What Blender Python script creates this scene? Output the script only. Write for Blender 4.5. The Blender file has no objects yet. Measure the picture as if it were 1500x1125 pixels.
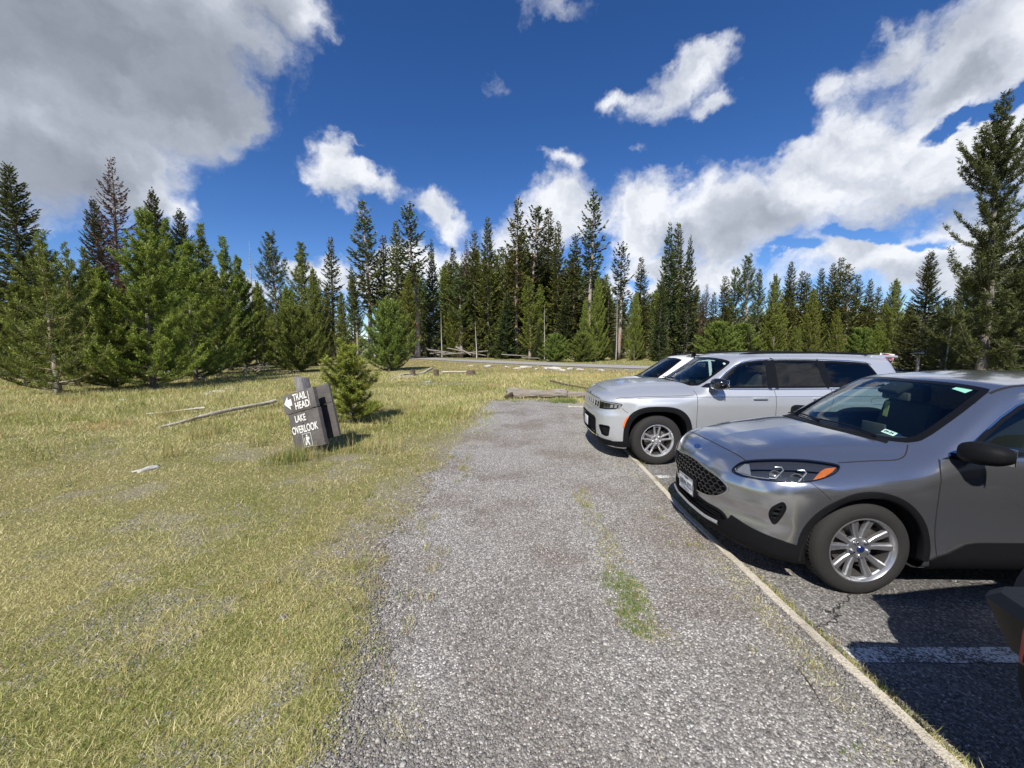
import bpy, bmesh, math, random
import numpy as np
from mathutils import Vector, Matrix, noise as mnoise
from mathutils.bvhtree import BVHTree
from mathutils.geometry import delaunay_2d_cdt

R = math.radians
scene = bpy.context.scene
COL = scene.collection
random.seed(7)
RNG = np.random.default_rng(7)

# ------------------------------------------------------------------ camera
CAM_H, PITCH, FOC = 1.82, R(5.6), 563.0      # metres, tilt below level, focal length in units of a 1500 wide frame
cam_d = bpy.data.cameras.new('camera'); cam = bpy.data.objects.new('camera', cam_d); COL.objects.link(cam)
cam.location = (0, 0, CAM_H); cam.rotation_euler = (R(90) - PITCH, 0, 0)
cam_d.sensor_width = 36.0; cam_d.sensor_fit = 'HORIZONTAL'; cam_d.lens = 36.0 * FOC / 1500.0
cam_d.clip_start = 0.02; cam_d.clip_end = 6000
scene.camera = cam
CP, SP = math.cos(PITCH), math.sin(PITCH)

def ray(px, py):
    u, v = (px - 750) / FOC, (py - 562.5) / FOC
    return Vector((u, CP - v * SP, -SP - v * CP))
def ground(px, py, z=0.0):
    d = ray(px, py); t = (z - CAM_H) / d.z
    return Vector((0, 0, CAM_H)) + d * t
def at(px, py, Y):
    d = ray(px, py); return Vector((0, 0, CAM_H)) + d * (Y / d.y)

# ------------------------------------------------------------------ object helpers
def tag(o, label=None, cat=None, group=None, kind=None):
    if label: o['label'] = label
    if cat: o['category'] = cat
    if group: o['group'] = group
    if kind: o['kind'] = kind
    return o
def thing(name, label, cat, loc=(0, 0, 0), rz=0, group=None):
    o = bpy.data.objects.new(name, None); COL.objects.link(o)
    o.location = loc; o.rotation_euler = (0, 0, rz); o.empty_display_size = .2
    return tag(o, label, cat, group)
def link(name, me, mat=None, parent=None, smooth=True):
    o = bpy.data.objects.new(name, me); COL.objects.link(o)
    if mat is not None and not me.materials:
        for m in (mat if isinstance(mat, (list, tuple)) else [mat]): me.materials.append(m)
    if parent is not None: o.parent = parent
    if smooth: me.shade_smooth()
    return o
def np_mesh(name, V, loops, starts, totals):
    me = bpy.data.meshes.new(name)
    me.vertices.add(len(V)); me.vertices.foreach_set('co', np.ascontiguousarray(V, np.float32).ravel())
    me.loops.add(len(loops)); me.loops.foreach_set('vertex_index', np.ascontiguousarray(loops, np.int32))
    me.polygons.add(len(starts)); me.polygons.foreach_set('loop_start', np.ascontiguousarray(starts, np.int32))
    me.polygons.foreach_set('loop_total', np.ascontiguousarray(totals, np.int32))
    me.update(calc_edges=True); return me
def faces_mesh(name, V, F):
    F = np.asarray(F); k = F.shape[1]
    return np_mesh(name, V, F.ravel(), np.arange(len(F)) * k, np.full(len(F), k))
def set_col(me, C, name='col'):
    a = me.color_attributes.new(name, 'FLOAT_COLOR', 'POINT')
    C = np.asarray(C, np.float32)
    if C.shape[1] == 3: C = np.hstack([C, np.ones((len(C), 1), np.float32)])
    a.data.foreach_set('color', C.ravel())

class MB:
    """collects simple shapes into one mesh"""
    def __init__(s): s.v = []; s.f = []
    def add(s, vs, fs, M=None):
        n = len(s.v)
        s.v += [tuple(M @ Vector(v)) if M is not None else tuple(v) for v in vs]
        s.f += [tuple(i + n for i in f) for f in fs]; return s
    def box(s, c, d, M=None, bev=0.0):
        x, y, z = d[0] / 2, d[1] / 2, d[2] / 2
        if bev <= 0:
            vs = [(c[0] + i * x, c[1] + j * y, c[2] + k * z) for i in (-1, 1) for j in (-1, 1) for k in (-1, 1)]
            fs = [(0, 1, 3, 2), (4, 6, 7, 5), (0, 4, 5, 1), (2, 3, 7, 6), (0, 2, 6, 4), (1, 5, 7, 3)]
            return s.add(vs, fs, M)
        bm = bmesh.new(); bmesh.ops.create_cube(bm, size=1)
        for v in bm.verts: v.co = Vector((c[0] + v.co.x * d[0], c[1] + v.co.y * d[1], c[2] + v.co.z * d[2]))
        bmesh.ops.bevel(bm, geom=bm.edges[:], offset=bev, segments=2, affect='EDGES', profile=.5)
        bm.verts.index_update()
        s.add([v.co[:] for v in bm.verts], [[v.index for v in f.verts] for f in bm.faces], M); bm.free(); return s
    def tube(s, pts, rad, n=8, cap=True, M=None, squash=1.0):
        pts = [Vector(p) for p in pts]; m = len(pts)
        if not hasattr(rad, '__len__'): rad = [rad] * m
        vs = []; fs = []; prev = None
        for i, p in enumerate(pts):
            t = (pts[min(i + 1, m - 1)] - pts[max(i - 1, 0)]).normalized()
            if prev is None:
                a = Vector((0, 0, 1)) if abs(t.z) < .9 else Vector((1, 0, 0))
                nx = t.cross(a).normalized()
            else: nx = (prev - t * prev.dot(t)).normalized()
            prev = nx; ny = t.cross(nx)
            for k in range(n):
                a = 2 * math.pi * k / n
                vs.append(p + (nx * math.cos(a) + ny * math.sin(a) * squash) * rad[i])
        for i in range(m - 1):
            for k in range(n):
                k2 = (k + 1) % n
                fs.append((i * n + k, i * n + k2, (i + 1) * n + k2, (i + 1) * n + k))
        if cap: fs.append(tuple(range(n))[::-1]); fs.append(tuple(range((m - 1) * n, m * n)))
        return s.add(vs, fs, M)
    def lathe(s, prof, n=48, M=None):
        """profile (r, y) spun round the y axis"""
        m = len(prof); vs = []; fs = []
        for (r, y) in prof:
            for k in range(n):
                a = 2 * math.pi * k / n; vs.append((r * math.cos(a), y, r * math.sin(a)))
        for i in range(m - 1):
            for k in range(n):
                k2 = (k + 1) % n
                fs.append((i * n + k, (i + 1) * n + k, (i + 1) * n + k2, i * n + k2))
        return s.add(vs, fs, M)
    def prism(s, poly, y0, y1, M=None):
        """polygon in x,z extruded along y"""
        n = len(poly)
        vs = [(p[0], y0, p[1]) for p in poly] + [(p[0], y1, p[1]) for p in poly]
        fs = [tuple(range(n)), tuple(range(2 * n - 1, n - 1, -1))] + [(i, i + n, (i + 1) % n + n, (i + 1) % n) for i in range(n)]
        return s.add(vs, fs, M)
    def mesh(s, name):
        me = bpy.data.meshes.new(name); me.from_pydata([tuple(v) for v in s.v], [], s.f); me.update()
        return me
    def build(s, name, mat, parent=None, smooth=True, bevel=0):
        bm = bmesh.new(); me = s.mesh(name); bm.from_mesh(me)
        bmesh.ops.recalc_face_normals(bm, faces=bm.faces); bm.to_mesh(me); bm.free()
        o = link(name, me, mat, parent, smooth)
        if smooth: sharp(me, 40)
        return o
def sharp(me, deg):
    me.set_sharp_from_angle(angle=R(deg))

# value noise on numpy arrays
def _h(ix, iy, s):
    n = (ix.astype(np.int64) * 374761393 + iy.astype(np.int64) * 668265263 + s * 2147483647) & 0xFFFFFFFF
    n = ((n ^ (n >> 13)) * 1274126177) & 0xFFFFFFFF
    return ((n ^ (n >> 16)) & 0xFFFFFF) / float(0xFFFFFF)
def vnoise(x, y, s=0):
    x = np.asarray(x, float); y = np.asarray(y, float)
    ix = np.floor(x); iy = np.floor(y); fx = x - ix; fy = y - iy
    fx = fx * fx * (3 - 2 * fx); fy = fy * fy * (3 - 2 * fy)
    a = _h(ix, iy, s); b = _h(ix + 1, iy, s); c = _h(ix, iy + 1, s); d = _h(ix + 1, iy + 1, s)
    return (a * (1 - fx) + b * fx) * (1 - fy) + (c * (1 - fx) + d * fx) * fy
def fbm(x, y, s=0, o=4):
    r = 0; a = .5; t = 0
    for i in range(o): r = r + a * vnoise(x * 2 ** i, y * 2 ** i, s + i * 17); t += a; a *= .5
    return r / t
def sstep(a, b, x):
    t = np.clip((x - a) / (b - a), 0, 1); return t * t * (3 - 2 * t)

# ------------------------------------------------------------------ material helpers
class NT:
    def __init__(s, tree): s.t = tree; s.n = tree.nodes; s.l = tree.links
    def node(s, ty, **kw):
        n = s.n.new(ty)
        for k, v in kw.items(): setattr(n, k, v)
        return n
    def put(s, sock, v):
        if isinstance(v, bpy.types.NodeSocket): s.l.new(v, sock)
        elif v is not None: sock.default_value = v
    def math(s, op, a, b=None, c=None, clamp=False):
        n = s.node('ShaderNodeMath', operation=op, use_clamp=clamp)
        s.put(n.inputs[0], a)
        if b is not None: s.put(n.inputs[1], b)
        if c is not None: s.put(n.inputs[2], c)
        return n.outputs[0]
    def vmath(s, op, a, b=None, scale=None):
        n = s.node('ShaderNodeVectorMath', operation=op); s.put(n.inputs[0], a)
        if b is not None: s.put(n.inputs[1], b)
        if scale is not None: s.put(n.inputs['Scale'], scale)
        return n.outputs['Value'] if op in ('LENGTH', 'DOT_PRODUCT', 'DISTANCE') else n.outputs[0]
    def mix(s, f, a, b, blend='MIX'):
        n = s.node('ShaderNodeMix', data_type='RGBA', blend_type=blend, clamp_factor=True)
        s.put(n.inputs[0], f); s.put(n.inputs[6], rgba(a)); s.put(n.inputs[7], rgba(b)); return n.outputs[2]
    def ramp(s, f, stops, interp='LINEAR'):
        n = s.node('ShaderNodeValToRGB'); e = n.color_ramp.elements; n.color_ramp.interpolation = interp
        while len(e) < len(stops): e.new(.5)
        for i, (p, c) in enumerate(stops): e[i].position = p; e[i].color = rgba(c) if not isinstance(c, float) else (c, c, c, 1)
        s.put(n.inputs[0], f); return n.outputs[0]
    def noise(s, vec, scale, detail=4, rough=.55, out=0, dist=0):
        n = s.node('ShaderNodeTexNoise'); s.put(n.inputs['Vector'], vec); n.inputs['Scale'].default_value = scale
        n.inputs['Detail'].default_value = detail; n.inputs['Roughness'].default_value = rough; n.inputs['Distortion'].default_value = dist
        return n.outputs[out]
    def smooth(s, v, a, b, lo=0.0, hi=1.0):
        n = s.node('ShaderNodeMapRange', interpolation_type='SMOOTHSTEP'); s.put(n.inputs[0], v)
        n.inputs[1].default_value = a; n.inputs[2].default_value = b; n.inputs[3].default_value = lo; n.inputs[4].default_value = hi
        return n.outputs[0]
def rgba(c):
    if isinstance(c, bpy.types.NodeSocket) or c is None: return c
    if isinstance(c, (int, float)): return (c, c, c, 1)
    return tuple(c) if len(c) == 4 else tuple(c) + (1,)
def new_mat(name):
    m = bpy.data.materials.new(name); m.use_nodes = True; t = NT(m.node_tree)
    b = m.node_tree.nodes['Principled BSDF']; return m, t, b
def bump(t, b, h, strength=.3, dist=.01):
    n = t.node('ShaderNodeBump'); n.inputs['Strength'].default_value = strength; n.inputs['Distance'].default_value = dist
    t.put(n.inputs['Height'], h); t.l.new(n.outputs[0], b.inputs['Normal']); return n
def plain(name, col, rough=.5, metal=0, coat=0, var=.12, vs=30, spec=.5, bmp=0):
    m, t, b = new_mat(name)
    co = t.node('ShaderNodeTexCoord').outputs['Object']
    n = t.noise(co, vs, 4)
    b.inputs['Roughness'].default_value = rough; b.inputs['Metallic'].default_value = metal
    b.inputs['Coat Weight'].default_value = coat; b.inputs['Coat Roughness'].default_value = .03
    b.inputs['Specular IOR Level'].default_value = spec
    dark = tuple(c * (1 - var) for c in col); lite = tuple(min(1, c * (1 + var)) for c in col)
    t.put(b.inputs['Base Color'], t.mix(n, dark, lite))
    t.put(b.inputs['Roughness'], t.math('MULTIPLY_ADD', n, .15, rough - .07, clamp=True))
    if bmp: bump(t, b, n, bmp, .004)
    return m

# ------------------------------------------------------------------ sun, sky, clouds
SUN_EL = R(46); SH = Vector((.30, .954))         # shadows fall along SH on the ground
sd = bpy.data.lights.new('sun', 'SUN'); sun = bpy.data.objects.new('sun', sd); COL.objects.link(sun)
sd.energy = 4.9; sd.angle = R(.53); sd.color = (1, .955, .88)
ldir = Vector((SH.x * math.cos(SUN_EL), SH.y * math.cos(SUN_EL), -math.sin(SUN_EL)))
sun.rotation_euler = ldir.to_track_quat('-Z', 'Y').to_euler()

w = bpy.data.worlds.new('World'); scene.world = w; w.use_nodes = True
t = NT(w.node_tree); bg = w.node_tree.nodes['Background']
sky = t.node('ShaderNodeTexSky', sky_type='NISHITA'); sky.sun_disc = False
sky.sun_elevation = SUN_EL; sky.sun_rotation = math.atan2(-SH.x, -SH.y) % (2 * math.pi)
sky.altitude = 2400; sky.air_density = 1.0; sky.dust_density = .25; sky.ozone_density = 2.5
gen = t.node('ShaderNodeTexCoord').outputs['Generated']
hs = t.node('ShaderNodeHueSaturation'); hs.inputs['Saturation'].default_value = 1.27; hs.inputs['Value'].default_value = 1.04; hs.inputs['Hue'].default_value = .510
t.l.new(sky.outputs[0], hs.inputs['Color'])
sep = t.node('ShaderNodeSeparateXYZ'); t.l.new(gen, sep.inputs[0])
den = t.math('MAXIMUM', t.math('ADD', sep.outputs[1], 1.0), .08)
cmb = t.node('ShaderNodeCombineXYZ')
t.put(cmb.inputs[0], t.math('DIVIDE', sep.outputs[0], den)); t.put(cmb.inputs[1], t.math('DIVIDE', sep.outputs[2], den))
P0 = cmb.outputs[0]                              # the sky laid out round the northern horizon point (stereographic)
wn = t.vmath('SUBTRACT', t.noise(P0, 5.0, 6, .6, out=1), (.5, .5, .5))
P1 = t.vmath('ADD', P0, t.vmath('SCALE', wn, scale=.16))
wn2 = t.vmath('SUBTRACT', t.noise(P0, 24.0, 5, .65, out=1), (.5, .5, .5))
P1 = t.vmath('ADD', P1, t.vmath('SCALE', wn2, scale=.035))
def stereo(px, py):
    d = ray(px, py).normalized(); return Vector((d.x / (1 + d.y), d.z / (1 + d.y)))
def blob_field(blobs, P):
    f = None
    for (px, py, rx, ry, rot, k) in blobs:
        c = stereo(px, py); sx = (stereo(px + 5, py) - c).length / 5; sy = (stereo(px, py + 5) - c).length / 5
        m = t.node('ShaderNodeMapping', vector_type='TEXTURE'); t.put(m.inputs[0], P)
        m.inputs['Location'].default_value = (c.x, c.y, 0); m.inputs['Rotation'].default_value = (0, 0, R(rot))
        m.inputs['Scale'].default_value = (rx * sx, ry * sy, 100)
        q = t.math('MULTIPLY_ADD', t.vmath('LENGTH', m.outputs[0]), -k, k)
        f = q if f is None else t.math('SMOOTH_MAX', f, q, .15)
    return f

DENS = 1.0
CARRES = .018

# centre x, centre y, half width, half height, tilt (deg, anticlockwise), strength
CLOUDS = [
 (60, 60, 400, 230, 0, 1.3), (280, 55, 165, 130, 10, 1.1), (175, 250, 172, 105, -12, 1.1), (395, 15, 90, 80, 20, .85),
 (20, 190, 200, 150, 0, 1.0), (300, 170, 90, 70, 0, .8), (300, 300, 60, 35, -10, .6),
 (515, 275, 80, 40, -12, 1.0), (480, 240, 45, 30, 0, .8), (560, 285, 50, 28, -20, .8), (640, 325, 60, 32, -18, .75), (505, 222, 70, 12, 0, .35),
 (450, 385, 120, 36, 0, .95), (60, 325, 30, 10, 0, .5), (240, 300, 130, 42, -6, .9), (350, 190, 40, 40, 0, .6),
 (970, 135, 75, 52, 25, .85), (1010, 100, 30, 45, 60, .6), (1020, 160, 40, 28, 0, .7), (905, 150, 40, 22, 0, .5),
 (838, 243, 42, 25, 0, .62), (820, 5, 70, 34, 0, .34), (725, 120, 20, 22, 0, .16), (940, 225, 25, 16, 0, .3),
 (820, 310, 80, 50, 25, .9), (760, 350, 90, 50, 0, .9), (950, 310, 110, 62, 0, 1.0), (1060, 330, 120, 85, 0, 1.0),
 (1180, 270, 150, 90, 30, 1.1), (1330, 230, 190, 110, 25, 1.2), (1480, 60, 260, 110, 22, 1.2), (1200, 150, 60, 38, 40, .7),
 (1440, 350, 150, 100, 0, .9), (1280, 385, 230, 55, 0, .95), (960, 395, 220, 50, 0, .95), (1600, 150, 200, 200, 0, 1.),
 (1230, 210, 70, 60, 30, .9), (1340, 60, 90, 60, 40, .9), (700, 395, 130, 45, 0, .95), (340, 425, 90, 36, 0, .8), (590, 400, 120, 34, 0, .85),
 (-400, 300, 380, 200, 0, .9), (1900, 350, 300, 200, 0, .8),
]
HOLES = [(1430, 165, 60, 14, 12, .8), (1250, 352, 32, 9, -8, .6), (1160, 375, 26, 6, 0, .5), (1330, 362, 20, 7, 0, .5), (925, 400, 24, 12, 0, .7), (860, 385, 28, 18, 0, .5), (400, 330, 55, 50, 0, .5), (1120, 200, 50, 30, 30, .5)]
DARKS = [
 (60, 60, 520, 260, 8, 1.0), (290, 120, 230, 210, 20, .95), (40, 250, 300, 130, -10, 1.0), (370, 40, 110, 110, 0, .75), (170, 90, 160, 60, 10, .5),
 (1110, 345, 130, 60, -12, .9), (1010, 340, 90, 40, 0, .6), (1260, 330, 140, 60, 20, .6), (1400, 290, 130, 40, 20, .55), (1420, 110, 210, 60, 18, .55), (1480, 20, 160, 90, 0, .5),
 (1480, 380, 110, 60, 0, .5), (530, 300, 80, 26, -10, .5), (830, 8, 80, 18, 0, .6), (1340, 400, 180, 30, 0, .5), (980, 380, 140, 30, 0, .45), (600, 370, 60, 20, 0, .4),
]
HOLES = [h[:5] + (h[5] * 1.0,) for h in HOLES]
field = blob_field(CLOUDS, P1); hole = blob_field(HOLES, P1); dark = blob_field(DARKS, P1)
b1 = t.noise(P0, 7.0, 9, .6); b2 = t.noise(P1, 20.0, 7, .6)
generic = t.math('SUBTRACT', t.smooth(t.noise(P0, 1.1, 3, .5), .42, .62, -.6, .5), t.math('MULTIPLY', t.smooth(sep.outputs[2], .55, .8), .55))
behind = t.smooth(sep.outputs[1], -.1, .25, 1, 0)                      # beyond the picture's sky: broken cloud everywhere
overhead = t.smooth(sep.outputs[2], .62, .8, 0, 1)
other = t.math('MAXIMUM', behind, overhead)
fld = t.math('ADD', t.math('MULTIPLY', field, t.math('SUBTRACT', 1.0, other)), t.math('MULTIPLY', generic, other))
dens = t.math('ADD', fld, t.math('MULTIPLY_ADD', b1, 1.15, -.575))
dens = t.math('ADD', dens, t.math('MULTIPLY_ADD', b2, .80, -.40))
dens = t.math('SUBTRACT', dens, t.math('MULTIPLY', t.smooth(t.math('ADD', hole, t.math('MULTIPLY_ADD', b2, .8, -.4)), -.7, 1.0), 1.15))
alpha = t.math('MULTIPLY', t.smooth(dens, .0, .54), .97)
# relief: the billow noise here against the same noise a little towards the sun
P2 = t.vmath('ADD', P1, (-.006, .02, 0))
r1 = t.noise(P1, 10.0, 6, .52); r2 = t.noise(P2, 10.0, 6, .52)
relief = t.math('MULTIPLY', t.math('SUBTRACT', r1, r2), t.math('SUBTRACT', 2.3, t.math('MULTIPLY', t.smooth(dark, 0, .8), 1.5)))
edge = t.smooth(dens, .05, .8, .0, 1.0)
dk = t.math('ADD', t.math('MULTIPLY', t.smooth(dark, .0, .8), .66), t.math('MULTIPLY', edge, .16))
dk = t.math('ADD', dk, t.math('MULTIPLY_ADD', t.noise(P1, 3.0, 4, .5), .9, -.42))
dk = t.math('SUBTRACT', dk, relief, clamp=True)
ccol = t.ramp(dk, [(0, (7.2, 7.35, 7.7)), (.3, (5.2, 5.5, 6.1)), (.65, (3.5, 3.8, 4.4)), (1, (2.15, 2.4, 2.85))])
col = t.mix(alpha, hs.outputs[0], ccol)
# a thin brightening towards the horizon is the sky texture's own
t.l.new(col, bg.inputs['Color']); bg.inputs['Strength'].default_value = .1
w.cycles.sampling_method = 'MANUAL'; w.cycles.sample_map_resolution = 512

vs_ = scene.view_settings; vs_.view_transform = 'Standard'; vs_.look = 'None'; vs_.gamma = 1; vs_.exposure = .40

# ------------------------------------------------------------------ ground: masks shared by the sheets, the grass and the stones
EDGE = [(1.0, -.72), (1.57, -.77), (2.46, -.95), (3.35, -1.18), (4.27, -1.12), (5.48, -1.1), (7.64, -.97), (9.9, -.89), (12.6, -.75), (12.9, -.4)]
CURB = [(-6, 1.93), (1.5, 1.9), (2.34, 1.875), (4.0, 1.86), (5.53, 1.93), (8, 2.03), (11.4, 2.18)]
def edge_x(y): return np.interp(y, [p[0] for p in EDGE], [p[1] for p in EDGE])
def curb_x(y): return np.interp(y, [p[0] for p in CURB], [p[1] for p in CURB])
ROAD = [(-60, 150), (-40, 96), (-25, 74), (-12, 56), (0, 43), (9, 34), (20, 29), (45, 26), (90, 24)]
def road_d(x, y):
    """signed distance-like offset beyond the road's centre line"""
    rx = [p[0] for p in ROAD]; ry = [p[1] for p in ROAD]
    yc = np.interp(x, rx, ry); dx = 1.0
    sl = (np.interp(x + dx, rx, ry) - np.interp(x - dx, rx, ry)) / 2
    return (y - yc) / np.sqrt(1 + sl * sl)
def path_in(x, y, j=.0):
    """>0 inside the gravel"""
    n = (fbm(x * 1.7, y * 1.7, 3, 5) - .5) * .9 + (fbm(x * 9, y * 9, 5, 3) - .5) * .5
    d = x - edge_x(y) + n * .55
    d = np.minimum(d, (12.75 - y) + n)
    return d
def grass_cover(x, y):
    """0..1 how much grass grows here"""
    x = np.asarray(x, float); y = np.asarray(y, float)
    d = path_in(x, y)
    g = sstep(.10, -.22, d) * (.62 + .38 * sstep(-.1, -.75, d + .5 * (fbm(x * 6, y * 6, 19, 3) - .5)))
    bare = fbm(x * 1.3, y * 1.3, 11, 5) + .22 * (fbm(x * 7, y * 7, 13, 3) - .5)
    track = np.exp(-((x + 2.35 + .12 * (y - 3)) / .42) ** 2) * sstep(1.6, 2.2, y) * sstep(7.0, 4.5, y)
    track2 = np.exp(-((x + 1.45) / .35) ** 2) * sstep(7.5, 4, y) * .7
    thr = .36 + .15 * track + .06 * track2 + .05 * sstep(-2.6, -1.0, x)
    g = g * (1 - .55 * sstep(thr + .10, thr - .09, bare + .30 * (fbm(x * 17, y * 17, 15, 2) - .5)) * sstep(9, 6, y))
    # patches on the path
    def el(cx, cy, rx, ry, s): 
        q = np.sqrt(((x - cx) / rx) ** 2 + ((y - cy) / ry) ** 2) + (fbm(x * 5, y * 5, s, 4) - .5) * 1.5
        return sstep(1.1, .45, q)
    on = el(.83, 2.66, .17, .42, 21) + .75 * el(.85, 3.6, .14, .8, 23) + .25 * el(1.0, 2.2, .1, .3, 25) + .3 * el(-.55, 1.75, .15, .2, 27) + .6 * el(-.62, 9, .25, 2.5, 29)
    cx = curb_x(y)
    strip = np.exp(-((x - (cx - .13)) / .11) ** 2) * sstep(.5, .62, fbm(x * 2.0, y * 1.2, 31, 3)) * .75
    strip2 = np.exp(-((x - (cx + .085)) / .05) ** 2) * sstep(.36, .55, fbm(x * 3, y * 2.2, 33, 3)) * .9 * sstep(11.3, 11.0, y)
    inpath = sstep(-.2, .1, d) * (y < 12.6) * (x < cx - .01)
    g = np.where(x < cx, np.maximum(g * (x < cx - .02), inpath * np.clip(on + strip, 0, 1)), 0)
    g = np.maximum(g, strip2 * (x > cx + .055))
    lot = (x > cx + .16) & (y < 11.35)
    g = np.where(lot, 0, g)
    beyond = (y > 11.45) & ((x > cx) | (y > 12.9))
    far = np.where(beyond, 1.0, 0) * sstep(.33, .5, bare + .1)
    g = np.maximum(g, far)
    g = np.where((y > 11.3) & (y < 12.9) & (x > -.5) & (x < 1.5), g * .35, g)
    rd = road_d(x, y)
    g = g * (1 - sstep(2.9, 2.3, np.abs(rd)) * (y > 18))
    g = g * (1 - .85 * np.exp(-((rd + 3.6) / .55) ** 2) * sstep(.42, .56, fbm(x * .35, y * .35, 41, 3)) * (y > 18))
    dm = sstep(1.2, .6, np.hypot((x + 3.6) / 2.6, (y - 18.5) / .55)) * .9     # bare ring by the old fire pit
    g = g * (1 - dm)
    return np.clip(g, 0, 1)

# --- materials
def gravel_nodes(t, co, fine=100.):
    v = t.node('ShaderNodeTexVoronoi'); t.put(v.inputs['Vector'], co); v.inputs['Scale'].default_value = fine
    v.inputs['Randomness'].default_value = 1
    s2 = t.node('ShaderNodeSeparateColor'); t.l.new(v.outputs['Color'], s2.inputs[0])
    big = t.noise(co, .9, 5, .6); mid = t.noise(co, 6, 4, .6)
    stone = t.ramp(s2.outputs[0], [(0, (.105, .099, .090)), (.35, (.225, .214, .197)), (.7, (.35, .335, .31)), (.9, (.50, .48, .445)), (1, (.76, .73, .68))])
    tint = t.mix(t.smooth(big, .44, .64), (1.05, 1.04, 1.02), (.74, .66, .60))
    c = t.mix(1.0, stone, tint, 'MULTIPLY')
    c = t.mix(t.smooth(mid, .60, .78), c, (.13, .115, .10))
    gap = t.smooth(v.outputs['Distance'], .42, .75)
    c = t.mix(t.math('MULTIPLY', gap, .6), c, (.08, .072, .064))
    v2 = t.node('ShaderNodeTexVoronoi'); t.put(v2.inputs['Vector'], co); v2.inputs['Scale'].default_value = fine * .45
    s3 = t.node('ShaderNodeSeparateColor'); t.l.new(v2.outputs['Color'], s3.inputs[0])
    wht = t.math('MULTIPLY', t.smooth(s3.outputs[1], .86, .9), t.smooth(v2.outputs['Distance'], .32, .24))
    c = t.mix(wht, c, (.66, .64, .60))
    h = t.math('SUBTRACT', 1.0, v.outputs['Distance'])
    return c, h
def mat_gravel():
    m, t, b = new_mat('gravel_mat'); co = t.node('ShaderNodeNewGeometry').outputs['Position']
    c, h = gravel_nodes(t, co)
    t.put(b.inputs['Base Color'], c); b.inputs['Roughness'].default_value = .9; bump(t, b, h, .7, .007)
    return m
def mat_ground():
    m, t, b = new_mat('ground_mat'); co = t.node('ShaderNodeNewGeometry').outputs['Position']
    at_ = t.node('ShaderNodeAttribute', attribute_name='col'); s = t.node('ShaderNodeSeparateColor'); t.l.new(at_.outputs['Color'], s.inputs[0])
    gc, h = gravel_nodes(t, co, 60.)
    n1 = t.noise(co, .35, 5, .6); n2 = t.noise(co, 14, 6, .65); n3 = t.noise(co, 90, 3, .6)
    soil = t.mix(n2, (.14, .11, .07), (.32, .265, .17))
    thatch = t.mix(n2, (.13, .125, .040), (.34, .29, .12))
    thatch = t.mix(t.smooth(n1, .4, .65), thatch, (.27, .215, .085))
    thatch = t.mix(t.math('MULTIPLY', n3, .6), thatch, (.06, .06, .02))
    bare = t.mix(t.smooth(n2, .45, .6), gc, soil)
    c = t.mix(s.outputs[0], bare, thatch)
    t.put(b.inputs['Base Color'], c); b.inputs['Roughness'].default_value = .95
    bump(t, b, t.math('ADD', h, t.math('MULTIPLY', n2, 2)), .7, .015)
    return m
def mat_asphalt():
    m, t, b = new_mat('asphalt_mat'); co = t.node('ShaderNodeNewGeometry').outputs['Position']
    v = t.node('ShaderNodeTexVoronoi'); t.put(v.inputs['Vector'], co); v.inputs['Scale'].default_value = 85
    s2 = t.node('ShaderNodeSeparateColor'); t.l.new(v.outputs['Color'], s2.inputs[0])
    c = t.ramp(s2.outputs[0], [(0, (.055, .052, .049)), (.5, (.12, .115, .108)), (.82, (.20, .19, .178)), (1, (.38, .36, .33))])
    big = t.noise(co, 1.1, 5, .6); c = t.mix(t.smooth(big, .35, .7, 0, .55), c, (.055, .053, .052))
    # loose grit washed in along the curb
    sx = t.node('ShaderNodeSeparateXYZ'); t.l.new(co, sx.inputs[0])
    grit = t.math('MULTIPLY', t.smooth(t.math('ADD', sx.outputs[0], t.math('MULTIPLY', t.noise(co, 2, 5, .6), .9)), 3.3, 2.5), t.smooth(t.noise(co, 45, 3), .40, .55))
    gc, h = gravel_nodes(t, co, 75.); c = t.mix(t.math('MULTIPLY', grit, .75), c, gc)
    crack = t.node('ShaderNodeTexVoronoi', feature='DISTANCE_TO_EDGE'); t.put(crack.inputs['Vector'], t.vmath('ADD', co, t.vmath('SCALE', t.noise(co, 3, 4, .6, out=1), scale=.5))); crack.inputs['Scale'].default_value = .55
    c = t.mix(t.smooth(crack.outputs['Distance'], .006, .002), c, (.02, .02, .02))
    t.put(b.inputs['Base Color'], c); b.inputs['Roughness'].default_value = .88
    bump(t, b, t.math('ADD', h, s2.outputs[1]), .55, .008)
    return m
def mat_paint_line():
    m, t, b = new_mat('road_paint_mat'); co = t.node('ShaderNodeNewGeometry').outputs['Position']
    n = t.noise(co, 55, 5, .7); n2 = t.noise(co, 5, 4, .6)
    wear = t.smooth(t.math('ADD', n, t.math('MULTIPLY', n2, .5)), .70, .80)
    c = t.mix(wear, (.62, .62, .60), (.10, .096, .09))
    t.put(b.inputs['Base Color'], c); b.inputs['Roughness'].default_value = .8; bump(t, b, n, .4, .005); return m
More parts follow.
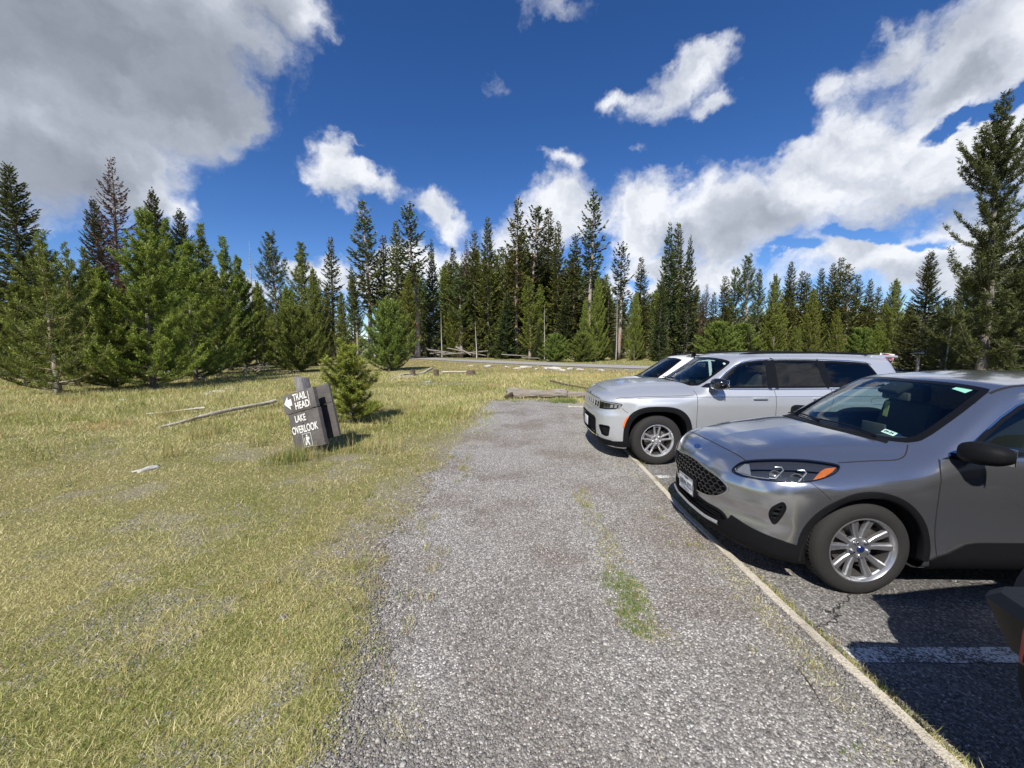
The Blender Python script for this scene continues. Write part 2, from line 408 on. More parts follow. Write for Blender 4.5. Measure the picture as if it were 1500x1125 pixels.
def mat_concrete():
    m, t, b = new_mat('concrete_mat'); co = t.node('ShaderNodeNewGeometry').outputs['Position']
    n = t.noise(co, 30, 6, .7); n2 = t.noise(co, 2.5, 4, .6); v = t.node('ShaderNodeTexVoronoi'); t.put(v.inputs['Vector'], co); v.inputs['Scale'].default_value = 110
    c = t.mix(n, (.42, .37, .28), (.68, .62, .50)); c = t.mix(t.smooth(n2, .45, .7, 0, .6), c, (.24, .21, .15))
    s2 = t.node('ShaderNodeSeparateColor'); t.l.new(v.outputs['Color'], s2.inputs[0])
    c = t.mix(t.math('MULTIPLY', t.smooth(s2.outputs[0], .8, .9), .5), c, (.15, .13, .12))
    t.put(b.inputs['Base Color'], c); b.inputs['Roughness'].default_value = .9; bump(t, b, t.math('ADD', n, v.outputs['Distance']), .7, .006); return m
M_GRAVEL, M_GROUND, M_ASPH, M_LINE, M_CONC = mat_gravel(), mat_ground(), mat_asphalt(), mat_paint_line(), mat_concrete()

# --- ground sheet (one mesh to the horizon)
def axis(parts):
    out = []
    for a, b_, n in parts: out += list(np.linspace(a, b_, n, endpoint=False))
    return np.array(out + [parts[-1][1]])
gx = axis([(-3000, -200, 10), (-200, -40, 24), (-40, -12, 40), (-12, -6, 30), (-6, 2.4, 120), (2.4, 14, 30), (14, 60, 40), (60, 200, 18), (200, 3000, 10)])
gy = axis([(-2500, -30, 8), (-30, 0, 12), (0, 1, 4), (1, 8, 120), (8, 20, 90), (20, 60, 90), (60, 160, 40), (160, 3500, 14)])
GX, GY = np.meshgrid(gx, gy)
def terrain(x, y):
    z = .05 * (fbm(x * .25, y * .25, 51, 3) - .5) * sstep(13.5, 17, y)
    z = z + .03 * (fbm(x * .9, y * .9, 53, 3) - .5) * sstep(-1.9, -2.6, x) * (y < 60)
    lot = sstep(1.98, 2.03, x - curb_x(y) + 1.93) * sstep(11.55, 11.45, y)
    z = z - .045 * lot
    rd = road_d(x, y); z = z * (1 - sstep(3.4, 2.6, np.abs(rd)) * (y > 15)) 
    return z
GZ = terrain(GX, GY)
n0, n1 = GX.shape
V = np.stack([GX.ravel(), GY.ravel(), GZ.ravel()], 1)
idx = np.arange(n0 * n1).reshape(n0, n1)
F = np.stack([idx[:-1, :-1].ravel(), idx[:-1, 1:].ravel(), idx[1:, 1:].ravel(), idx[1:, :-1].ravel()], 1)
me = faces_mesh('ground', V, F)
gcov = grass_cover(GX.ravel(), GY.ravel()); set_col(me, np.stack([gcov, gcov, gcov], 1))
tag(link('ground', me, M_GROUND), kind='structure')

# --- gravel path: a sheet with a ragged edge, 4 mm above the ground
ys = np.arange(-3, 13.2, .06)
L = []
for y in ys:
    xs = np.linspace(-2.6, 1.4, 400); d = path_in(xs, np.full_like(xs, y))
    inside = np.where(d > 0.05)[0]
    L.append(xs[inside[0]] if len(inside) else None)
V = []; F = []; rows = []
for y, lx in zip(ys, L):
    if lx is None: continue
    rx = float(curb_x(y)) - .002 if y < 11.38 else 2.3 - max(0, y - 12.2) * 1.2
    if y > 11.38: rx = min(rx, 2.3)
    if rx < lx + .1: continue
    rows.append(len(V)); k = 10
    for i in range(k + 1):
        V.append((lx + (rx - lx) * i / k, y, .004))
for a, b_ in zip(rows[:-1], rows[1:]):
    for i in range(k): F.append((a + i, a + i + 1, b_ + i + 1, b_ + i))
V = np.array(V); V[:, 2] += .012 * fbm(V[:, 0] * 2, V[:, 1] * 2, 61, 2) * (np.tile(np.arange(k + 1), len(rows)) % k != 0)
tag(link('gravel_path', faces_mesh('gravel_path', V, F), M_GRAVEL), kind='structure')

# --- asphalt lot, painted stripes, curb, road beyond
LOTZ = -.045
mb = MB(); yy = list(np.linspace(-12, 11.42, 40)); vs = []
for y in yy: vs += [(float(curb_x(y)) + .06, y, LOTZ + .004), (7, y, LOTZ + .004), (26, y, LOTZ + .004)]
fs = [f for i in range(len(yy) - 1) for f in ((3 * i, 3 * i + 1, 3 * i + 4, 3 * i + 3), (3 * i + 1, 3 * i + 2, 3 * i + 5, 3 * i + 4))]
mb.add(vs, fs); tag(mb.build('parking_lot', M_ASPH, smooth=False), kind='structure')
for yline in (2.155, 5.35, 8.5):
    m2 = MB(); x0 = float(curb_x(yline)) + .16
    n = 40; vs = []; 
    for i in range(n + 1):
        x = x0 + (5.0) * i / n; j = .004 * math.sin(i * 2.3)
        vs += [(x, yline - .058 + j, LOTZ + .008), (x, yline + .058 - j, LOTZ + .008)]
    m2.add(vs, [(2 * i, 2 * i + 2, 2 * i + 3, 2 * i + 1) for i in range(n)])
    tag(m2.build('parking_stripe', M_LINE, smooth=False), kind='structure')
# curb in cast lengths with joints
def curb_piece(y0, y1):
    m = MB(); n = max(2, int((y1 - y0) / .12)); vs = []; w_ = .066
    for i in range(n + 1):
        y = y0 + (y1 - y0) * i / n; x = float(curb_x(y)); e = .004 * (vnoise(y * 9, 3.1, 71) - .5); f = .006 * (vnoise(y * 14, 8.1, 72) - .5)
        for (dx, dz) in ((0, -.08), (0 + e, .008), (.008, .016), (w_ - .008 + f, .015 + e), (w_ + f, .006), (w_, -.08)):
            vs.append((x + dx, y, dz))
    fs = [(6 * i + k, 6 * i + k + 1, 6 * i + k + 7, 6 * i + k + 6) for i in range(n) for k in range(5)] + [tuple(range(6)), tuple(range(6 * n + 5, 6 * n - 1, -1))]
    m.add(vs, fs); return m
mb = MB(); y = -6.0
while y < 11.3:
    y1 = min(y + 2.4, 11.36); c_ = curb_piece(y, y1 - .012); mb.add(c_.v, c_.f); y = y1
mb.box((1.95, 11.46, -.02), (.52, .17, .10), bev=.012)
mb.box((5.2, 11.46, -.02), (5.9, .15, .08), bev=.012)
tag(mb.build('curb', M_CONC), 'thin worn pale concrete curb edging the gravel path by the parked cars', 'curb', kind='structure')
m, t, b = new_mat('road_mat'); co = t.node('ShaderNodeNewGeometry').outputs['Position']
c = t.mix(t.noise(co, 8, 5, .6), (.26, .25, .24), (.36, .345, .33)); t.put(b.inputs['Base Color'], t.mix(t.smooth(t.noise(co, .4, 4), .45, .7, 0, .5), c, (.30, .26, .21))); b.inputs['Roughness'].default_value = .9
M_ROAD = m
xs = np.linspace(-75, 110, 150); vs = []
rx_ = [p[0] for p in ROAD]; ry_ = [p[1] for p in ROAD]
def road_y(x): return float(np.mean([np.interp(x + d, rx_, ry_) for d in (-4, -2, 0, 2, 4)]))
for x in xs:
    s_ = (road_y(x + 1) - road_y(x - 1)) / 2; nrm = Vector((-s_, 1)).normalized()
    for k in (-2.45, 0, 2.45): vs.append((x + nrm.x * k, road_y(x) + nrm.y * k, .062 - abs(k) * .008))
mb = MB(); mb.add(vs, [f for i in range(len(xs) - 1) for f in ((3 * i, 3 * i + 3, 3 * i + 4, 3 * i + 1), (3 * i + 1, 3 * i + 4, 3 * i + 5, 3 * i + 2))])
tag(mb.build('road', M_ROAD), kind='structure')

# --- grass: short straw-green blades, one object
m, t, b = new_mat('grass_mat'); a_ = t.node('ShaderNodeAttribute', attribute_name='col')
t.l.new(a_.outputs['Color'], b.inputs['Base Color']); b.inputs['Roughness'].default_value = .6; b.inputs['Specular IOR Level'].default_value = .25
tr = t.node('ShaderNodeBsdfTranslucent'); t.l.new(a_.outputs['Color'], tr.inputs['Color'])
mx = t.node('ShaderNodeMixShader'); mx.inputs[0].default_value = .3; t.l.new(b.outputs[0], mx.inputs[1]); t.l.new(tr.outputs[0], mx.inputs[2])
t.l.new(mx.outputs[0], m.node_tree.nodes['Material Output'].inputs['Surface']); M_GRASS = m

def scatter(n, ymin, ymax, power=2.0, xl=-1.85, xr=1.45):
    """points spread so that the density falls with distance from the path's near end"""
    u = RNG.random(n)
    y = 1 / (1 / ymin + u * (1 / ymax - 1 / ymin)) if power == 2 else ymin * (ymax / ymin) ** u
    x = (xl + (xr - xl) * RNG.random(n)) * (y + .35)
    return x, y
def blades(name, x, y, length, width, tilt, col, seg=2, z0=None, tipcol=None):
    n = len(x); az = RNG.random(n) * 2 * np.pi; tl = tilt
    z = terrain(x, y) if z0 is None else z0
    base = np.stack([x, y, z], 1)
    d = np.stack([np.cos(az) * np.sin(tl), np.sin(az) * np.sin(tl), np.cos(tl)], 1)
    fa = RNG.random(n) * np.pi; side = np.stack([np.cos(fa), np.sin(fa), np.zeros(n)], 1) * (width / 2)[:, None]
    if seg == 1:
        V = np.stack([base - side, base + side, base + d * length[:, None]], 1).reshape(-1, 3)
        F = np.arange(3 * n).reshape(n, 3); C = np.repeat(col, 3, axis=0)
        me = faces_mesh(name, V, F)
    else:
        mid = base + d * (length * .5)[:, None]; droop = RNG.random(n) * .7 * length * np.sin(tl + .3)
        bend = (RNG.random((n, 3)) - .5) * (length * .35)[:, None]; bend[:, 2] = 0
        tip = base + d * length[:, None] + bend; tip[:, 2] = np.maximum(tip[:, 2] - droop * .6, z + .003)
        V = np.stack([base - side, base + side, mid - side * .85, mid + side * .85, tip], 1).reshape(-1, 3)
        i = np.arange(n) * 5
        loops = np.stack([i, i + 1, i + 3, i + 2, i + 2, i + 3, i + 4], 1).ravel()
        st = np.stack([np.arange(n) * 7, np.arange(n) * 7 + 4], 1).ravel(); to = np.tile([4, 3], n)
        C = np.repeat(col, 5, axis=0); me = np_mesh(name, V, loops, st, to)
    set_col(me, C); return me
def grass_color(x, y, g):
    n = len(x); r = RNG.random(n)
    big = fbm(x * .45, y * .45, 81, 4) ; mid = fbm(x * 2.2, y * 2.2, 83, 4)
    dry = np.clip(.62 + (big - .5) * 2.0 + (mid - .5) * 1.8 + sstep(5, 16, y) * .04, 0.05, .95)
    dry = dry * (1 - .75 * np.exp(-(((x + 3.1) / .6) ** 2 + ((y - 5.9) / .8) ** 2)))
    dry = dry * (1 - .85 * np.exp(-(((x - .83) / .2) ** 2 + ((y - 2.66) / .35) ** 2)))
    dry = dry * (1 - .8 * np.exp(-(((x + 1.05) / .22) ** 2 + ((y - 2.3) / .35) ** 2)))
    beyond = (road_d(x, y) > 2.2) & (y > 20); dry = np.where(beyond, dry * .35, dry)
    fringe = np.exp(-((road_d(x, y) + 7) / 5.) ** 2) * (y > 13); dry = np.clip(dry + fringe * .55, 0, 1); gold = (fringe > .35) & (RNG.random(n) < .5)
    dry = .20 + .80 * dry + .26 * sstep(4.2, 1.6, y); dry = dry * (1 - .9 * np.exp(-(((x - .83) / .2) ** 2 + ((y - 2.66) / .35) ** 2))); isdry = r < dry
    green = np.stack([.135 + .10 * RNG.random(n), .168 + .10 * RNG.random(n), .035 + .03 * RNG.random(n)], 1)
    q_ = RNG.random(n); straw = np.stack([.41 + .22 * q_, .365 + .20 * q_, .175 + .13 * q_], 1)
    red = fbm(x * .8, y * .8, 85, 3); rr = (RNG.random(n) < sstep(.55, .75, red) * .55 * (y > 5.5))
    straw = np.where(rr[:, None], np.stack([.40 + .1 * r, .25 + .05 * r, .13 + .03 * r], 1), straw)
    straw = np.where(gold[:, None], np.stack([.50 + .1 * r, .36 + .08 * r, .14 + .04 * r], 1), straw)
    olive = np.stack([.245 + .11 * r, .25 + .10 * r, .075 + .03 * r], 1)
    c = np.where(isdry[:, None], straw, green); c = np.where((RNG.random(n) < .34)[:, None], olive, c); c = np.clip(c * (.92 + .66 * RNG.random((n, 1))), 0, .9)
    return c
meshes = []
def join_meshes(name, ms, mat):
    bm = None
    Vs = []; Ls = []; Ss = []; Ts = []; Cs = []; vo = lo = 0
    for me in ms:
        nv = len(me.vertices); v = np.empty(nv * 3, np.float32); me.vertices.foreach_get('co', v)
        nl = len(me.loops); l = np.empty(nl, np.int32); me.loops.foreach_get('vertex_index', l)
        np_ = len(me.polygons); s = np.empty(np_, np.int32); tt = np.empty(np_, np.int32); me.polygons.foreach_get('loop_start', s); me.polygons.foreach_get('loop_total', tt)
        c = np.empty(nv * 4, np.float32); me.color_attributes['col'].data.foreach_get('color', c)
        Vs.append(v.reshape(-1, 3)); Ls.append(l + vo); Ss.append(s + lo); Ts.append(tt); Cs.append(c.reshape(-1, 4)); vo += nv; lo += nl
        bpy.data.meshes.remove(me)
    me = np_mesh(name, np.vstack(Vs), np.concatenate(Ls), np.concatenate(Ss), np.concatenate(Ts)); set_col(me, np.vstack(Cs))
    me.materials.append(mat); return me
def keep(x, y, g, f=1.0): return RNG.random(len(x)) < g * f
# close lawn
x, y = scatter(int(1250000 * DENS), 1.05, 9.5, 2)
g = grass_cover(x, y); k = keep(x, y, g); x, y, g = x[k], y[k], g[k]; n = len(x)
tall = sstep(4.5, 9.0, y) * sstep(-1.6, -3.0, x)
ln = (.016 + .042 * RNG.random(n) ** 1.8) * (1 + 1.5 * tall) * (.6 + .8 * fbm(x * 3, y * 3, 87, 3)); stray = RNG.random(n) < .03; ln = np.where(stray, ln * 2.2, ln)
meshes.append(blades('g', x, y, ln, np.maximum(.0016 + .0018 * RNG.random(n), .0010 * y), .45 + 1.05 * RNG.random(n) ** .8, grass_color(x, y, g), 2))
# middle distance meadow
x, y = scatter(int(680000 * DENS), 4.6, 26, 1)
g = grass_cover(x, y); k = keep(x, y, g * np.clip((y - 4.6) / 5.5, 0, 1) ** 1.3); x, y, g = x[k], y[k], g[k]; n = len(x)
hgt = fbm(x * .5, y * .5, 89, 3)
ln = (.05 + .17 * RNG.random(n) ** 1.5) * (.5 + .9 * hgt) * (.30 + .70 * sstep(5.5, 12, y)) * (.5 + .5 * sstep(-1.0, -2.2, x - sstep(9, 13, y) * 40)); 
meshes.append(blades('g', x, y, ln, np.maximum(.004, .0010 * y) * (.8 + .5 * RNG.random(n)), (.25 + .9 * RNG.random(n)), grass_color(x, y, g), 1))
# far meadow and verge
x, y = scatter(int(290000 * DENS), 20, 100, 1)
g = grass_cover(x, y); k = keep(x, y, g); x, y, g = x[k], y[k], g[k]; n = len(x)
ln = (.022 + .05 * RNG.random(n)) * (1 + 1.2 * sstep(3, 8, road_d(x, y))); meshes.append(blades('g', x, y, ln, .0011 * y * (.8 + .5 * RNG.random(n)), .1 + .5 * RNG.random(n), grass_color(x, y, g), 1))
# tufts: round the sign, along the curb, seed heads in the meadow
def tuft(cx, cy, r, n, l0, l1, green=.5, wd=.004, z=0):
    a = RNG.random(n) * 2 * np.pi; q = r * np.sqrt(RNG.random(n)); x = cx + q * np.cos(a); y = cy + q * np.sin(a)
    c = np.where((RNG.random(n) < green)[:, None], np.stack([.09 + .08 * RNG.random(n), .16 + .09 * RNG.random(n), .03 + .02 * RNG.random(n)], 1), np.stack([.42 + .15 * RNG.random(n), .36 + .12 * RNG.random(n), .15 + .07 * RNG.random(n)], 1))
    meshes.append(blades('g', x, y, l0 + (l1 - l0) * RNG.random(n), np.full(n, wd), .05 + .5 * RNG.random(n), c, 2, z0=np.full(n, z)))
sb = ground(452, 668)
for (dx, dy, r_, n_, a_, b_, g_) in ((-.02, -.18, .2, 260, .10, .36, .6), (-.12, -.34, .25, 300, .10, .38, .65), (-.30, -.42, .22, 200, .08, .30, .6), (-.36, .0, .3, 160, .06, .24, .35), (.16, -.15, .2, 130, .1, .36, .15), (.35, .2, .3, 200, .06, .2, .4), (0, -.55, .3, 160, .05, .2, .5)):
    tuft(sb.x + dx, sb.y + dy, r_, n_, a_, b_, g_)
for q in np.arange(1.15, 11.2, .055):
    dn = float(fbm(q * .9, 4.4, 91, 3))
    if dn > .42: tuft(float(curb_x(q)) + .085 + .03 * random.random(), q, .035, int(26 * (dn - .3) * 2.4 * (1.6 if q < 4 else .8)), .02, .06 + .09 * dn * random.random(), .35, .0028, -.03)
for _ in range(26): tuft(float(curb_x(1.2)) - .2 - .3 * random.random() ** 2, 1.2 + 8 * random.random() ** 1.6, .03, 22, .015, .05, .5, .003, .008)
for _ in range(70): tuft(-.6 - 1.6 * random.random(), 1.3 + 5 * random.random(), .07, 34, .03, .13, .35, .003)
for _ in range(160):
    Yt = 6 + 14 * random.random(); tuft((-1.2 * random.random() - .35) * Yt, Yt, .15, 40, .1, .45, .35, .005)
for (px, py) in ((330, 590), (250, 610), (420, 560), (380, 575), (300, 640), (560, 660), (600, 600)):
    gp = ground(px, py); tuft(gp.x, gp.y, .35, 260, .15, .42, .15, .005)
for _ in range(30): tuft(-.5 + 2.3 * random.random(), 12.45 + .3 * random.random(), .08, 30, .03, .14, .6, .004)
for _ in range(14): tuft(1.3 + .7 * random.random(), 12.1 + .5 * random.random(), .12, 60, .08, .22, .85, .005)
for _ in range(240):
    a = random.random() * 6.283; q = random.random() ** .6; cx_, cy_ = .83 + .15 * q * math.cos(a), 2.62 + .40 * q * math.sin(a)
    if fbm(np.array([cx_ * 6]), np.array([cy_ * 6]), 95, 3)[0] > .38: tuft(cx_, cy_, .025, 20, .010, .030, .85, .0028, .008)
for _ in range(330):
    cy_ = random.uniform(2.2, 4.8); cx_ = .86 + random.gauss(0, .065)
    if fbm(np.array([cx_ * 6]), np.array([cy_ * 4]), 96, 3)[0] > .45: tuft(cx_, cy_, .03, 12, .01, .03, .3, .0035, .008)
me = join_meshes('grass', meshes, M_GRASS)
tag(link('grass', me, M_GRASS, smooth=False), 'dry yellow and green meadow grass left of the gravel path and along the curb', 'grass', kind='stuff')

# --- loose stones of the path, one object
m, t, b = new_mat('stone_mat'); a_ = t.node('ShaderNodeAttribute', attribute_name='col'); co = t.node('ShaderNodeNewGeometry').outputs['Position']
t.put(b.inputs['Base Color'], t.mix(t.noise(co, 300, 3), a_.outputs['Color'], (.12, .11, .10))); b.inputs['Roughness'].default_value = .85; M_STONE = m
def stones(name, x, y, size, z):
    n = len(x); base = np.array([(-1, -1, -.7), (1, -1, -.7), (1, 1, -.7), (-1, 1, -.7), (-.8, -.7, .7), (.7, -.8, .6), (.8, .7, .7), (-.7, .8, .55)]) * .5
    Fq = np.array([(0, 3, 2, 1), (4, 5, 6, 7), (0, 1, 5, 4), (1, 2, 6, 5), (2, 3, 7, 6), (3, 0, 4, 7)])
    B = base[None] * (1 + .55 * (RNG.random((n, 8, 3)) - .5)) * (size[:, None] * (.65 + .7 * RNG.random((n, 3))))[:, None, :]
    a = RNG.random(n) * 6.283; ca, sa = np.cos(a), np.sin(a); bx = RNG.random(n) * 1.6 - .8; cb, sb_ = np.cos(bx), np.sin(bx)
    X = B[..., 0]; Y_ = B[..., 1] * cb[:, None] - B[..., 2] * sb_[:, None]; Z = B[..., 1] * sb_[:, None] + B[..., 2] * cb[:, None]
    P = np.stack([X * ca[:, None] - Y_ * sa[:, None] + x[:, None], X * sa[:, None] + Y_ * ca[:, None] + y[:, None], Z * .75 + (z + size * .12)[:, None]], 2)
    F = (Fq[None] + (np.arange(n) * 8)[:, None, None]).reshape(-1, 4)
    r = RNG.random(n); v = np.where(r < .13, .52 + .22 * RNG.random(n), np.where(r < .3, .07 + .05 * RNG.random(n), .17 + .21 * RNG.random(n)))
    c = np.stack([v * (1.02 + .05 * (RNG.random(n))), v * .985, v * (.86 + .08 * RNG.random(n))], 1)
    me = faces_mesh(name, P.reshape(-1, 3), F); set_col(me, np.repeat(c, 8, axis=0)); return me
ms = []
x, y = scatter(int(5000 * DENS), 1.05, 9, 2, -.6, 1.3); d = path_in(x, y); k = (d > 0) & (x < curb_x(y)) & (y < 12.6); x, y = x[k], y[k]; ms.append(stones('s', x, y, .012 + .010 * RNG.random(len(x)) ** 2, np.full(len(x), .008)))
x, y = scatter(int(150000 * DENS), 1.05, 6.5, 2, -.6, 1.45)
d = path_in(x, y); k = (d > -.25) & (x < curb_x(y) - .0) & (RNG.random(len(x)) < sstep(-.3, .2, d)) & (y < 12.7); x, y = x[k], y[k]
ms.append(stones('s', x, y, np.maximum(.0055 + .0085 * RNG.random(len(x)) ** 2.2, .0022 * y), np.full(len(x), .008)))
x, y = scatter(int(46000 * DENS), 1.05, 7, 2, -1.4, .0)   # stones showing in the worn lawn
g = grass_cover(x, y); d = path_in(x, y); k = (g < .5) & (d < .1); x, y = x[k], y[k]; ms.append(stones('s', x, y, .005 + .010 * RNG.random(len(x)) ** 2, terrain(x, y)))
x, y = scatter(int(26000 * DENS), 1.2, 5, 2, .5, 1.45)     # grit on the asphalt
k = (x > curb_x(y) + .08) & (RNG.random(len(x)) < np.exp(-(x - curb_x(y)) / .55)); x, y = x[k], y[k]; ms.append(stones('s', x, y, .004 + .008 * RNG.random(len(x)) ** 2, np.full(len(x), LOTZ + .006)))
me = join_meshes('gravel', ms, M_STONE)
tag(link('gravel', me, M_STONE, smooth=False), 'loose grey and white gravel stones strewn over the path', 'gravel', kind='stuff')

# ------------------------------------------------------------------ trees
def mat_foliage(name, hue_shift=0.0, trans=.22):
    m, t, b = new_mat(name); a_ = t.node('ShaderNodeAttribute', attribute_name='col')
    oi = t.node('ShaderNodeObjectInfo'); h = t.node('ShaderNodeHueSaturation')
    t.put(h.inputs['Hue'], t.math('MULTIPLY_ADD', oi.outputs['Random'], .03, .470 + hue_shift))
    t.put(h.inputs['Value'], t.math('MULTIPLY_ADD', oi.outputs['Random'], .55, 1.22))
    t.l.new(a_.outputs['Color'], h.inputs['Color'])
    t.l.new(h.outputs[0], b.inputs['Base Color']); b.inputs['Roughness'].default_value = .5; b.inputs['Specular IOR Level'].default_value = .18
    tr = t.node('ShaderNodeBsdfTranslucent'); t.l.new(h.outputs[0], tr.inputs['Color'])
    mx = t.node('ShaderNodeMixShader'); mx.inputs[0].default_value = trans; t.l.new(b.outputs[0], mx.inputs[1]); t.l.new(tr.outputs[0], mx.inputs[2])
    t.l.new(mx.outputs[0], m.node_tree.nodes['Material Output'].inputs['Surface']); return m
def mat_bark(name, c1, c2, patch=None):
    m, t, b = new_mat(name); co = t.node('ShaderNodeTexCoord').outputs['Object']
    mp = t.node('ShaderNodeMapping'); t.put(mp.inputs[0], co); mp.inputs['Scale'].default_value = (14, 14, 3)
    n = t.noise(mp.outputs[0], 1.6, 6, .7); c = t.mix(t.smooth(n, .35, .65), c1, c2)
    if patch: c = t.mix(t.smooth(t.noise(co, .8, 4), .45, .62), c, patch)
    t.put(b.inputs['Base Color'], c); b.inputs['Roughness'].default_value = .9; bump(t, b, n, .8, .02); return m
M_SPR = mat_foliage('spruce_needles_mat'); M_PIN = mat_foliage('pine_needles_mat'); M_DRY = mat_foliage('dry_needles_mat', 0, .1)
M_BARK = mat_bark('grey_bark_mat', (.10, .085, .07), (.26, .235, .20)); M_BARKP = mat_bark('pale_bark_mat', (.20, .17, .14), (.42, .39, .34), (.36, .20, .12))
M_DEAD = mat_bark('dead_wood_mat', (.26, .24, .22), (.52, .49, .45))

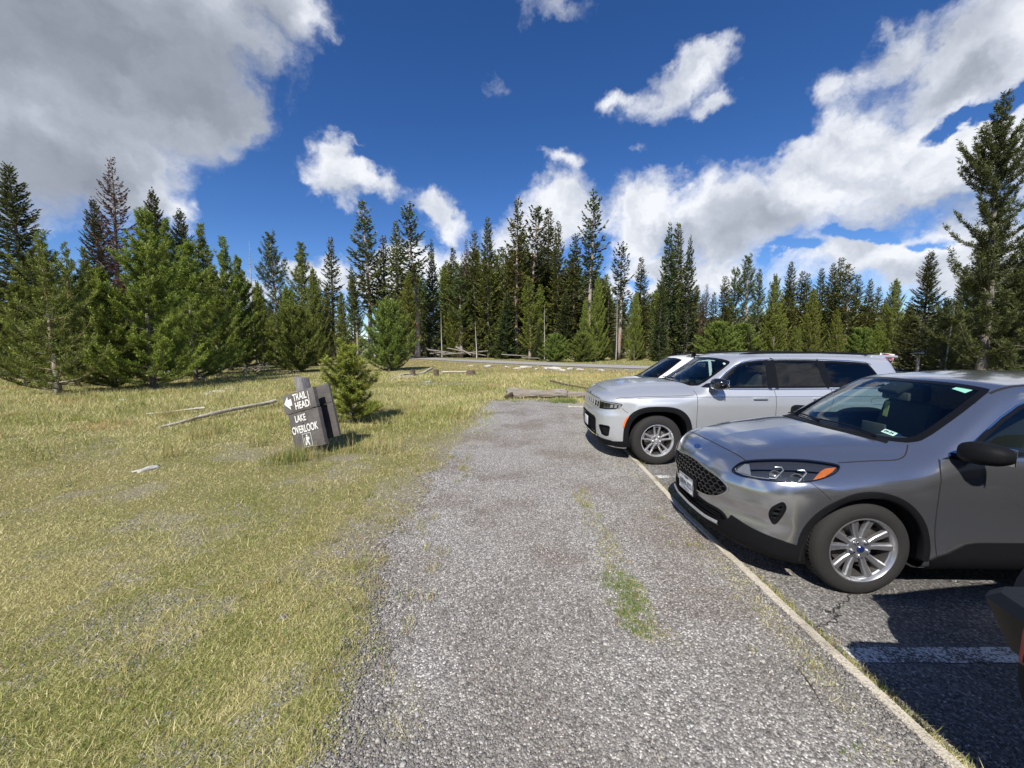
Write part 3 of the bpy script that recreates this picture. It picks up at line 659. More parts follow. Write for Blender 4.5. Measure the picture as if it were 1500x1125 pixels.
def grow(seed, H, prof, whorl=.45, nb=5, bare=.0, elev0=0, droop=.35, up=.25, tw_len=.30, tw_wid=.075, tw_den=16, mode='twig', lean=.0,
         col=(.035, .065, .022), tip=(.07, .11, .03), limb=True, dens=1.0, trunk_r=None, gaps=.0, fork=None, deadlow=0, wob=.25):
    """trunk (with limbs) and crown of a conifer H metres tall; prof(q) is the branch reach at height fraction q"""
    rnd = random.Random(seed); rg = np.random.default_rng(seed)
    tr = MB(); r0 = trunk_r or H * .012 + .03
    n = 12; lx, ly = lean * math.cos(seed), lean * math.sin(seed); wx, wy = rnd.uniform(-1, 1) * .012 * H, rnd.uniform(-1, 1) * .012 * H
    def axis_(q): return Vector((lx * q * H + wx * math.sin(q * 5), ly * q * H + wy * math.sin(q * 4 + 1), q * H))
    tr.tube([axis_(i / n) - Vector((0, 0, .15 if i == 0 else 0)) for i in range(n + 1)], [r0 * (1.35 if i == 0 else 1) * (1 - i / n) ** .85 + .006 for i in range(n + 1)], 8)
    VA = []; CA = []; cnt = 0
    z = max(bare * H, .12); 
    while z < H * .985:
        q = z / H; reach = prof(q)
        k = max(2, int(round(nb * (1 if q < .85 else .7)))); a0 = rnd.uniform(0, 6.28)
        for j in range(k):
            if rnd.random() < gaps: continue
            a = a0 + 6.283 * j / k + rnd.uniform(-.35, .35); L = reach * rnd.uniform(1 - wob * 1.6, 1 + wob)
            if L < .08: L = .08
            zz = z + rnd.uniform(-.5, .5) * whorl; p0 = axis_(min(zz / H, .99))
            el = R(elev0) + rnd.uniform(-.12, .12) + (q ** 2) * .75 * (1 if mode != 'dead' else .5)
            hd = Vector((math.cos(a), math.sin(a), 0)); sd_ = Vector((-hd.y, hd.x, 0))
            m_ = 6; bend = rnd.uniform(-.18, .18)
            pts = []
            for i in range(m_ + 1):
                s = i / m_
                pts.append(p0 + hd * (L * s * math.cos(el)) + sd_ * (L * bend * s * s) + Vector((0, 0, L * (math.sin(el) * s - droop * (1 - q) * s * (1.6 - s) * .9 + up * s ** 3))))
            if limb and L > .35: tr.tube(pts, [(.006 + .014 * L) * (1 - .85 * i / m_) + .002 for i in range(m_ + 1)], 4 if L > 1.2 else 3, cap=False)
            if mode == 'dead':
                if L > .5 and rnd.random() < .9:
                    for _ in range(int(4 + L * 3)):
                        s = rnd.uniform(.3, 1); b0 = pts[int(s * m_)]; dd = (hd * .5 + sd_ * rnd.choice((-1, 1)) * rnd.uniform(.5, 1) + Vector((0, 0, rnd.uniform(-.4, .3)))) * L * .28
                        tr.tube([b0, b0 + dd], [.007, .002], 3, cap=False)
                continue
            nt = max(4, int(L * tw_den * dens)); P = np.array([p[:] for p in pts])
            s = rg.random(nt) ** .75 * .9 + .1; s[:2] = 1; f = s * m_; i0 = np.minimum(f.astype(int), m_ - 1); fr = (f - i0)[:, None]
            base = P[i0] * (1 - fr) + P[i0 + 1] * fr; d0 = P[i0 + 1] - P[i0]; d0 /= np.linalg.norm(d0, axis=1)[:, None] + 1e-9
            sgn = rg.choice([-1, 1], nt); side = np.array(sd_[:])[None] * sgn[:, None]
            if mode == 'twig':
                w_ = (.35 + .9 * rg.random(nt))[:, None]
                D = d0 + side * w_ + np.array([0, 0, 1])[None] * (rg.normal(-.12, .25, nt)[:, None]); D[:2] = d0[:2] + rg.normal(0, .15, (2, 3))
                D /= np.linalg.norm(D, axis=1)[:, None]
                ll = tw_len * (.55 + .9 * rg.random(nt)) * min(1.3, .5 + L * .5) * (1.25 - .55 * s)
                nrm = np.array([0, 0, 1])[None] + rg.normal(0, .55, (nt, 3)); W = np.cross(D, nrm); W /= np.linalg.norm(W, axis=1)[:, None] + 1e-9
                wd = (tw_wid * (.6 + .8 * rg.random(nt)))[:, None]
                sag = np.zeros((nt, 3)); sag[:, 2] = -.12 * ll
                VA.append(np.stack([base, base + D * (ll * .45)[:, None] + W * wd, base + D * ll[:, None] + sag, base + D * (ll * .5)[:, None] - W * wd], 1))
                r = rg.random(nt)[:, None]; tipf = (s[:, None] ** 3) * rg.random(nt)[:, None]
                C = (np.array(col)[None] * (.65 + .7 * r)) * (1 - tipf) + np.array(tip)[None] * (.7 + .6 * r) * tipf; CA.append(C); cnt += nt
            else:      # tufts of long needles on upturned shoots
                w_ = (.2 + 1.0 * rg.random(nt))[:, None]
                D = d0 + side * w_ + np.array([0, 0, 1])[None] * (.25 + .55 * rg.random(nt))[:, None]; D[:3] = d0[:3] + np.array([0, 0, .5])
                D /= np.linalg.norm(D, axis=1)[:, None]; sl = tw_len * (.6 + .9 * rg.random(nt)) * min(1.2, .45 + L * .5)
                nn = 11; u = rg.random((nt, nn)); bp = base[:, None] + D[:, None] * (sl[:, None] * (u * .9 + .05))[..., None]
                rd_ = rg.normal(0, 1, (nt, nn, 3)); rd_ -= (rd_ * D[:, None]).sum(2)[..., None] * D[:, None]; rd_ /= np.linalg.norm(rd_, axis=2)[..., None] + 1e-9
                nd = D[:, None] * .75 + rd_ * .85; nd /= np.linalg.norm(nd, axis=2)[..., None]
                nl = tw_len * .55 * (.7 + .6 * rg.random((nt, nn)))
                W = np.cross(nd, rg.normal(0, 1, (nt, nn, 3))); W /= np.linalg.norm(W, axis=2)[..., None] + 1e-9; W = W * tw_wid * .5
                quad = np.stack([bp - W * .3, bp + nd * nl[..., None] * .5 + W, bp + nd * nl[..., None], bp + nd * nl[..., None] * .5 - W], 2).reshape(-1, 4, 3)
                VA.append(quad); r = np.repeat(rg.random(nt), nn)[:, None]; r2 = rg.random(nt * nn)[:, None]; tf = np.repeat((s ** 2) * rg.random(nt), nn)[:, None]
                CA.append((np.array(col)[None] * (.7 + .5 * r + .2 * r2)) * (1 - tf) + np.array(tip)[None] * (.75 + .5 * r) * tf); cnt += nt * nn
                if limb and tw_len < .2:
                    for kk in range(0, nt, 3): tr.tube([base[kk], base[kk] + D[kk] * sl[kk] * .8], [.006, .003], 3, cap=False)
        z += whorl * rnd.uniform(.7, 1.3) * (1 - .45 * q)
    if deadlow:
        for _ in range(deadlow):
            zz = rnd.uniform(.06, max(bare, .3) + .08) * H; a = rnd.uniform(0, 6.28); L = rnd.uniform(.4, 1.3); p0 = axis_(zz / H)
            dd = Vector((math.cos(a), math.sin(a), rnd.uniform(-.5, .1))) * L; tr.tube([p0, p0 + dd * .6 + Vector((0, 0, .05)), p0 + dd], [.016, .01, .003], 3, cap=False)
    me_t = tr.mesh('trunk')
    if not VA: return me_t, None
    Vt = np.concatenate(VA).reshape(-1, 3); Cc = np.concatenate(CA)
    me_c = faces_mesh('crown', Vt, np.arange(len(Vt)).reshape(-1, 4)); set_col(me_c, np.repeat(np.clip(Cc, 0.004, 1), 4, axis=0))
    return me_t, me_c

WID = {'spruce_b': 1.08, 'spruce_c': 1.1, 'spruce_e': 1.1, 'pine_c': .85}
PROTO = {}
def proto(key, bark, leaf, **kw):
    a, b_ = grow(**kw); a.materials.append(bark); a.shade_smooth()
    if b_: b_.materials.append(leaf)
    PROTO[key] = (a, b_, kw['H'])
cone = lambda w, e=.8, top=.02: (lambda q: w * (1 - q) ** e + top)
def oval(w, peak=.35): return lambda q: w * (math.sin(math.pi * min(1, max(.02, (q - peak + .5) if q > peak - .5 else 0))) ** .8) * (1 - q) ** .25 + .05
DG = (.080, .094, .022); DT = (.150, .160, .038); BG = (.074, .086, .024); PG = (.088, .118, .020); PT = (.175, .215, .040)
# distant forest spruces and firs
proto('spruce_a', M_BARK, M_SPR, seed=11, H=20, prof=cone(2.3, .75, .1), whorl=.42, nb=7, bare=.05, tw_len=.42, tw_wid=.085, tw_den=17, col=DG, tip=DT, wob=.35, gaps=.04)
proto('spruce_b', M_BARK, M_SPR, seed=12, H=20, prof=cone(1.75, .6, .08), whorl=.40, nb=7, bare=.14, tw_len=.38, tw_wid=.08, tw_den=17, col=BG, tip=DT, wob=.4, deadlow=40, gaps=.08)
proto('spruce_c', M_BARKP, M_SPR, seed=13, H=20, prof=lambda q: 2.1 * min(1, (q + .15) * 1.6) * (1 - q) ** .62 + .1, whorl=.45, nb=6, bare=.30, tw_len=.46, tw_wid=.09, tw_den=18, col=DG, tip=(.14, .15, .05), wob=.5, deadlow=60, gaps=.12, droop=.5, up=.35)
proto('spruce_d', M_BARK, M_SPR, seed=14, H=20, prof=cone(2.9, .9, .08), whorl=.46, nb=7, bare=.02, tw_len=.45, tw_wid=.09, tw_den=16, col=(.033, .058, .022), tip=DT, droop=.25, up=.3, wob=.3, gaps=.04)
proto('spruce_e', M_BARKP, M_SPR, seed=15, H=20, prof=lambda q: (1.5 if q < .6 else 1.9) * (1 - q) ** .5 + .1, whorl=.50, nb=6, bare=.36, tw_len=.46, tw_wid=.09, tw_den=16, col=(.04, .06, .024), tip=(.14, .15, .05), wob=.55, deadlow=70, gaps=.16, droop=.45, up=.4)
# lodgepole pines of the forest: open, yellower, bare pale trunks
proto('pine_a', M_BARKP, M_PIN, seed=21, H=17, prof=lambda q: 1.9 * (1 - q) ** .45 * min(1, q * 2) + .15, whorl=.55, nb=5, bare=.32, droop=.1, up=.45, elev0=8, tw_len=.42, tw_wid=.06, tw_den=9, mode='tuft', col=(.05, .078, .022), tip=(.09, .125, .035), wob=.5, gaps=.08, deadlow=50)
proto('pine_b', M_BARKP, M_PIN, seed=22, H=17, prof=lambda q: 1.7 * (1 - q) ** .6 + .12, whorl=.5, nb=6, bare=.12, droop=.1, up=.5, elev0=12, tw_len=.40, tw_wid=.06, tw_den=11, mode='tuft', col=PG, tip=PT, wob=.45, gaps=.03)
proto('pine_c', M_BARK, M_PIN, seed=23, H=12, prof=cone(2.2, .7, .1), whorl=.42, nb=7, bare=.03, droop=.05, up=.45, elev0=15, tw_len=.32, tw_wid=.05, tw_den=13, mode='tuft', col=PG, tip=PT, wob=.35)
# near trees with fine needles
proto('near_pine_a', M_BARK, M_PIN, seed=31, H=8, prof=lambda q: (2.05 * (1 - q) ** .95 + .10) * (.86 + .14 * math.sin(q * 23)), whorl=.36, nb=7, bare=.04, droop=-.02, up=.40, elev0=8, tw_len=.24, tw_wid=.026, tw_den=38, mode='tuft', col=PG, tip=PT, wob=.45, limb=True, gaps=.10)
proto('near_pine_b', M_BARKP, M_PIN, seed=32, H=6.5, prof=lambda q: (1.9 * (1 - q) ** .9 + .08) * (.85 + .15 * math.sin(q * 19)), whorl=.32, nb=6, bare=.05, droop=.0, up=.42, elev0=10, tw_len=.24, tw_wid=.024, tw_den=30, mode='tuft', col=(.085, .112, .024), tip=(.165, .20, .045), wob=.5, gaps=.12)
proto('near_pine_c', M_BARK, M_PIN, seed=33, H=9, prof=lambda q: (1.45 * (1 - q) ** .85 + .10) * (.85 + .15 * math.sin(q * 27)), whorl=.38, nb=6, bare=.06, droop=-.05, up=.5, elev0=14, tw_len=.25, tw_wid=.028, tw_den=32, mode='tuft', col=(.082, .112, .020), tip=(.17, .21, .04), wob=.5, gaps=.10)
proto('near_pine_dark', M_BARK, M_PIN, seed=35, H=8, prof=cone(2.2, .85, .10), whorl=.34, nb=6, bare=.05, droop=.0, up=.42, elev0=8, tw_len=.24, tw_wid=.026, tw_den=26, mode='tuft', col=(.050, .070, .022), tip=(.10, .125, .034), wob=.4)
proto('near_spruce', M_BARK, M_SPR, seed=34, H=14, prof=cone(2.6, .8, .08), whorl=.30, nb=8, bare=.04, tw_len=.26, tw_wid=.035, tw_den=46, col=(.052, .064, .020), tip=(.10, .115, .032), wob=.3)
proto('big_pine', M_BARK, M_PIN, seed=36, H=16, prof=lambda q: 2.9 * (1 - q) ** .7 * (.75 + .25 * math.sin(q * 19)) + .12, whorl=.46, nb=6, bare=.10, droop=.02, up=.55, elev0=5, tw_len=.30, tw_wid=.04, tw_den=27, mode='tuft', col=(.048, .062, .018), tip=(.085, .105, .036), wob=.62, gaps=.14, trunk_r=.24)
proto('sapling', M_BARK, M_PIN, seed=37, H=1.8, prof=(lambda q: .66 * (1 - q) ** .55 * (.8 + .2 * math.sin(q * 14)) + .04), whorl=.13, nb=7, bare=.04, droop=-.1, up=.28, elev0=8, tw_len=.14, tw_wid=.010, tw_den=70, mode='tuft', col=(.11, .145, .02), tip=(.23, .27, .05), wob=.5, trunk_r=.03)
proto('bushy_pine', M_BARK, M_PIN, seed=38, H=5, prof=cone(2.3, .62, .1), whorl=.30, nb=8, bare=.02, droop=-.02, up=.3, elev0=8, tw_len=.28, tw_wid=.035, tw_den=26, mode='tuft', col=(.075, .108, .022), tip=(.15, .19, .04), wob=.3)
# dead and dying
proto('snag', M_DEAD, None, seed=41, H=14, prof=cone(1.2, .6, .1), whorl=.6, nb=4, bare=.3, mode='dead', droop=.4, up=0, trunk_r=.11)
proto('pole', M_DEAD, None, seed=42, H=8, prof=cone(.5, .6, .1), whorl=1.2, nb=2, bare=.5, mode='dead', droop=.2, up=0, trunk_r=.09)
proto('brown_spruce', M_BARK, M_DRY, seed=43, H=15, prof=cone(2.1, .8, .15), whorl=.38, nb=6, bare=.12, tw_len=.26, tw_wid=.036, tw_den=34, col=(.115, .078, .058), tip=(.16, .12, .085), wob=.4, gaps=.05, droop=.4, up=.3)

def place_tree(key, x, y, h, name, label, cat='tree', group=None, wide=1.0, rz=None, z=0, cut=None):
    a, b_, H = PROTO[key]; s = h / H
    o = thing(name, label, cat, (x, y, float(terrain(np.array([x]), np.array([y]))[0]) - .02), random.uniform(0, 6.28) if rz is None else rz, group)
    wide *= WID.get(key, 1.0); o.scale = (s * wide, s * wide, s)
    t_ = bpy.data.objects.new('trunk', a); COL.objects.link(t_); t_.parent = o
    if b_:
        c_ = bpy.data.objects.new('crown', b_); COL.objects.link(c_); c_.parent = o
    return o
def tree_px(key, px, ptop, Y, name, label, wide=1.0, **kw):
    p = at(px, ptop, Y); return place_tree(key, p.x, p.y, p.z, name, label, wide=wide, **kw)
GL, GF, GR = 'pines and spruces on the left of the meadow', 'tall conifers standing beyond the road', 'conifers on the right behind the cars'
T = [
 # left, near
 ('near_spruce', 12, 236, 23, 'spruce_tree', 'dark blue-green spruce filling the left edge of the picture', 1.0, GL),
 ('near_spruce', 100, 420, 27, 'spruce_tree', 'short dark spruce half hidden between the left edge spruce and the brown tree', 1.0, GL),
 ('near_pine_b', 58, 345, 14.5, 'pine_tree', 'young open pine with a pale trunk at the left edge of the meadow', .95, GL),
 ('near_pine_c', 20, 400, 18, 'pine_tree', 'slim green pine under the big spruce at the left edge', 1.2, GL),
 ('near_pine_b', 92, 362, 17.5, 'pine_tree', 'narrow young pine just right of the pale trunked pine', .8, GL),
 ('near_pine_c', 122, 366, 20, 'pine_tree', 'thin topped pine directly below the brown dying spruce', .85, GL),
 ('near_pine_a', 205, 306, 16.5, 'pine_tree', 'largest bright green pine of the left group, bushy down to the grass', 1.0, GL),
 ('near_pine_a', 148, 392, 16.0, 'pine_tree', 'bushy green pine leaning its boughs over the grass below the dying spruce', 1.1, GL),
 ('brown_spruce', 157, 226, 27, 'dying_spruce', 'dying spruce with red-brown needles rising above the left pines', .95, GL),
 ('near_spruce', 135, 288, 28.5, 'spruce_tree', 'dark spruce standing directly behind the red-brown dying spruce', .8, GL),
 ('near_spruce', 222, 274, 31, 'spruce_tree', 'dark spire of a spruce behind the largest bright green pine', .8, GL),
 ('near_spruce', 262, 304, 31, 'spruce_tree', 'dark blunt topped spruce right of the largest bright green pine', .9, GL),
 ('near_pine_c', 243, 325, 23, 'pine_tree', 'green pine in front of the blunt topped spruce', 1.0, GL),
 ('near_pine_a', 272, 352, 20, 'pine_tree', 'wide green pine at the right shoulder of the left group', .9, GL),
 ('near_pine_c', 293, 332, 25, 'pine_tree', 'tall narrow green pine second from the right end of the left group', 1.05, GL),
 ('near_pine_c', 325, 350, 29, 'pine_tree', 'pointed green pine at the right end of the left group', 1.1, GL),
 ('near_pine_a', 348, 376, 31, 'pine_tree', 'lower green pine stepping down beside the grey snag', .9, GL),
 ('near_pine_c', 310, 392, 23, 'pine_tree', 'short green pine at the foot of the left group near the rocks', 1.2, GL),
 ('snag', 364, 352, 40, 'dead_tree', 'bare grey snag between the left pines and the open lodgepole', 1.0, None),
 ('pine_a', 397, 348, 44, 'pine_tree', 'open dark lodgepole pine right of the bare grey snag', 1.2, GF),
 ('pine_c', 378, 415, 36, 'pine_tree', 'bushy green pine below the open dark lodgepole', .9, GF),
 ('pine_b', 438, 358, 41, 'pine_tree', 'lodgepole pine with upturned boughs left of the slim spruce', 1.2, GF),
 ('pine_c', 418, 420, 34, 'pine_tree', 'full green pine at the meadow edge above the fallen branches', .95, GF),
 ('pine_c', 458, 395, 36, 'pine_tree', 'round shouldered green pine left of the far end of the road', .8, GF),
 ('spruce_b', 483, 348, 52, 'spruce_tree', 'slim dark spruce standing alone against the white cloud', 1.1, GF),
 ('pine_c', 500, 430, 50, 'pine_tree', 'small pine beside the far end of the visible road', .9, GF),
 ('bushy_pine', 428, 455, 27, 'young_pine', 'low dark bushy pine behind the fallen branches in the meadow', .9, GF),
 ('bushy_pine', 568, 447, 29, 'young_pine', 'bushy young pine standing alone on the meadow side of the road', .85, None),
 # centre
 ('spruce_c', 534, 293, 60, 'spruce_tree', 'tall spruce with a pale bare lower trunk left of centre', 1.15, GF),
 ('spruce_d', 515, 385, 62, 'spruce_tree', 'mid height spruce at the left foot of the tall pale trunked spruce', .8, GF),
 ('spruce_b', 560, 345, 66, 'spruce_tree', 'dark spruce in the gap between the two tallest left of centre', 1.3, GF),
 ('spruce_a', 579, 322, 60, 'spruce_tree', 'dense dark fir just left of the thin topped spruce', 1.0, GF),
 ('spruce_e', 603, 300, 58, 'spruce_tree', 'thin topped spruce with a ragged crown, second tallest left of centre', 1.2, GF),
 ('pine_b', 596, 400, 56, 'pine_tree', 'yellow-green pine in front of the thin topped spruce', 1.1, GF),
 ('spruce_d', 632, 347, 62, 'spruce_tree', 'broad spruce with evenly tiered boughs right of the thin topped spruce', .75, GF),
 ('spruce_b', 664, 362, 63, 'spruce_tree', 'narrow dark spruce left of the brownish one', 1.2, GF),
 ('brown_spruce', 681, 350, 64, 'dying_spruce', 'brownish half dry spruce in the forest wall left of centre', .8, GF),
 ('spruce_b', 694, 338, 62, 'spruce_tree', 'dark spruce right behind the brownish half dry one', 1.1, GF),
 ('spruce_a', 714, 317, 60, 'spruce_tree', 'full dark spruce left of the tallest central pair', .95, GF),
 ('spruce_c', 757, 289, 57, 'spruce_tree', 'tall central spruce with an orange bare trunk below', .95, GF),
 ('spruce_e', 782, 302, 59, 'spruce_tree', 'narrow spruce close to the right of the orange trunked one', 1.1, GF),
 ('spruce_b', 804, 304, 66, 'spruce_tree', 'thin spire behind the central spruces', 1.2, GF),
 ('spruce_a', 818, 322, 58, 'spruce_tree', 'dense dark spruce tapering to a sharp tip right of the central pair', .9, GF),
 ('spruce_b', 738, 385, 60, 'spruce_tree', 'lower spruce at the foot of the orange trunked one', 1.2, GF),
 ('spruce_b', 842, 342, 60, 'spruce_tree', 'dark spruce just left of the tallest ragged spruce', 1.3, GF),
 ('spruce_e', 868, 281, 56, 'spruce_tree', 'tallest ragged spruce of the forest wall, right of centre', 1.05, GF),
 ('pine_c', 876, 408, 47, 'pine_tree', 'bright green young pine at the verge below the tallest ragged spruce', .85, GF),
 ('pine_c', 858, 440, 48, 'pine_tree', 'small green pine beside the bright one at the verge', .8, GF),
 ('spruce_e', 911, 356, 52, 'spruce_tree', 'open spruce with dead lower boughs between the verge pine and the twin spruces', 1.2, GF),
 ('spruce_b', 940, 376, 56, 'spruce_tree', 'thin grey-green spruce left of the twin spruces', 1.2, GF),
 ('pine_c', 932, 430, 48, 'pine_tree', 'green pine below the thin grey-green spruce', .8, GF),
 ('spruce_d', 983, 323, 52, 'spruce_tree', 'left one of the twin full spruces above the cars', .85, GF),
 ('spruce_a', 995, 326, 54, 'spruce_tree', 'right one of the twin full spruces above the cars', 1.0, GF),
 ('spruce_d', 1012, 343, 50, 'spruce_tree', 'pointed spruce leaning on the right side of the twins', .75, GF),
 ('spruce_d', 970, 400, 46, 'spruce_tree', 'low wide spruce in front of the twin spruces', .9, GF),
 # right, farther
 ('brown_spruce', 1036, 415, 54, 'dying_spruce', 'small brownish spruce right of the pointed spruce', .9, GR),
 ('spruce_b', 1046, 428, 50, 'spruce_tree', 'low thin spruce beside the small brownish one', 1.4, GR),
 ('spruce_b', 1063, 404, 56, 'spruce_tree', 'dark pointed spruce left of the open lodgepole above the silver cars', 1.3, GR),
 ('pine_a', 1077, 398, 58, 'pine_tree', 'thin open pine beside the dark pointed spruce', 1.1, GR),
 ('pine_a', 1097, 379, 55, 'pine_tree', 'open lodgepole with a long pale trunk above the silver cars', 1.15, GR),
 ('spruce_a', 1114, 393, 58, 'spruce_tree', 'dark spire right of the open lodgepole', 1.0, GR),
 ('pine_c', 1138, 405, 52, 'pine_tree', 'yellow-green cone shaped pine in the right forest', 1.0, GR),
 ('spruce_a', 1160, 382, 58, 'spruce_tree', 'full spruce right of the yellow-green cone', 1.1, GR),
 ('spruce_b', 1176, 397, 60, 'spruce_tree', 'first of three narrow spruce tips close together in the right forest', 1.3, GR),
 ('spruce_b', 1184, 400, 62, 'spruce_tree', 'last of three narrow spruce tips close together in the right forest', 1.3, GR),
 ('pine_c', 1192, 425, 50, 'pine_tree', 'green pine in front of the three narrow spruce tips', 1.0, GR),
 ('spruce_a', 1204, 392, 58, 'spruce_tree', 'spruce left of the highest trio in the right forest', 1.1, GR),
 ('spruce_a', 1221, 385, 57, 'spruce_tree', 'left spruce of the highest trio in the right forest', 1.1, GR),
 ('spruce_b', 1234, 377, 59, 'spruce_tree', 'middle spruce of the highest trio in the right forest', 1.3, GR),
 ('spruce_c', 1246, 385, 55, 'spruce_tree', 'right spruce of the highest trio, with a pale trunk', 1.2, GR),
 ('spruce_b', 1258, 402, 57, 'spruce_tree', 'low spruce stepping down right of the highest trio', 1.4, GR),
 ('pine_c', 1228, 455, 42, 'pine_tree', 'light green young pine in front of the highest trio', 1.0, GR),
 ('spruce_a', 1275, 408, 56, 'spruce_tree', 'dark spruce above the back end of the long silver car', 1.1, GR),
 ('spruce_b', 1287, 420, 56, 'spruce_tree', 'small spruce in the dip above the red and white sign', 1.3, GR),
 ('pine_c', 1314, 412, 44, 'pine_tree', 'rounded green pine left of the black pointed spruce', 1.0, GR),
 ('near_spruce', 1364, 366, 27, 'spruce_tree', 'black-green pointed spruce behind the small arrow sign', 1.0, GR),
 ('near_pine_dark', 1388, 440, 24, 'pine_tree', 'lit green pine in front of the black-green pointed spruce', .9, GR),
 ('big_pine', 1478, 146, 20, 'pine_tree', 'huge ragged pine towering at the right edge of the picture', .95, GR),
 ('near_pine_dark', 1530, 345, 19, 'pine_tree', 'bushy pine under the huge ragged pine at the right edge', 1.0, GR),
 ('big_pine', 1560, 215, 25, 'pine_tree', 'second tall ragged pine crowding the right frame edge', .95, GR),
 ('near_pine_dark', 1452, 350, 25, 'pine_tree', 'dense dark pine filling the gap left of the huge ragged pine trunk', .95, GR),
 ('near_spruce', 1418, 385, 29, 'spruce_tree', 'dark spruce tip between the black-green pointed spruce and the huge ragged pine', .9, GR),
 ('near_pine_dark', 1500, 385, 23, 'pine_tree', 'dark pine pressed against the foot of the huge ragged pine', .95, GR),
 ('near_pine_dark', 1440, 430, 30, 'pine_tree', 'slender pine behind the trunk of the huge ragged pine', 1.2, GR),
 ('pole', 1399, 428, 23.5, 'dead_tree', 'white barkless dead trunk left of the huge ragged pine', .8, None),
 # poles and thin dead trunks in the forest front
 ('pole', 798, 448, 47, 'dead_tree', 'straight pale dead pole at the forest edge right of centre', .9, None),
 ('pole', 646, 455, 58, 'dead_tree', 'short broken pale trunk in the forest left of centre', 1.1, None),
 ('snag', 905, 420, 47, 'dead_tree', 'leaning dead tree with drooping bare boughs behind the silver car', .9, None),
]
for (key, px, pt, Y, name, label, wide, grp) in T:
    tree_px(key, px, pt, Y, name, label, wide, group=grp)
# leaning pole
o = tree_px('pole', 806, 480, 47, 'dead_tree', 'thin pale dead pole leaning to the right beside the straight one', .8); o.rotation_euler = (0, R(9), 0)
# pale trunk at the verge
tree_px('pole', 697, 470, 50, 'dead_tree', 'pale thick barkless stem at the verge left of centre', 1.4)
gp = ground(521, 620)
place_tree('sapling', gp.x - .12, gp.y, 1.74, 'young_pine', 'small bushy pine growing just behind the leaning trail sign', 'tree', wide=1.22)
# trees filling the forest behind; kept below the skyline of the trees above
SKY = [(-300, 380), (0, 330), (100, 400), (200, 390), (330, 400), (360, 430), (480, 420), (520, 400), (560, 390), (620, 385), (680, 375), (760, 350), (880, 385), (900, 430), (960, 420), (1010, 410), (1040, 450), (1150, 430), (1290, 435), (1330, 440), (1400, 430), (1800, 380)]
rr = random.Random(5); count = 0
keys = ['spruce_a', 'spruce_b', 'spruce_c', 'spruce_d', 'spruce_e', 'pine_a', 'pine_b', 'pine_c']
def filler(Y0, Y1, px0, px1, n, jit=(5, 60), ks=keys):
    global count
    for _ in range(n):
        px = rr.uniform(px0, px1); Y = rr.uniform(Y0, Y1); x = at(px, 500, Y).x
        rd = float(road_d(x, Y))
        if rd < 4.5 and (x > -60 or rd > -4): continue
        top = np.interp(px, [p[0] for p in SKY], [p[1] for p in SKY]) + rr.uniform(*jit); z = at(px, top, Y).z
        if z < 4: continue
        count += 1; k = rr.choice(ks); pine = k.startswith('pine')
        place_tree(k, x, Y, z, 'pine_tree' if pine else 'spruce_tree', 'green lodgepole pine standing back among the forest beyond the road' if pine else 'dark spruce standing back among the forest beyond the road',
                   group='pines in the depth of the forest' if pine else 'spruces in the depth of the forest', wide=rr.uniform(1.0, 1.6))
filler(60, 72, 480, 1340, 95, (10, 50)); filler(72, 100, 440, 1340, 80, (0, 35))
filler(48, 58, 640, 1330, 34, (45, 100), ['spruce_d', 'pine_c', 'spruce_b', 'pine_b'])
filler_n = 0
for _ in range(60):                                  # small growth along the forest foot
    px = rr.uniform(600, 1330); Y = rr.uniform(44, 60); x = at(px, 500, Y).x; rd = float(road_d(x, Y))
    if rd < 5.5 or filler_n > 34: continue
    filler_n += 1; k = rr.choice(['spruce_d', 'pine_c', 'bushy_pine', 'spruce_d']); place_tree(k, x, Y, rr.uniform(1.6, 5.0), 'young_pine' if 'p' == k[0] or 'b' == k[0] else 'young_spruce', 'knee to man high young conifer growing at the foot of the forest wall', group='young conifers at the foot of the forest', wide=1.25)
def filler_side(Y0, Y1, px0, px1, n, ks, lab, grp, jit):
    for _ in range(n):
        px = rr.uniform(px0, px1); Y = rr.uniform(Y0, Y1); x = at(px, 500, Y).x
        if abs(road_d(x, Y)) < 4.5: continue
        top = np.interp(px, [p[0] for p in SKY], [p[1] for p in SKY]) + rr.uniform(*jit); z = at(px, top, Y).z; k = rr.choice(ks)
        place_tree(k, x, Y, z, 'pine_tree' if 'pine' in k else 'spruce_tree', lab[0 if 'pine' in k else 1], group=grp[0 if 'pine' in k else 1], wide=rr.uniform(1.0, 1.5))
filler_side(32, 60, -150, 470, 60, ['spruce_d', 'pine_c', 'pine_b', 'spruce_a'], ('green pine in the dim wood behind the left meadow trees', 'dark spruce in the dim wood behind the left meadow trees'), ('pines in the wood behind the left meadow', 'spruces in the wood behind the left meadow'), (5, 70))
filler_side(30, 60, 1320, 1750, 34, ['spruce_d', 'pine_c', 'pine_b', 'spruce_a'], ('green pine in the wood behind the right edge pine', 'dark spruce in the wood behind the right edge pine'), ('pines in the wood at the right edge', 'spruces in the wood at the right edge'), (5, 70))
# unseen conifers added behind the viewpoint to darken reflections in the cars' glass
for k in range(30):
    x = -34 + 2.5 * k + rr.uniform(-1, 1); Yb = -rr.uniform(26, 40); key = rr.choice(['spruce_a', 'spruce_d', 'pine_b', 'pine_c']); place_tree(key, x, Yb, rr.uniform(10, 17), 'pine_tree' if 'pine' in key else 'spruce_tree', 'unseen conifer added behind the viewpoint to darken the car reflections', group='conifers added behind the viewpoint', wide=1.4)
filler_side(58, 92, 330, 620, 44, ['spruce_a', 'spruce_b', 'spruce_c', 'pine_b', 'pine_a'], ('slim pine in the far wood left of centre', 'slim spruce in the far wood left of centre'), ('far pines left of centre', 'far spruces left of centre'), (-12, 40))
filler(62, 90, 600, 1340, 40, (-5, 25))
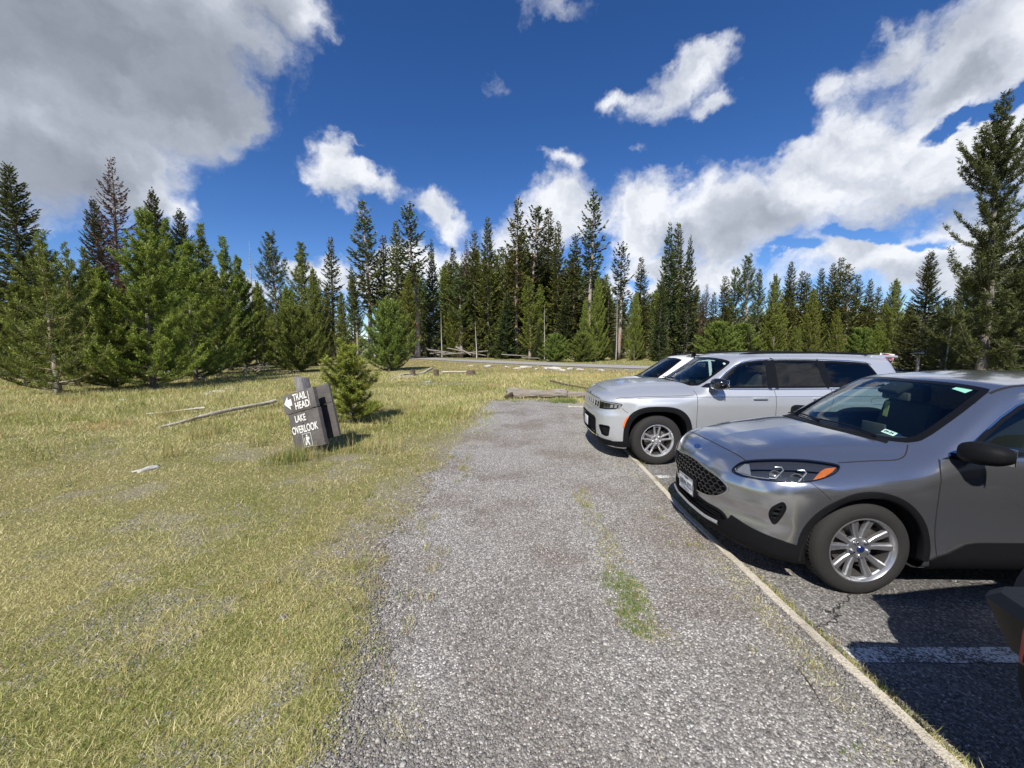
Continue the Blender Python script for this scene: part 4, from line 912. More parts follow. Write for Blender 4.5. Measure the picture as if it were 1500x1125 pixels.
# wooded hillside showing between the right hand trunks
xs = np.linspace(-700, 900, 90); ysh = np.linspace(230, 900, 40); HX, HY = np.meshgrid(xs, ysh)
HZ = 62 * sstep(230, 800, HY) * (.35 + .65 * sstep(-100, 420, HX)) * (.75 + .5 * fbm(HX * .006, HY * .006, 101, 4)) - 4
idx = np.arange(HX.size).reshape(HX.shape); F = np.stack([idx[:-1, :-1].ravel(), idx[:-1, 1:].ravel(), idx[1:, 1:].ravel(), idx[1:, :-1].ravel()], 1)
m, t, b = new_mat('hill_mat'); co = t.node('ShaderNodeNewGeometry').outputs['Position']
t.put(b.inputs['Base Color'], t.mix(t.smooth(t.noise(co, .12, 6, .7), .42, .58), (.035, .052, .024), (.16, .165, .085))); b.inputs['Roughness'].default_value = 1
tag(link('hills', faces_mesh('hills', np.stack([HX.ravel(), HY.ravel(), HZ.ravel()], 1), F), m), kind='structure')

# ------------------------------------------------------------------ car bodies: smooth closed surfaces from profile curves
def herm(x, pts):
    xs = np.array([p[0] for p in pts], float); ys = np.array([p[1] for p in pts], float)
    h = np.diff(xs); d = np.diff(ys) / h; m = np.zeros(len(xs)); m[0] = d[0]; m[-1] = d[-1]
    for i in range(1, len(xs) - 1):
        m[i] = 0 if d[i - 1] * d[i] <= 0 else 2 * d[i - 1] * d[i] / (d[i - 1] + d[i])
    x = np.clip(x, xs[0], xs[-1]); i = np.clip(np.searchsorted(xs, x) - 1, 0, len(h) - 1)
    t_ = (x - xs[i]) / h[i]; t2 = t_ * t_; t3 = t2 * t_
    return (2 * t3 - 3 * t2 + 1) * ys[i] + (t3 - 2 * t2 + t_) * h[i] * m[i] + (-2 * t3 + 3 * t2) * ys[i + 1] + (t3 - t2) * h[i] * m[i + 1]
def smax(a, b, k):
    h = np.clip(.5 + .5 * (a - b) / k, 0, 1); return b * (1 - h) + a * h + k * h * (1 - h)
def smin(a, b, k): return -smax(-a, -b, k)
def isosurface(f, lo, hi, h):
    ax = [np.arange(lo[i], hi[i] + h, h) for i in range(3)]
    X, Y, Z = np.meshgrid(*ax, indexing='ij'); v = f(X, Y, Z); s = v < 0; n = np.array(v.shape)
    acc = np.zeros(tuple(n - 1) + (3,)); cnt = np.zeros(tuple(n - 1))
    G = (X, Y, Z)
    for axis_ in range(3):
        sl0 = [slice(None)] * 3; sl1 = [slice(None)] * 3; sl0[axis_] = slice(0, -1); sl1[axis_] = slice(1, None)
        a, b_ = v[tuple(sl0)], v[tuple(sl1)]; cr = (a < 0) != (b_ < 0); tt = np.where(cr, a / (a - b_ + 1e-12), 0)
        P = [g[tuple(sl0)] + (tt * h if i == axis_ else 0) for i, g in enumerate(G)]
        o = [i for i in range(3) if i != axis_]
        for da in (0, 1):
            for db in (0, 1):
                sl = [slice(None)] * 3; sl[o[0]] = slice(da, da + n[o[0]] - 1); sl[o[1]] = slice(db, db + n[o[1]] - 1)
                c = cr[tuple(sl)]
                for i in range(3): acc[..., i] += np.where(c, P[i][tuple(sl)], 0)
                cnt += c
    act = cnt > 0; ids = -np.ones(act.shape, int); ids[act] = np.arange(act.sum()); V = acc[act] / cnt[act][:, None]
    F = []
    for axis_ in range(3):
        o = [i for i in range(3) if i != axis_]
        sl0 = [slice(1, -1)] * 3; sl1 = [slice(1, -1)] * 3; sl0[axis_] = slice(0, -1); sl1[axis_] = slice(1, None)
        a, b_ = s[tuple(sl0)], s[tuple(sl1)]; cr = np.argwhere(a != b_); flip = a[tuple(cr.T)]
        base = cr.copy(); base[:, o[0]] += 1; base[:, o[1]] += 1
        q = []
        for (da, db) in ((0, 0), (1, 0), (1, 1), (0, 1)):
            c = base.copy(); c[:, o[0]] -= da; c[:, o[1]] -= db; q.append(ids[c[:, 0], c[:, 1], c[:, 2]])
        q = np.stack(q, 1)
        if axis_ == 1: flip = ~flip
        q[~flip] = q[~flip][:, ::-1]; F.append(q)
    F = np.concatenate(F); F = F[(F >= 0).all(1)]
    e = 1e-3
    for _ in range(4):
        x, y, z = V.T; f0 = f(x, y, z); g = np.stack([f(x + e, y, z) - f(x - e, y, z), f(x, y + e, z) - f(x, y - e, z), f(x, y, z + e) - f(x, y, z - e)], 1) / (2 * e)
        st = -(f0 / ((g * g).sum(1) + 1e-6))[:, None] * g; L_ = np.linalg.norm(st, axis=1)[:, None]; V = V + st * np.minimum(1, .5 * h / (L_ + 1e-9))
    return V, F

class Car:
    def __init__(s, f, lo, hi, h, root):
        s.root = root; s.f = f; s.V, s.F = isosurface(f, lo, hi, h); s.keep = np.ones(len(s.F), bool); s.C = s.V[s.F].mean(1)
        s.bvh = BVHTree.FromPolygons([tuple(v) for v in s.V], [tuple(q) for q in s.F.tolist()])
    DIR = {'side': (Vector((0, 1, 0)), lambda u, v: Vector((u, -3, v))), 'top': (Vector((0, 0, -1)), lambda u, v: Vector((u, v, 4))),
           'diag': (Vector((.64, .77, 0)), lambda u, v: Vector((.77 * u - 1.92, -.64 * u - 2.31, v))),
           'front': (Vector((1, 0, 0)), lambda u, v: Vector((-2, u, v))), 'rear': (Vector((-1, 0, 0)), lambda u, v: Vector((8, u, v)))}
    def hit(s, plane, u, v, off=0.0):
        d, o = s.DIR[plane]; p, n, i, _ = s.bvh.ray_cast(o(u, v), d)
        if p is None: return None
        if n.dot(d) > 0: n = -n
        return p + n * off
    def proj(s, plane, pts, off=0.0):
        out = []; last = None
        for (u, v) in pts:
            q = s.hit(plane, u, v, off)
            if q is None:
                p, n, i, _ = s.bvh.find_nearest(s._guess(plane, u, v, last)); q = p + n * off
            out.append(q); last = q
        return out
    def _guess(s, plane, u, v, last):
        k = last if last is not None else Vector((.2, -.8, .6))
        return {'diag': Vector((.77 * u - .64 * .45, -.64 * u - .77 * .45, v)), 'side': Vector((u, min(k.y, -.3), v)), 'top': Vector((u, v, k.z)), 'front': Vector((max(k.x, .05), u, v)), 'rear': Vector((k.x, u, v))}[plane]
    def ax2(s, plane): return {'side': (0, 2), 'top': (0, 1), 'front': (1, 2), 'rear': (1, 2), 'diag': (0, 2)}[plane]
    def cut(s, plane, poly, margin=0, rng=None, both=False):
        """open the body inside a polygon and pull the cut edge onto the outline; rng(C) limits to the near layer"""
        i, j = s.ax2(plane); out = resample(poly, .006, True); PO = np.array(out)
        for sg in ((1, -1) if both else (1,)):
            fl = np.array([1, sg, 1]); C = s.V[s.F].mean(1) * fl; Q = s.V * fl
            P = np.stack([.77 * C[:, 0] - .64 * C[:, 1], C[:, 2]], 1) if plane == 'diag' else C[:, [i, j]]
            ins = inside(P, poly, 0)
            if rng is not None: ins &= rng(C)
            ins &= s.keep
            kept = s.keep & ~ins; b_ = np.intersect1d(np.unique(s.F[ins]), np.unique(s.F[kept])); s.keep &= ~ins
            for v in b_:
                q = Q[v]; p2 = np.array((.77 * q[0] - .64 * q[1], q[2])) if plane == 'diag' else q[[i, j]]
                n_ = out[int(((PO - p2) ** 2).sum(1).argmin())]; h = s.hit(plane, n_[0], n_[1])
                if h is not None and (h - Vector(q)).length < .05: s.V[v] = np.array(h[:]) * fl
    def cut_disc(s, cx, cz, r, amin=.55, sq=2.0):
        A = np.linspace(-.6, math.pi + .6, 60); out = []
        for a in A:
            c, s_ = math.cos(a), math.sin(a); q = (abs(c) ** sq + abs(s_) ** sq) ** (1 / sq); out.append((cx + r * c / q, cz + r * s_ / q))
        s.cut('side', out, 0, lambda C: C[:, 1] < -amin, True)
    def body(s, mat, name='body'):
        me = faces_mesh(name, s.V, s.F[s.keep]); return link(name, me, mat, s.root)
    def patch(s, name, plane, poly, mat, off=.003, res=.03, skirt=.01, parent=None, both=False, depth_off=None):
        P2, T2 = fill(poly, res); pts = s.proj(plane, P2, off)
        mb = MB(); n = len(pts); vs = [tuple(p) for p in pts]; fs = [tuple(q) for q in T2]
        if skirt:
            from collections import Counter
            ec = Counter(); 
            for f_ in fs:
                for a, b_ in zip(f_, f_[1:] + f_[:1]): ec[(min(a, b_), max(a, b_))] += 1
            inner = s.proj(plane, P2, off - skirt); vs += [tuple(p) for p in inner]
            fs += [(a, b_, b_ + n, a + n) for (a, b_), c in ec.items() if c == 1]
            used = set(i for (a, b_), c in ec.items() if c == 1 for i in (a, b_))
        mb.add(vs, fs)
        o = []
        for sg in ((1, -1) if both else (1,)):
            m2 = MB(); m2.v = [(v[0], v[1] * sg, v[2]) for v in mb.v]; m2.f = mb.f
            o.append(clean_build(m2, name, mat, parent or s.root))
        return o if both else o[0]
    def strip(s, mb, plane, line, width, off=.0015, closed=False, step=.02, inset=0.0, both=False, thick=0.0):
        """a band along a line on the body"""
        pts = resample(line, step, closed); n = len(pts); vs = []
        for i in range(n):
            a = pts[(i - 1) % n] if (closed or i > 0) else pts[i]; b_ = pts[(i + 1) % n] if (closed or i < n - 1) else pts[i]
            d = Vector((b_[0] - a[0], b_[1] - a[1])); d = d.normalized() if d.length else Vector((1, 0)); nn = Vector((-d.y, d.x))
            for k in (-.5, 0, .5): vs.append((pts[i][0] + nn.x * (width * k + inset), pts[i][1] + nn.y * (width * k + inset)))
        P = s.proj(plane, vs, off)
        if thick:
            for i in range(0, len(P), 3): P[i + 1] = s.proj(plane, [vs[i + 1]], off + thick)[0]
        m = n if closed else n - 1
        fs = [(3 * i + k, 3 * i + k + 1, 3 * ((i + 1) % n) + k + 1, 3 * ((i + 1) % n) + k) for i in range(m) for k in (0, 1)]
        for sg in ((1, -1) if both else (1,)): mb.add([(p[0], p[1] * sg, p[2]) for p in P], fs)
        return mb
    def wire(s, mb, plane, line, rad, off=0.0, closed=False, step=.02, n=6, both=False):
        pts = resample(line, step, closed); P = s.proj(plane, pts, off)
        if closed: P = P + [P[0]]
        for sg in ((1, -1) if both else (1,)): mb.tube([(p[0], p[1] * sg, p[2]) for p in P], rad, n)
        return mb
def clean_build(mb, name, mat, parent):
    me = mb.mesh(name); bm = bmesh.new(); bm.from_mesh(me); bmesh.ops.delete(bm, geom=[v for v in bm.verts if not v.link_faces], context='VERTS')
    bmesh.ops.recalc_face_normals(bm, faces=bm.faces); bm.to_mesh(me); bm.free(); o = link(name, me, mat, parent); sharp(me, 50); return o
def inside(P, poly, margin=0.0):
    poly = np.array(poly, float); x, y = P[:, 0], P[:, 1]; ins = np.zeros(len(P), bool); dist = np.full(len(P), 9.)
    for a, b_ in zip(poly, np.roll(poly, -1, 0)):
        c = ((a[1] > y) != (b_[1] > y)) & (x < (b_[0] - a[0]) * (y - a[1]) / (b_[1] - a[1] + 1e-12) + a[0]); ins ^= c
        d = b_ - a; t_ = np.clip(((x - a[0]) * d[0] + (y - a[1]) * d[1]) / (d @ d + 1e-12), 0, 1); dist = np.minimum(dist, np.hypot(x - a[0] - t_ * d[0], y - a[1] - t_ * d[1]))
    return ins & (dist > margin)
def resample(line, step, closed=False):
    L = [tuple(p) for p in line] + ([tuple(line[0])] if closed else []); out = []
    for a, b_ in zip(L[:-1], L[1:]):
        n = max(1, int(math.hypot(b_[0] - a[0], b_[1] - a[1]) / step)); out += [(a[0] + (b_[0] - a[0]) * i / n, a[1] + (b_[1] - a[1]) * i / n) for i in range(n)]
    return out if closed else out + [L[-1]]
def curve(pts, n=6, closed=True):
    """rounded outline through the given corner points"""
    P = [Vector(p) for p in pts]; m = len(P); out = []
    for i in range(m if closed else m - 1):
        p0, p1, p2, p3 = (P[(i - 1) % m] if closed or i > 0 else P[i]), P[i], P[(i + 1) % m], (P[(i + 2) % m] if closed or i + 2 < m else P[(i + 1) % m])
        for k in range(n):
            t_ = k / n; out.append(tuple(.5 * ((2 * p1) + (p2 - p0) * t_ + (2 * p0 - 5 * p1 + 4 * p2 - p3) * t_ ** 2 + (-p0 + 3 * p1 - 3 * p2 + p3) * t_ ** 3)))
    if not closed: out.append(tuple(P[-1]))
    return out
def fill(poly, res):
    b_ = resample(poly, res, True); P = np.array(b_); lo, hi = P.min(0), P.max(0)
    gx_, gy_ = np.meshgrid(np.arange(lo[0], hi[0], res), np.arange(lo[1], hi[1], res)); G = np.stack([gx_.ravel(), gy_.ravel()], 1); G = G[inside(G, poly, res * .45)]
    vs = [Vector(p) for p in b_] + [Vector(p) for p in G]; n = len(b_)
    r = delaunay_2d_cdt(vs, [], [list(range(n))], 1, 1e-6)
    return [tuple(v) for v in r[0]], [tuple(f) for f in r[2]]

# --- car materials
def mat_paint(name, col, metal=.75, rough=.32, flake=.5):
    m, t, b = new_mat(name); co = t.node('ShaderNodeTexCoord').outputs['Object']
    v = t.node('ShaderNodeTexVoronoi'); t.put(v.inputs['Vector'], co); v.inputs['Scale'].default_value = 900
    s_ = t.node('ShaderNodeSeparateColor'); t.l.new(v.outputs['Color'], s_.inputs[0])
    dirt = t.smooth(t.noise(co, 2, 4, .6), .5, .9, 0, .12)
    c = t.mix(t.math('MULTIPLY', s_.outputs[0], flake), tuple(x * .9 for x in col), tuple(min(1, x * 1.18) for x in col))
    sz = t.node('ShaderNodeSeparateXYZ'); t.l.new(co, sz.inputs[0])
    low = t.math('MULTIPLY', t.smooth(sz.outputs[2], .75, .2, 0, .45), t.noise(co, 12, 5, .7))
    c = t.mix(t.math('MAXIMUM', t.math('MULTIPLY', dirt, .5), low), c, (.26, .235, .20))
    t.put(b.inputs['Base Color'], c); b.inputs['Metallic'].default_value = metal
    t.put(b.inputs['Roughness'], t.math('ADD', t.math('MULTIPLY', dirt, .4), rough)); b.inputs['Coat Weight'].default_value = .8; b.inputs['Coat Roughness'].default_value = .04
    nm = t.node('ShaderNodeBump'); nm.inputs['Strength'].default_value = .05; nm.inputs['Distance'].default_value = .0005; t.put(nm.inputs['Height'], s_.outputs[1]); t.l.new(nm.outputs[0], b.inputs['Normal'])
    return m
def mat_glass(name, tint, refl=1.0):
    m = bpy.data.materials.new(name); m.use_nodes = True; t = NT(m.node_tree); m.node_tree.nodes.remove(m.node_tree.nodes['Principled BSDF'])
    tr = t.node('ShaderNodeBsdfTransparent'); tr.inputs['Color'].default_value = rgba(tint)
    gl = t.node('ShaderNodeBsdfGlossy'); gl.inputs['Roughness'].default_value = .015; gl.inputs['Color'].default_value = (refl, refl, refl, 1)
    ge = t.node('ShaderNodeNewGeometry'); fc = t.math('ABSOLUTE', t.vmath('DOT_PRODUCT', ge.outputs['Normal'], ge.outputs['Incoming']))
    fr = t.node('ShaderNodeMath', operation='MULTIPLY_ADD'); t.put(fr.inputs[0], t.math('POWER', t.math('SUBTRACT', 1.0, fc), 4.5)); fr.inputs[1].default_value = .92; fr.inputs[2].default_value = .05
    mx = t.node('ShaderNodeMixShader'); t.l.new(fr.outputs[0], mx.inputs[0]); t.l.new(tr.outputs[0], mx.inputs[1]); t.l.new(gl.outputs[0], mx.inputs[2])
    t.l.new(mx.outputs[0], m.node_tree.nodes['Material Output'].inputs['Surface']); return m
M_SILV = mat_paint('steel_grey_paint', (.47, .48, .50), .9, .19); M_SILV2 = mat_paint('bright_silver_paint', (.60, .62, .64), .6, .36); M_WHITE = mat_paint('white_paint', (.74, .74, .72), .0, .4)
M_WS = mat_glass('windshield_glass', (.72, .86, .80)); M_TINT = mat_glass('dark_tinted_glass', (.014, .016, .02)); M_MID = mat_glass('side_glass', (.48, .56, .54)); M_LENS = mat_glass('lens_glass', (.88, .9, .92))
M_CLAD = plain('black_cladding', (.007, .0075, .0085), .62, var=.3, vs=60, spec=.12, bmp=.08); M_GLOSSB = plain('gloss_black', (.008, .008, .009), .12, coat=1, var=.1); M_BTRIM = plain('black_trim', (.006, .006, .007), .32, spec=.22, var=.1); M_DARK = plain('dark_inner', (.008, .008, .008), .9)
M_RUB = plain('tyre_rubber', (.016, .0152, .0145), .85, var=.35, vs=40, bmp=.25); M_ALLOY = plain('alloy', (.43, .43, .44), .34, metal=.85, var=.08); M_ALLOY2 = plain('bright_alloy', (.68, .68, .69), .3, metal=.8, var=.06); M_CHR = plain('chrome', (.85, .85, .86), .06, metal=1, var=.02)
M_STEEL = plain('worn_steel', (.20, .19, .18), .45, metal=.8, var=.3, vs=50); M_SEAT = plain('seat_cloth', (.055, .052, .050), .95, var=.3, vs=90); M_DASH = plain('dash_plastic', (.045, .045, .045), .75, var=.15)
M_AMBER = plain('amber_lens', (.50, .13, .02), .25, coat=1, var=.4, vs=40); M_AMBER2 = plain('orange_reflector', (.95, .16, .03), .25, coat=1, var=.1); M_RED = plain('red_lens', (.45, .01, .01), .15, coat=1); M_PLATE = plain('plate_white', (.72, .73, .74), .4, var=.03)
M_INK = plain('black_ink', (.015, .015, .018), .6); M_BLUE = plain('badge_blue', (.008, .02, .09), .2, coat=1); M_SILVER = plain('silver_plastic', (.5, .5, .5), .35, metal=.6); M_STICK = plain('mint_sticker', (.50, .80, .70), .6, var=.03); M_WSTK = plain('white_sticker', (.8, .85, .86), .6, var=.03)

def text_part(name, body, size, mat, parent, mtx, extrude=.0008, bold=.0, xs=1.0, shear=0):
    cu = bpy.data.curves.new(name, 'FONT'); cu.body = body; cu.size = size; cu.extrude = extrude; cu.offset = bold; cu.align_x = 'CENTER'; cu.align_y = 'CENTER'; cu.shear = shear
    tmp = bpy.data.objects.new('tmp', cu); dg = bpy.context.evaluated_depsgraph_get(); COL.objects.link(tmp); dg.update()
    me = bpy.data.meshes.new_from_object(tmp.evaluated_get(dg)); bpy.data.objects.remove(tmp); bpy.data.curves.remove(cu)
    me.name = name; me.materials.clear(); me.transform(Matrix.Diagonal((xs, 1, 1, 1))); me.transform(mtx)
    return link(name, me, mat, parent, smooth=False)
def frame_matrix(origin, right, up):
    r = Vector(right).normalized(); n = r.cross(Vector(up)).normalized(); u = n.cross(r)
    return Matrix.Translation(Vector(origin)) @ Matrix((r, u, n)).transposed().to_4x4()

def make_wheel(root, x, y, z, Rt, wt, rim_r, style, alloy, outer=-1, steer=0, cap_mat=None):
    """outer=-1: the face looks to -y"""
    w = bpy.data.objects.new('wheel', None); COL.objects.link(w); w.parent = root; w.location = (x, y, z); w.rotation_euler = (0, 0, steer + (math.pi if outer > 0 else 0)); w.empty_display_size = .1
    h = wt / 2; mb = MB()
    prof = [(rim_r - .012, h - .02), (rim_r + .006, h - .006), (rim_r + .03, h), (Rt - .065, h + .004), (Rt - .03, h - .008), (Rt - .012, h - .022), (Rt - .003, h - .05)]
    tread = [(Rt, h - .06), (Rt, .045), (Rt - .008, .042), (Rt - .008, .034), (Rt, .031), (Rt, .006), (Rt - .008, .004)]
    full = [(r, -y_) for r, y_ in prof + tread] + [(r, y_) for r, y_ in (prof + tread)[::-1]]
    mb.lathe(full, 72)
    for k in range(72):      # shallow shoulder sipes
        a = 2 * math.pi * k / 72; c, s_ = math.cos(a), math.sin(a)
        for sg in (-1, 1): mb.box((0, 0, 0), (.010, .030, .004), Matrix.Translation((c * (Rt - .0005), sg * (h - .068), s_ * (Rt - .0005))) @ Matrix.Rotation(-a + math.pi / 2, 4, 'Y'))
    ty = mb.build('tyre', M_RUB, w); sharp(ty.data, 35)
    mb = MB(); mb.lathe([(rim_r - .0, h - .02), (rim_r - .02, h - .03), (rim_r - .030, .0), (rim_r - .022, -h + .040)], 72); mb.build('rim_barrel', M_STEEL, w)
    mb = MB(); mb.lathe([(rim_r - .020, -h + .045), (rim_r - .006, -h + .022), (rim_r + .004, -h + .010), (rim_r + .006, -h + .004), (rim_r - .002, -h + .002), (rim_r - .010, -h + .012), (rim_r - .016, -h + .030)], 72)
    yf = -h + .022
    def spoke(a0, r0, a1, r1, w0, w1, d0=.0, d1=.0, th=.03):
        p0 = Vector((r0 * math.cos(a0), yf + d0, r0 * math.sin(a0))); p1 = Vector((r1 * math.cos(a1), yf + d1, r1 * math.sin(a1))); pm = (p0 + p1) / 2 + Vector((0, .008, 0))
        d = (p1 - p0).normalized(); sd_ = d.cross(Vector((0, 1, 0))).normalized(); vs = []
        for p, w_ in ((p0, w0), (pm, (w0 + w1) / 2), (p1, w1)):
            for (k, dy) in ((-.62, th), (-.5, .006), (-.3, 0), (.3, 0), (.5, .006), (.62, th)): vs.append(p + sd_ * (w_ * k) + Vector((0, dy, 0)))
        fs = [(6 * i + k, 6 * i + k + 1, 6 * i + k + 7, 6 * i + k + 6) for i in (0, 1) for k in range(5)] + [(6 * i + 5, 6 * i, 6 * i + 6, 6 * i + 11) for i in (0, 1)] + [(0, 1, 2, 3, 4, 5)[::-1], (12, 13, 14, 15, 16, 17)]
        mb.add(vs, fs)
    for k in range(5):
        a = math.pi / 2 + 2 * math.pi * k / 5
        if style == 'twin':
            for sg in (-1, 1):
                spoke(a + sg * .20, .050, a + sg * .265, rim_r - .018, .026, .052, .018, .002, .026)
        else:
            for sg in (-1, 1):
                spoke(a + sg * .34, .060, a + sg * .205, rim_r - .018, .022, .026, .016, .0)
            spoke(a - .2, rim_r - .030, a + .2, rim_r - .030, .022, .022, .004, .004)
    mb.lathe([(.0, yf + .010), (.045, yf + .012), (.082, yf + .018), (.088, yf + .028), (.088, yf + .06)], 40)
    rim = mb.build('rim', alloy, w); sharp(rim.data, 24)
    mb = MB(); mb.lathe([(.0, yf - .002), (.021, yf - .001), (.026, yf + .004), (.027, yf + .02)], 32); mb.build('hub_cap', cap_mat or M_BLUE, rim)
    for k in range(5):
        mb = MB(); a = math.pi / 2 + .63 + 2 * math.pi * k / 5; Mx = Matrix.Translation((.060 * math.cos(a), 0, .060 * math.sin(a)))
        mb.lathe([(.0, yf - .008), (.008, yf - .006), (.011, yf + .0), (.011, yf + .03)], 10, Mx); mb.lathe([(.013, yf + .012), (.016, yf + .006), (.018, yf + .016)], 12, Mx); mb.build('lug_nut', M_CHR, rim)
    mb = MB(); mb.lathe([(.0, .0), (.075, -.005), (.078, .01), (.165, .01), (.165, .035), (.07, .04)], 48); mb.box((.13, .015, .07), (.09, .07, .14), bev=.01); mb.build('brake_disc', M_STEEL, w)
    mb = MB(); mb.lathe([(0, .06), (rim_r - .04, .06), (rim_r - .03, h - .03)], 32); mb.build('wheel_back', M_DARK, w)
    return w

def seats(root, xs, zf, wy, mat=M_SEAT):
    for (x, y, w_) in xs:
        s_ = bpy.data.objects.new('seat', None); COL.objects.link(s_); s_.parent = root; s_.location = (x, y, zf)
        m = MB(); m.box((0, 0, .08), (.5, w_, .16), bev=.05); m.build('cushion', mat, s_)
        m = MB(); m.box((0, 0, .36), (.14, w_, .62), Matrix.Translation((.27, 0, .06)) @ Matrix.Rotation(R(16), 4, 'Y'), bev=.05); m.build('backrest', mat, s_)
        for dy in ((0,) if w_ < .8 else (-.4, .4)):
            m = MB(); m.box((.47, dy, .80), (.10, .25, .18), bev=.035); m.tube([(.45, dy - .06, .60), (.46, dy - .06, .76)], .007, 6); m.tube([(.45, dy + .06, .60), (.46, dy + .06, .76)], .007, 6); m.build('headrest', mat, s_)
def interior(root, x0, x1, zf, hw, belt):
    m = MB(); m.box(((x0 + x1) / 2, 0, zf), (x1 - x0, hw * 2 - .06, .04))
    m.build('cabin_floor', M_DASH, root)
    m = MB(); prof = [(x0 - .15, belt - .05), (x0 + .18, belt - .005), (x0 + .40, belt + .0), (x0 + .52, belt - .03), (x0 + .56, belt - .14), (x0 + .50, belt - .45), (x0 - .15, belt - .45)]
    m.prism(prof, -hw + .04, hw - .04); m.build('dashboard', M_DASH, root)
    m = MB(); m.prism([(x0 + .30, belt - .0), (x0 + .34, belt + .045), (x0 + .50, belt + .045), (x0 + .55, belt - .02)], -.55, -.20); m.box((x0 + .50, 0, belt + .04), (.02, .24, .15), bev=.008); m.build('instrument_binnacle', M_DASH, root)
    m = MB(); c = Vector((x0 + .72, -.37, belt - .06)); n_ = 28; pts = []
    for k in range(n_ + 1):
        a = 2 * math.pi * k / n_; pts.append(c + Vector((.08 * math.sin(a), .185 * math.cos(a), .175 * math.sin(a))))
    m.tube(pts, .015, 8, cap=False); m.tube([c - Vector((.2, 0, .05)), c], .03, 8); m.box(c, (.03, .30, .03)); m.box(c + Vector((-.01, 0, -.06)), (.03, .05, .12)); m.build('steering_wheel', M_DASH, root)

def dg(x, y, z): return (.77 * x + .64 * abs(y), z)
def mirror_pts(half):
    """half outline with u<=0 (from the centre line round to the centre line) made whole"""
    return list(half) + [(-u, v) for (u, v) in half[::-1] if abs(u) > 1e-6]
def mirror_xy(half): return list(half) + [(u, -v) for (u, v) in half[::-1] if abs(v) > 1e-6]
def loft(mb, secs, n=20, p=2.6):
    """superellipse sections (cx, y, cz, rx, rz) along y"""
    vs = []
    for (cx, y, cz, rx, rz) in secs:
        for k in range(n):
            a = 2 * math.pi * k / n; c, s_ = math.cos(a), math.sin(a)
            vs.append((cx + rx * math.copysign(abs(c) ** (2 / p), c), y, cz + rz * math.copysign(abs(s_) ** (2 / p), s_)))
    fs = [(i * n + k, i * n + (k + 1) % n, (i + 1) * n + (k + 1) % n, (i + 1) * n + k) for i in range(len(secs) - 1) for k in range(n)]
    fs += [tuple(range(n)), tuple(range((len(secs) - 1) * n, len(secs) * n))[::-1]]
    return mb.add(vs, fs)
def arch(car, cx, cz, r0, r1, mat, zbot, lip=.05, proud=.010, a0=-8, a1=188, squareness=2.0, name='wheel_arch_trim'):
    """black moulding round a wheel opening on both flanks, with the dark wheelhouse behind"""
    A = np.linspace(R(a0), R(a1), 56)
    def pt(r, a):
        c, s_ = math.cos(a), math.sin(a); q = (abs(c) ** squareness + abs(s_) ** squareness) ** (1 / squareness)
        return (cx + r * c / q, max(zbot, cz + r * s_ / q))
    rows = []
    for a in A:
        row = []; 
        for k, (r, o) in enumerate(((r1, -.002), (r1 - .004, proud * .7), ((r0 + r1) / 2, proud), (r0 + .006, proud * .9))):
            row.append(car.proj('side', [pt(r, a)], o)[0])
        q = pt(r0, a); y = row[-1].y; row.append(Vector((q[0], y + .008, q[1]))); row.append(Vector((q[0], y + lip, q[1]))); rows.append(row)
    for sg in (1, -1):
        mb = MB(); m = len(rows[0]); vs = [(p.x, p.y * sg, p.z) for r in rows for p in r]
        fs = [(i * m + k, i * m + k + 1, (i + 1) * m + k + 1, (i + 1) * m + k) for i in range(len(rows) - 1) for k in range(m - 1)]
        mb.add(vs, fs); clean_build(mb, name, mat, car.root)
    mb = MB()
    for sg in (1, -1):
        mb = MB(); n = 24; vs = []; fs = []
        for i in range(n + 1):
            a = math.pi * i / n
            for (r, y) in ((r0 + .035, -.90), (r0 + .035, -.52), (.02, -.52)):
                c, s_ = math.cos(a), math.sin(a); q = (abs(c) ** squareness + abs(s_) ** squareness) ** (1 / squareness)
                vs.append((cx + r * c / q, y * sg, cz - .10 + (r + .09) * s_ / q))
        fs = [(3 * i + k, 3 * i + k + 1, 3 * i + k + 4, 3 * i + k + 3) for i in range(n) for k in (0, 1)]; mb.add(vs, fs); clean_build(mb, 'wheelhouse', M_DARK, car.root)
def window(car, plane, poly, glass, frit=.035, both=True, name='window', margin=.012, frame=None, rng=None, fr_w=.014):
    poly = curve(poly, 4) if len(poly) < 14 else poly
    car.cut(plane, poly, margin, rng, both)
    g = car.patch(name, plane, poly, glass, .0015, .045, 0, both=both); g = g if isinstance(g, list) else [g]
    for sg, go in zip((1, -1), g):
        mb = MB(); car.strip(mb, plane, poly, frit, .003, True, .025, -frit * .5 * orient(poly)); 
        mb.v = [(v[0], v[1] * sg, v[2]) for v in mb.v]; clean_build(mb, 'glass_border', M_BTRIM, go)
        mb = MB(); car.strip(mb, plane, poly, frit, -.010, True, .025, -frit * .5 * orient(poly)); mb.v = [(v[0], v[1] * sg, v[2]) for v in mb.v]; clean_build(mb, 'glass_seal', M_DARK, go)
        if frame:
            mb = MB(); car.wire(mb, plane, poly, fr_w * .5, .002, True, .03); mb.v = [(v[0], v[1] * sg, v[2]) for v in mb.v]; clean_build(mb, 'window_trim', frame, go)
    return g
def orient(poly):
    a = sum(p[0] * q[1] - q[0] * p[1] for p, q in zip(poly, poly[1:] + poly[:1])); return -1 if a > 0 else 1
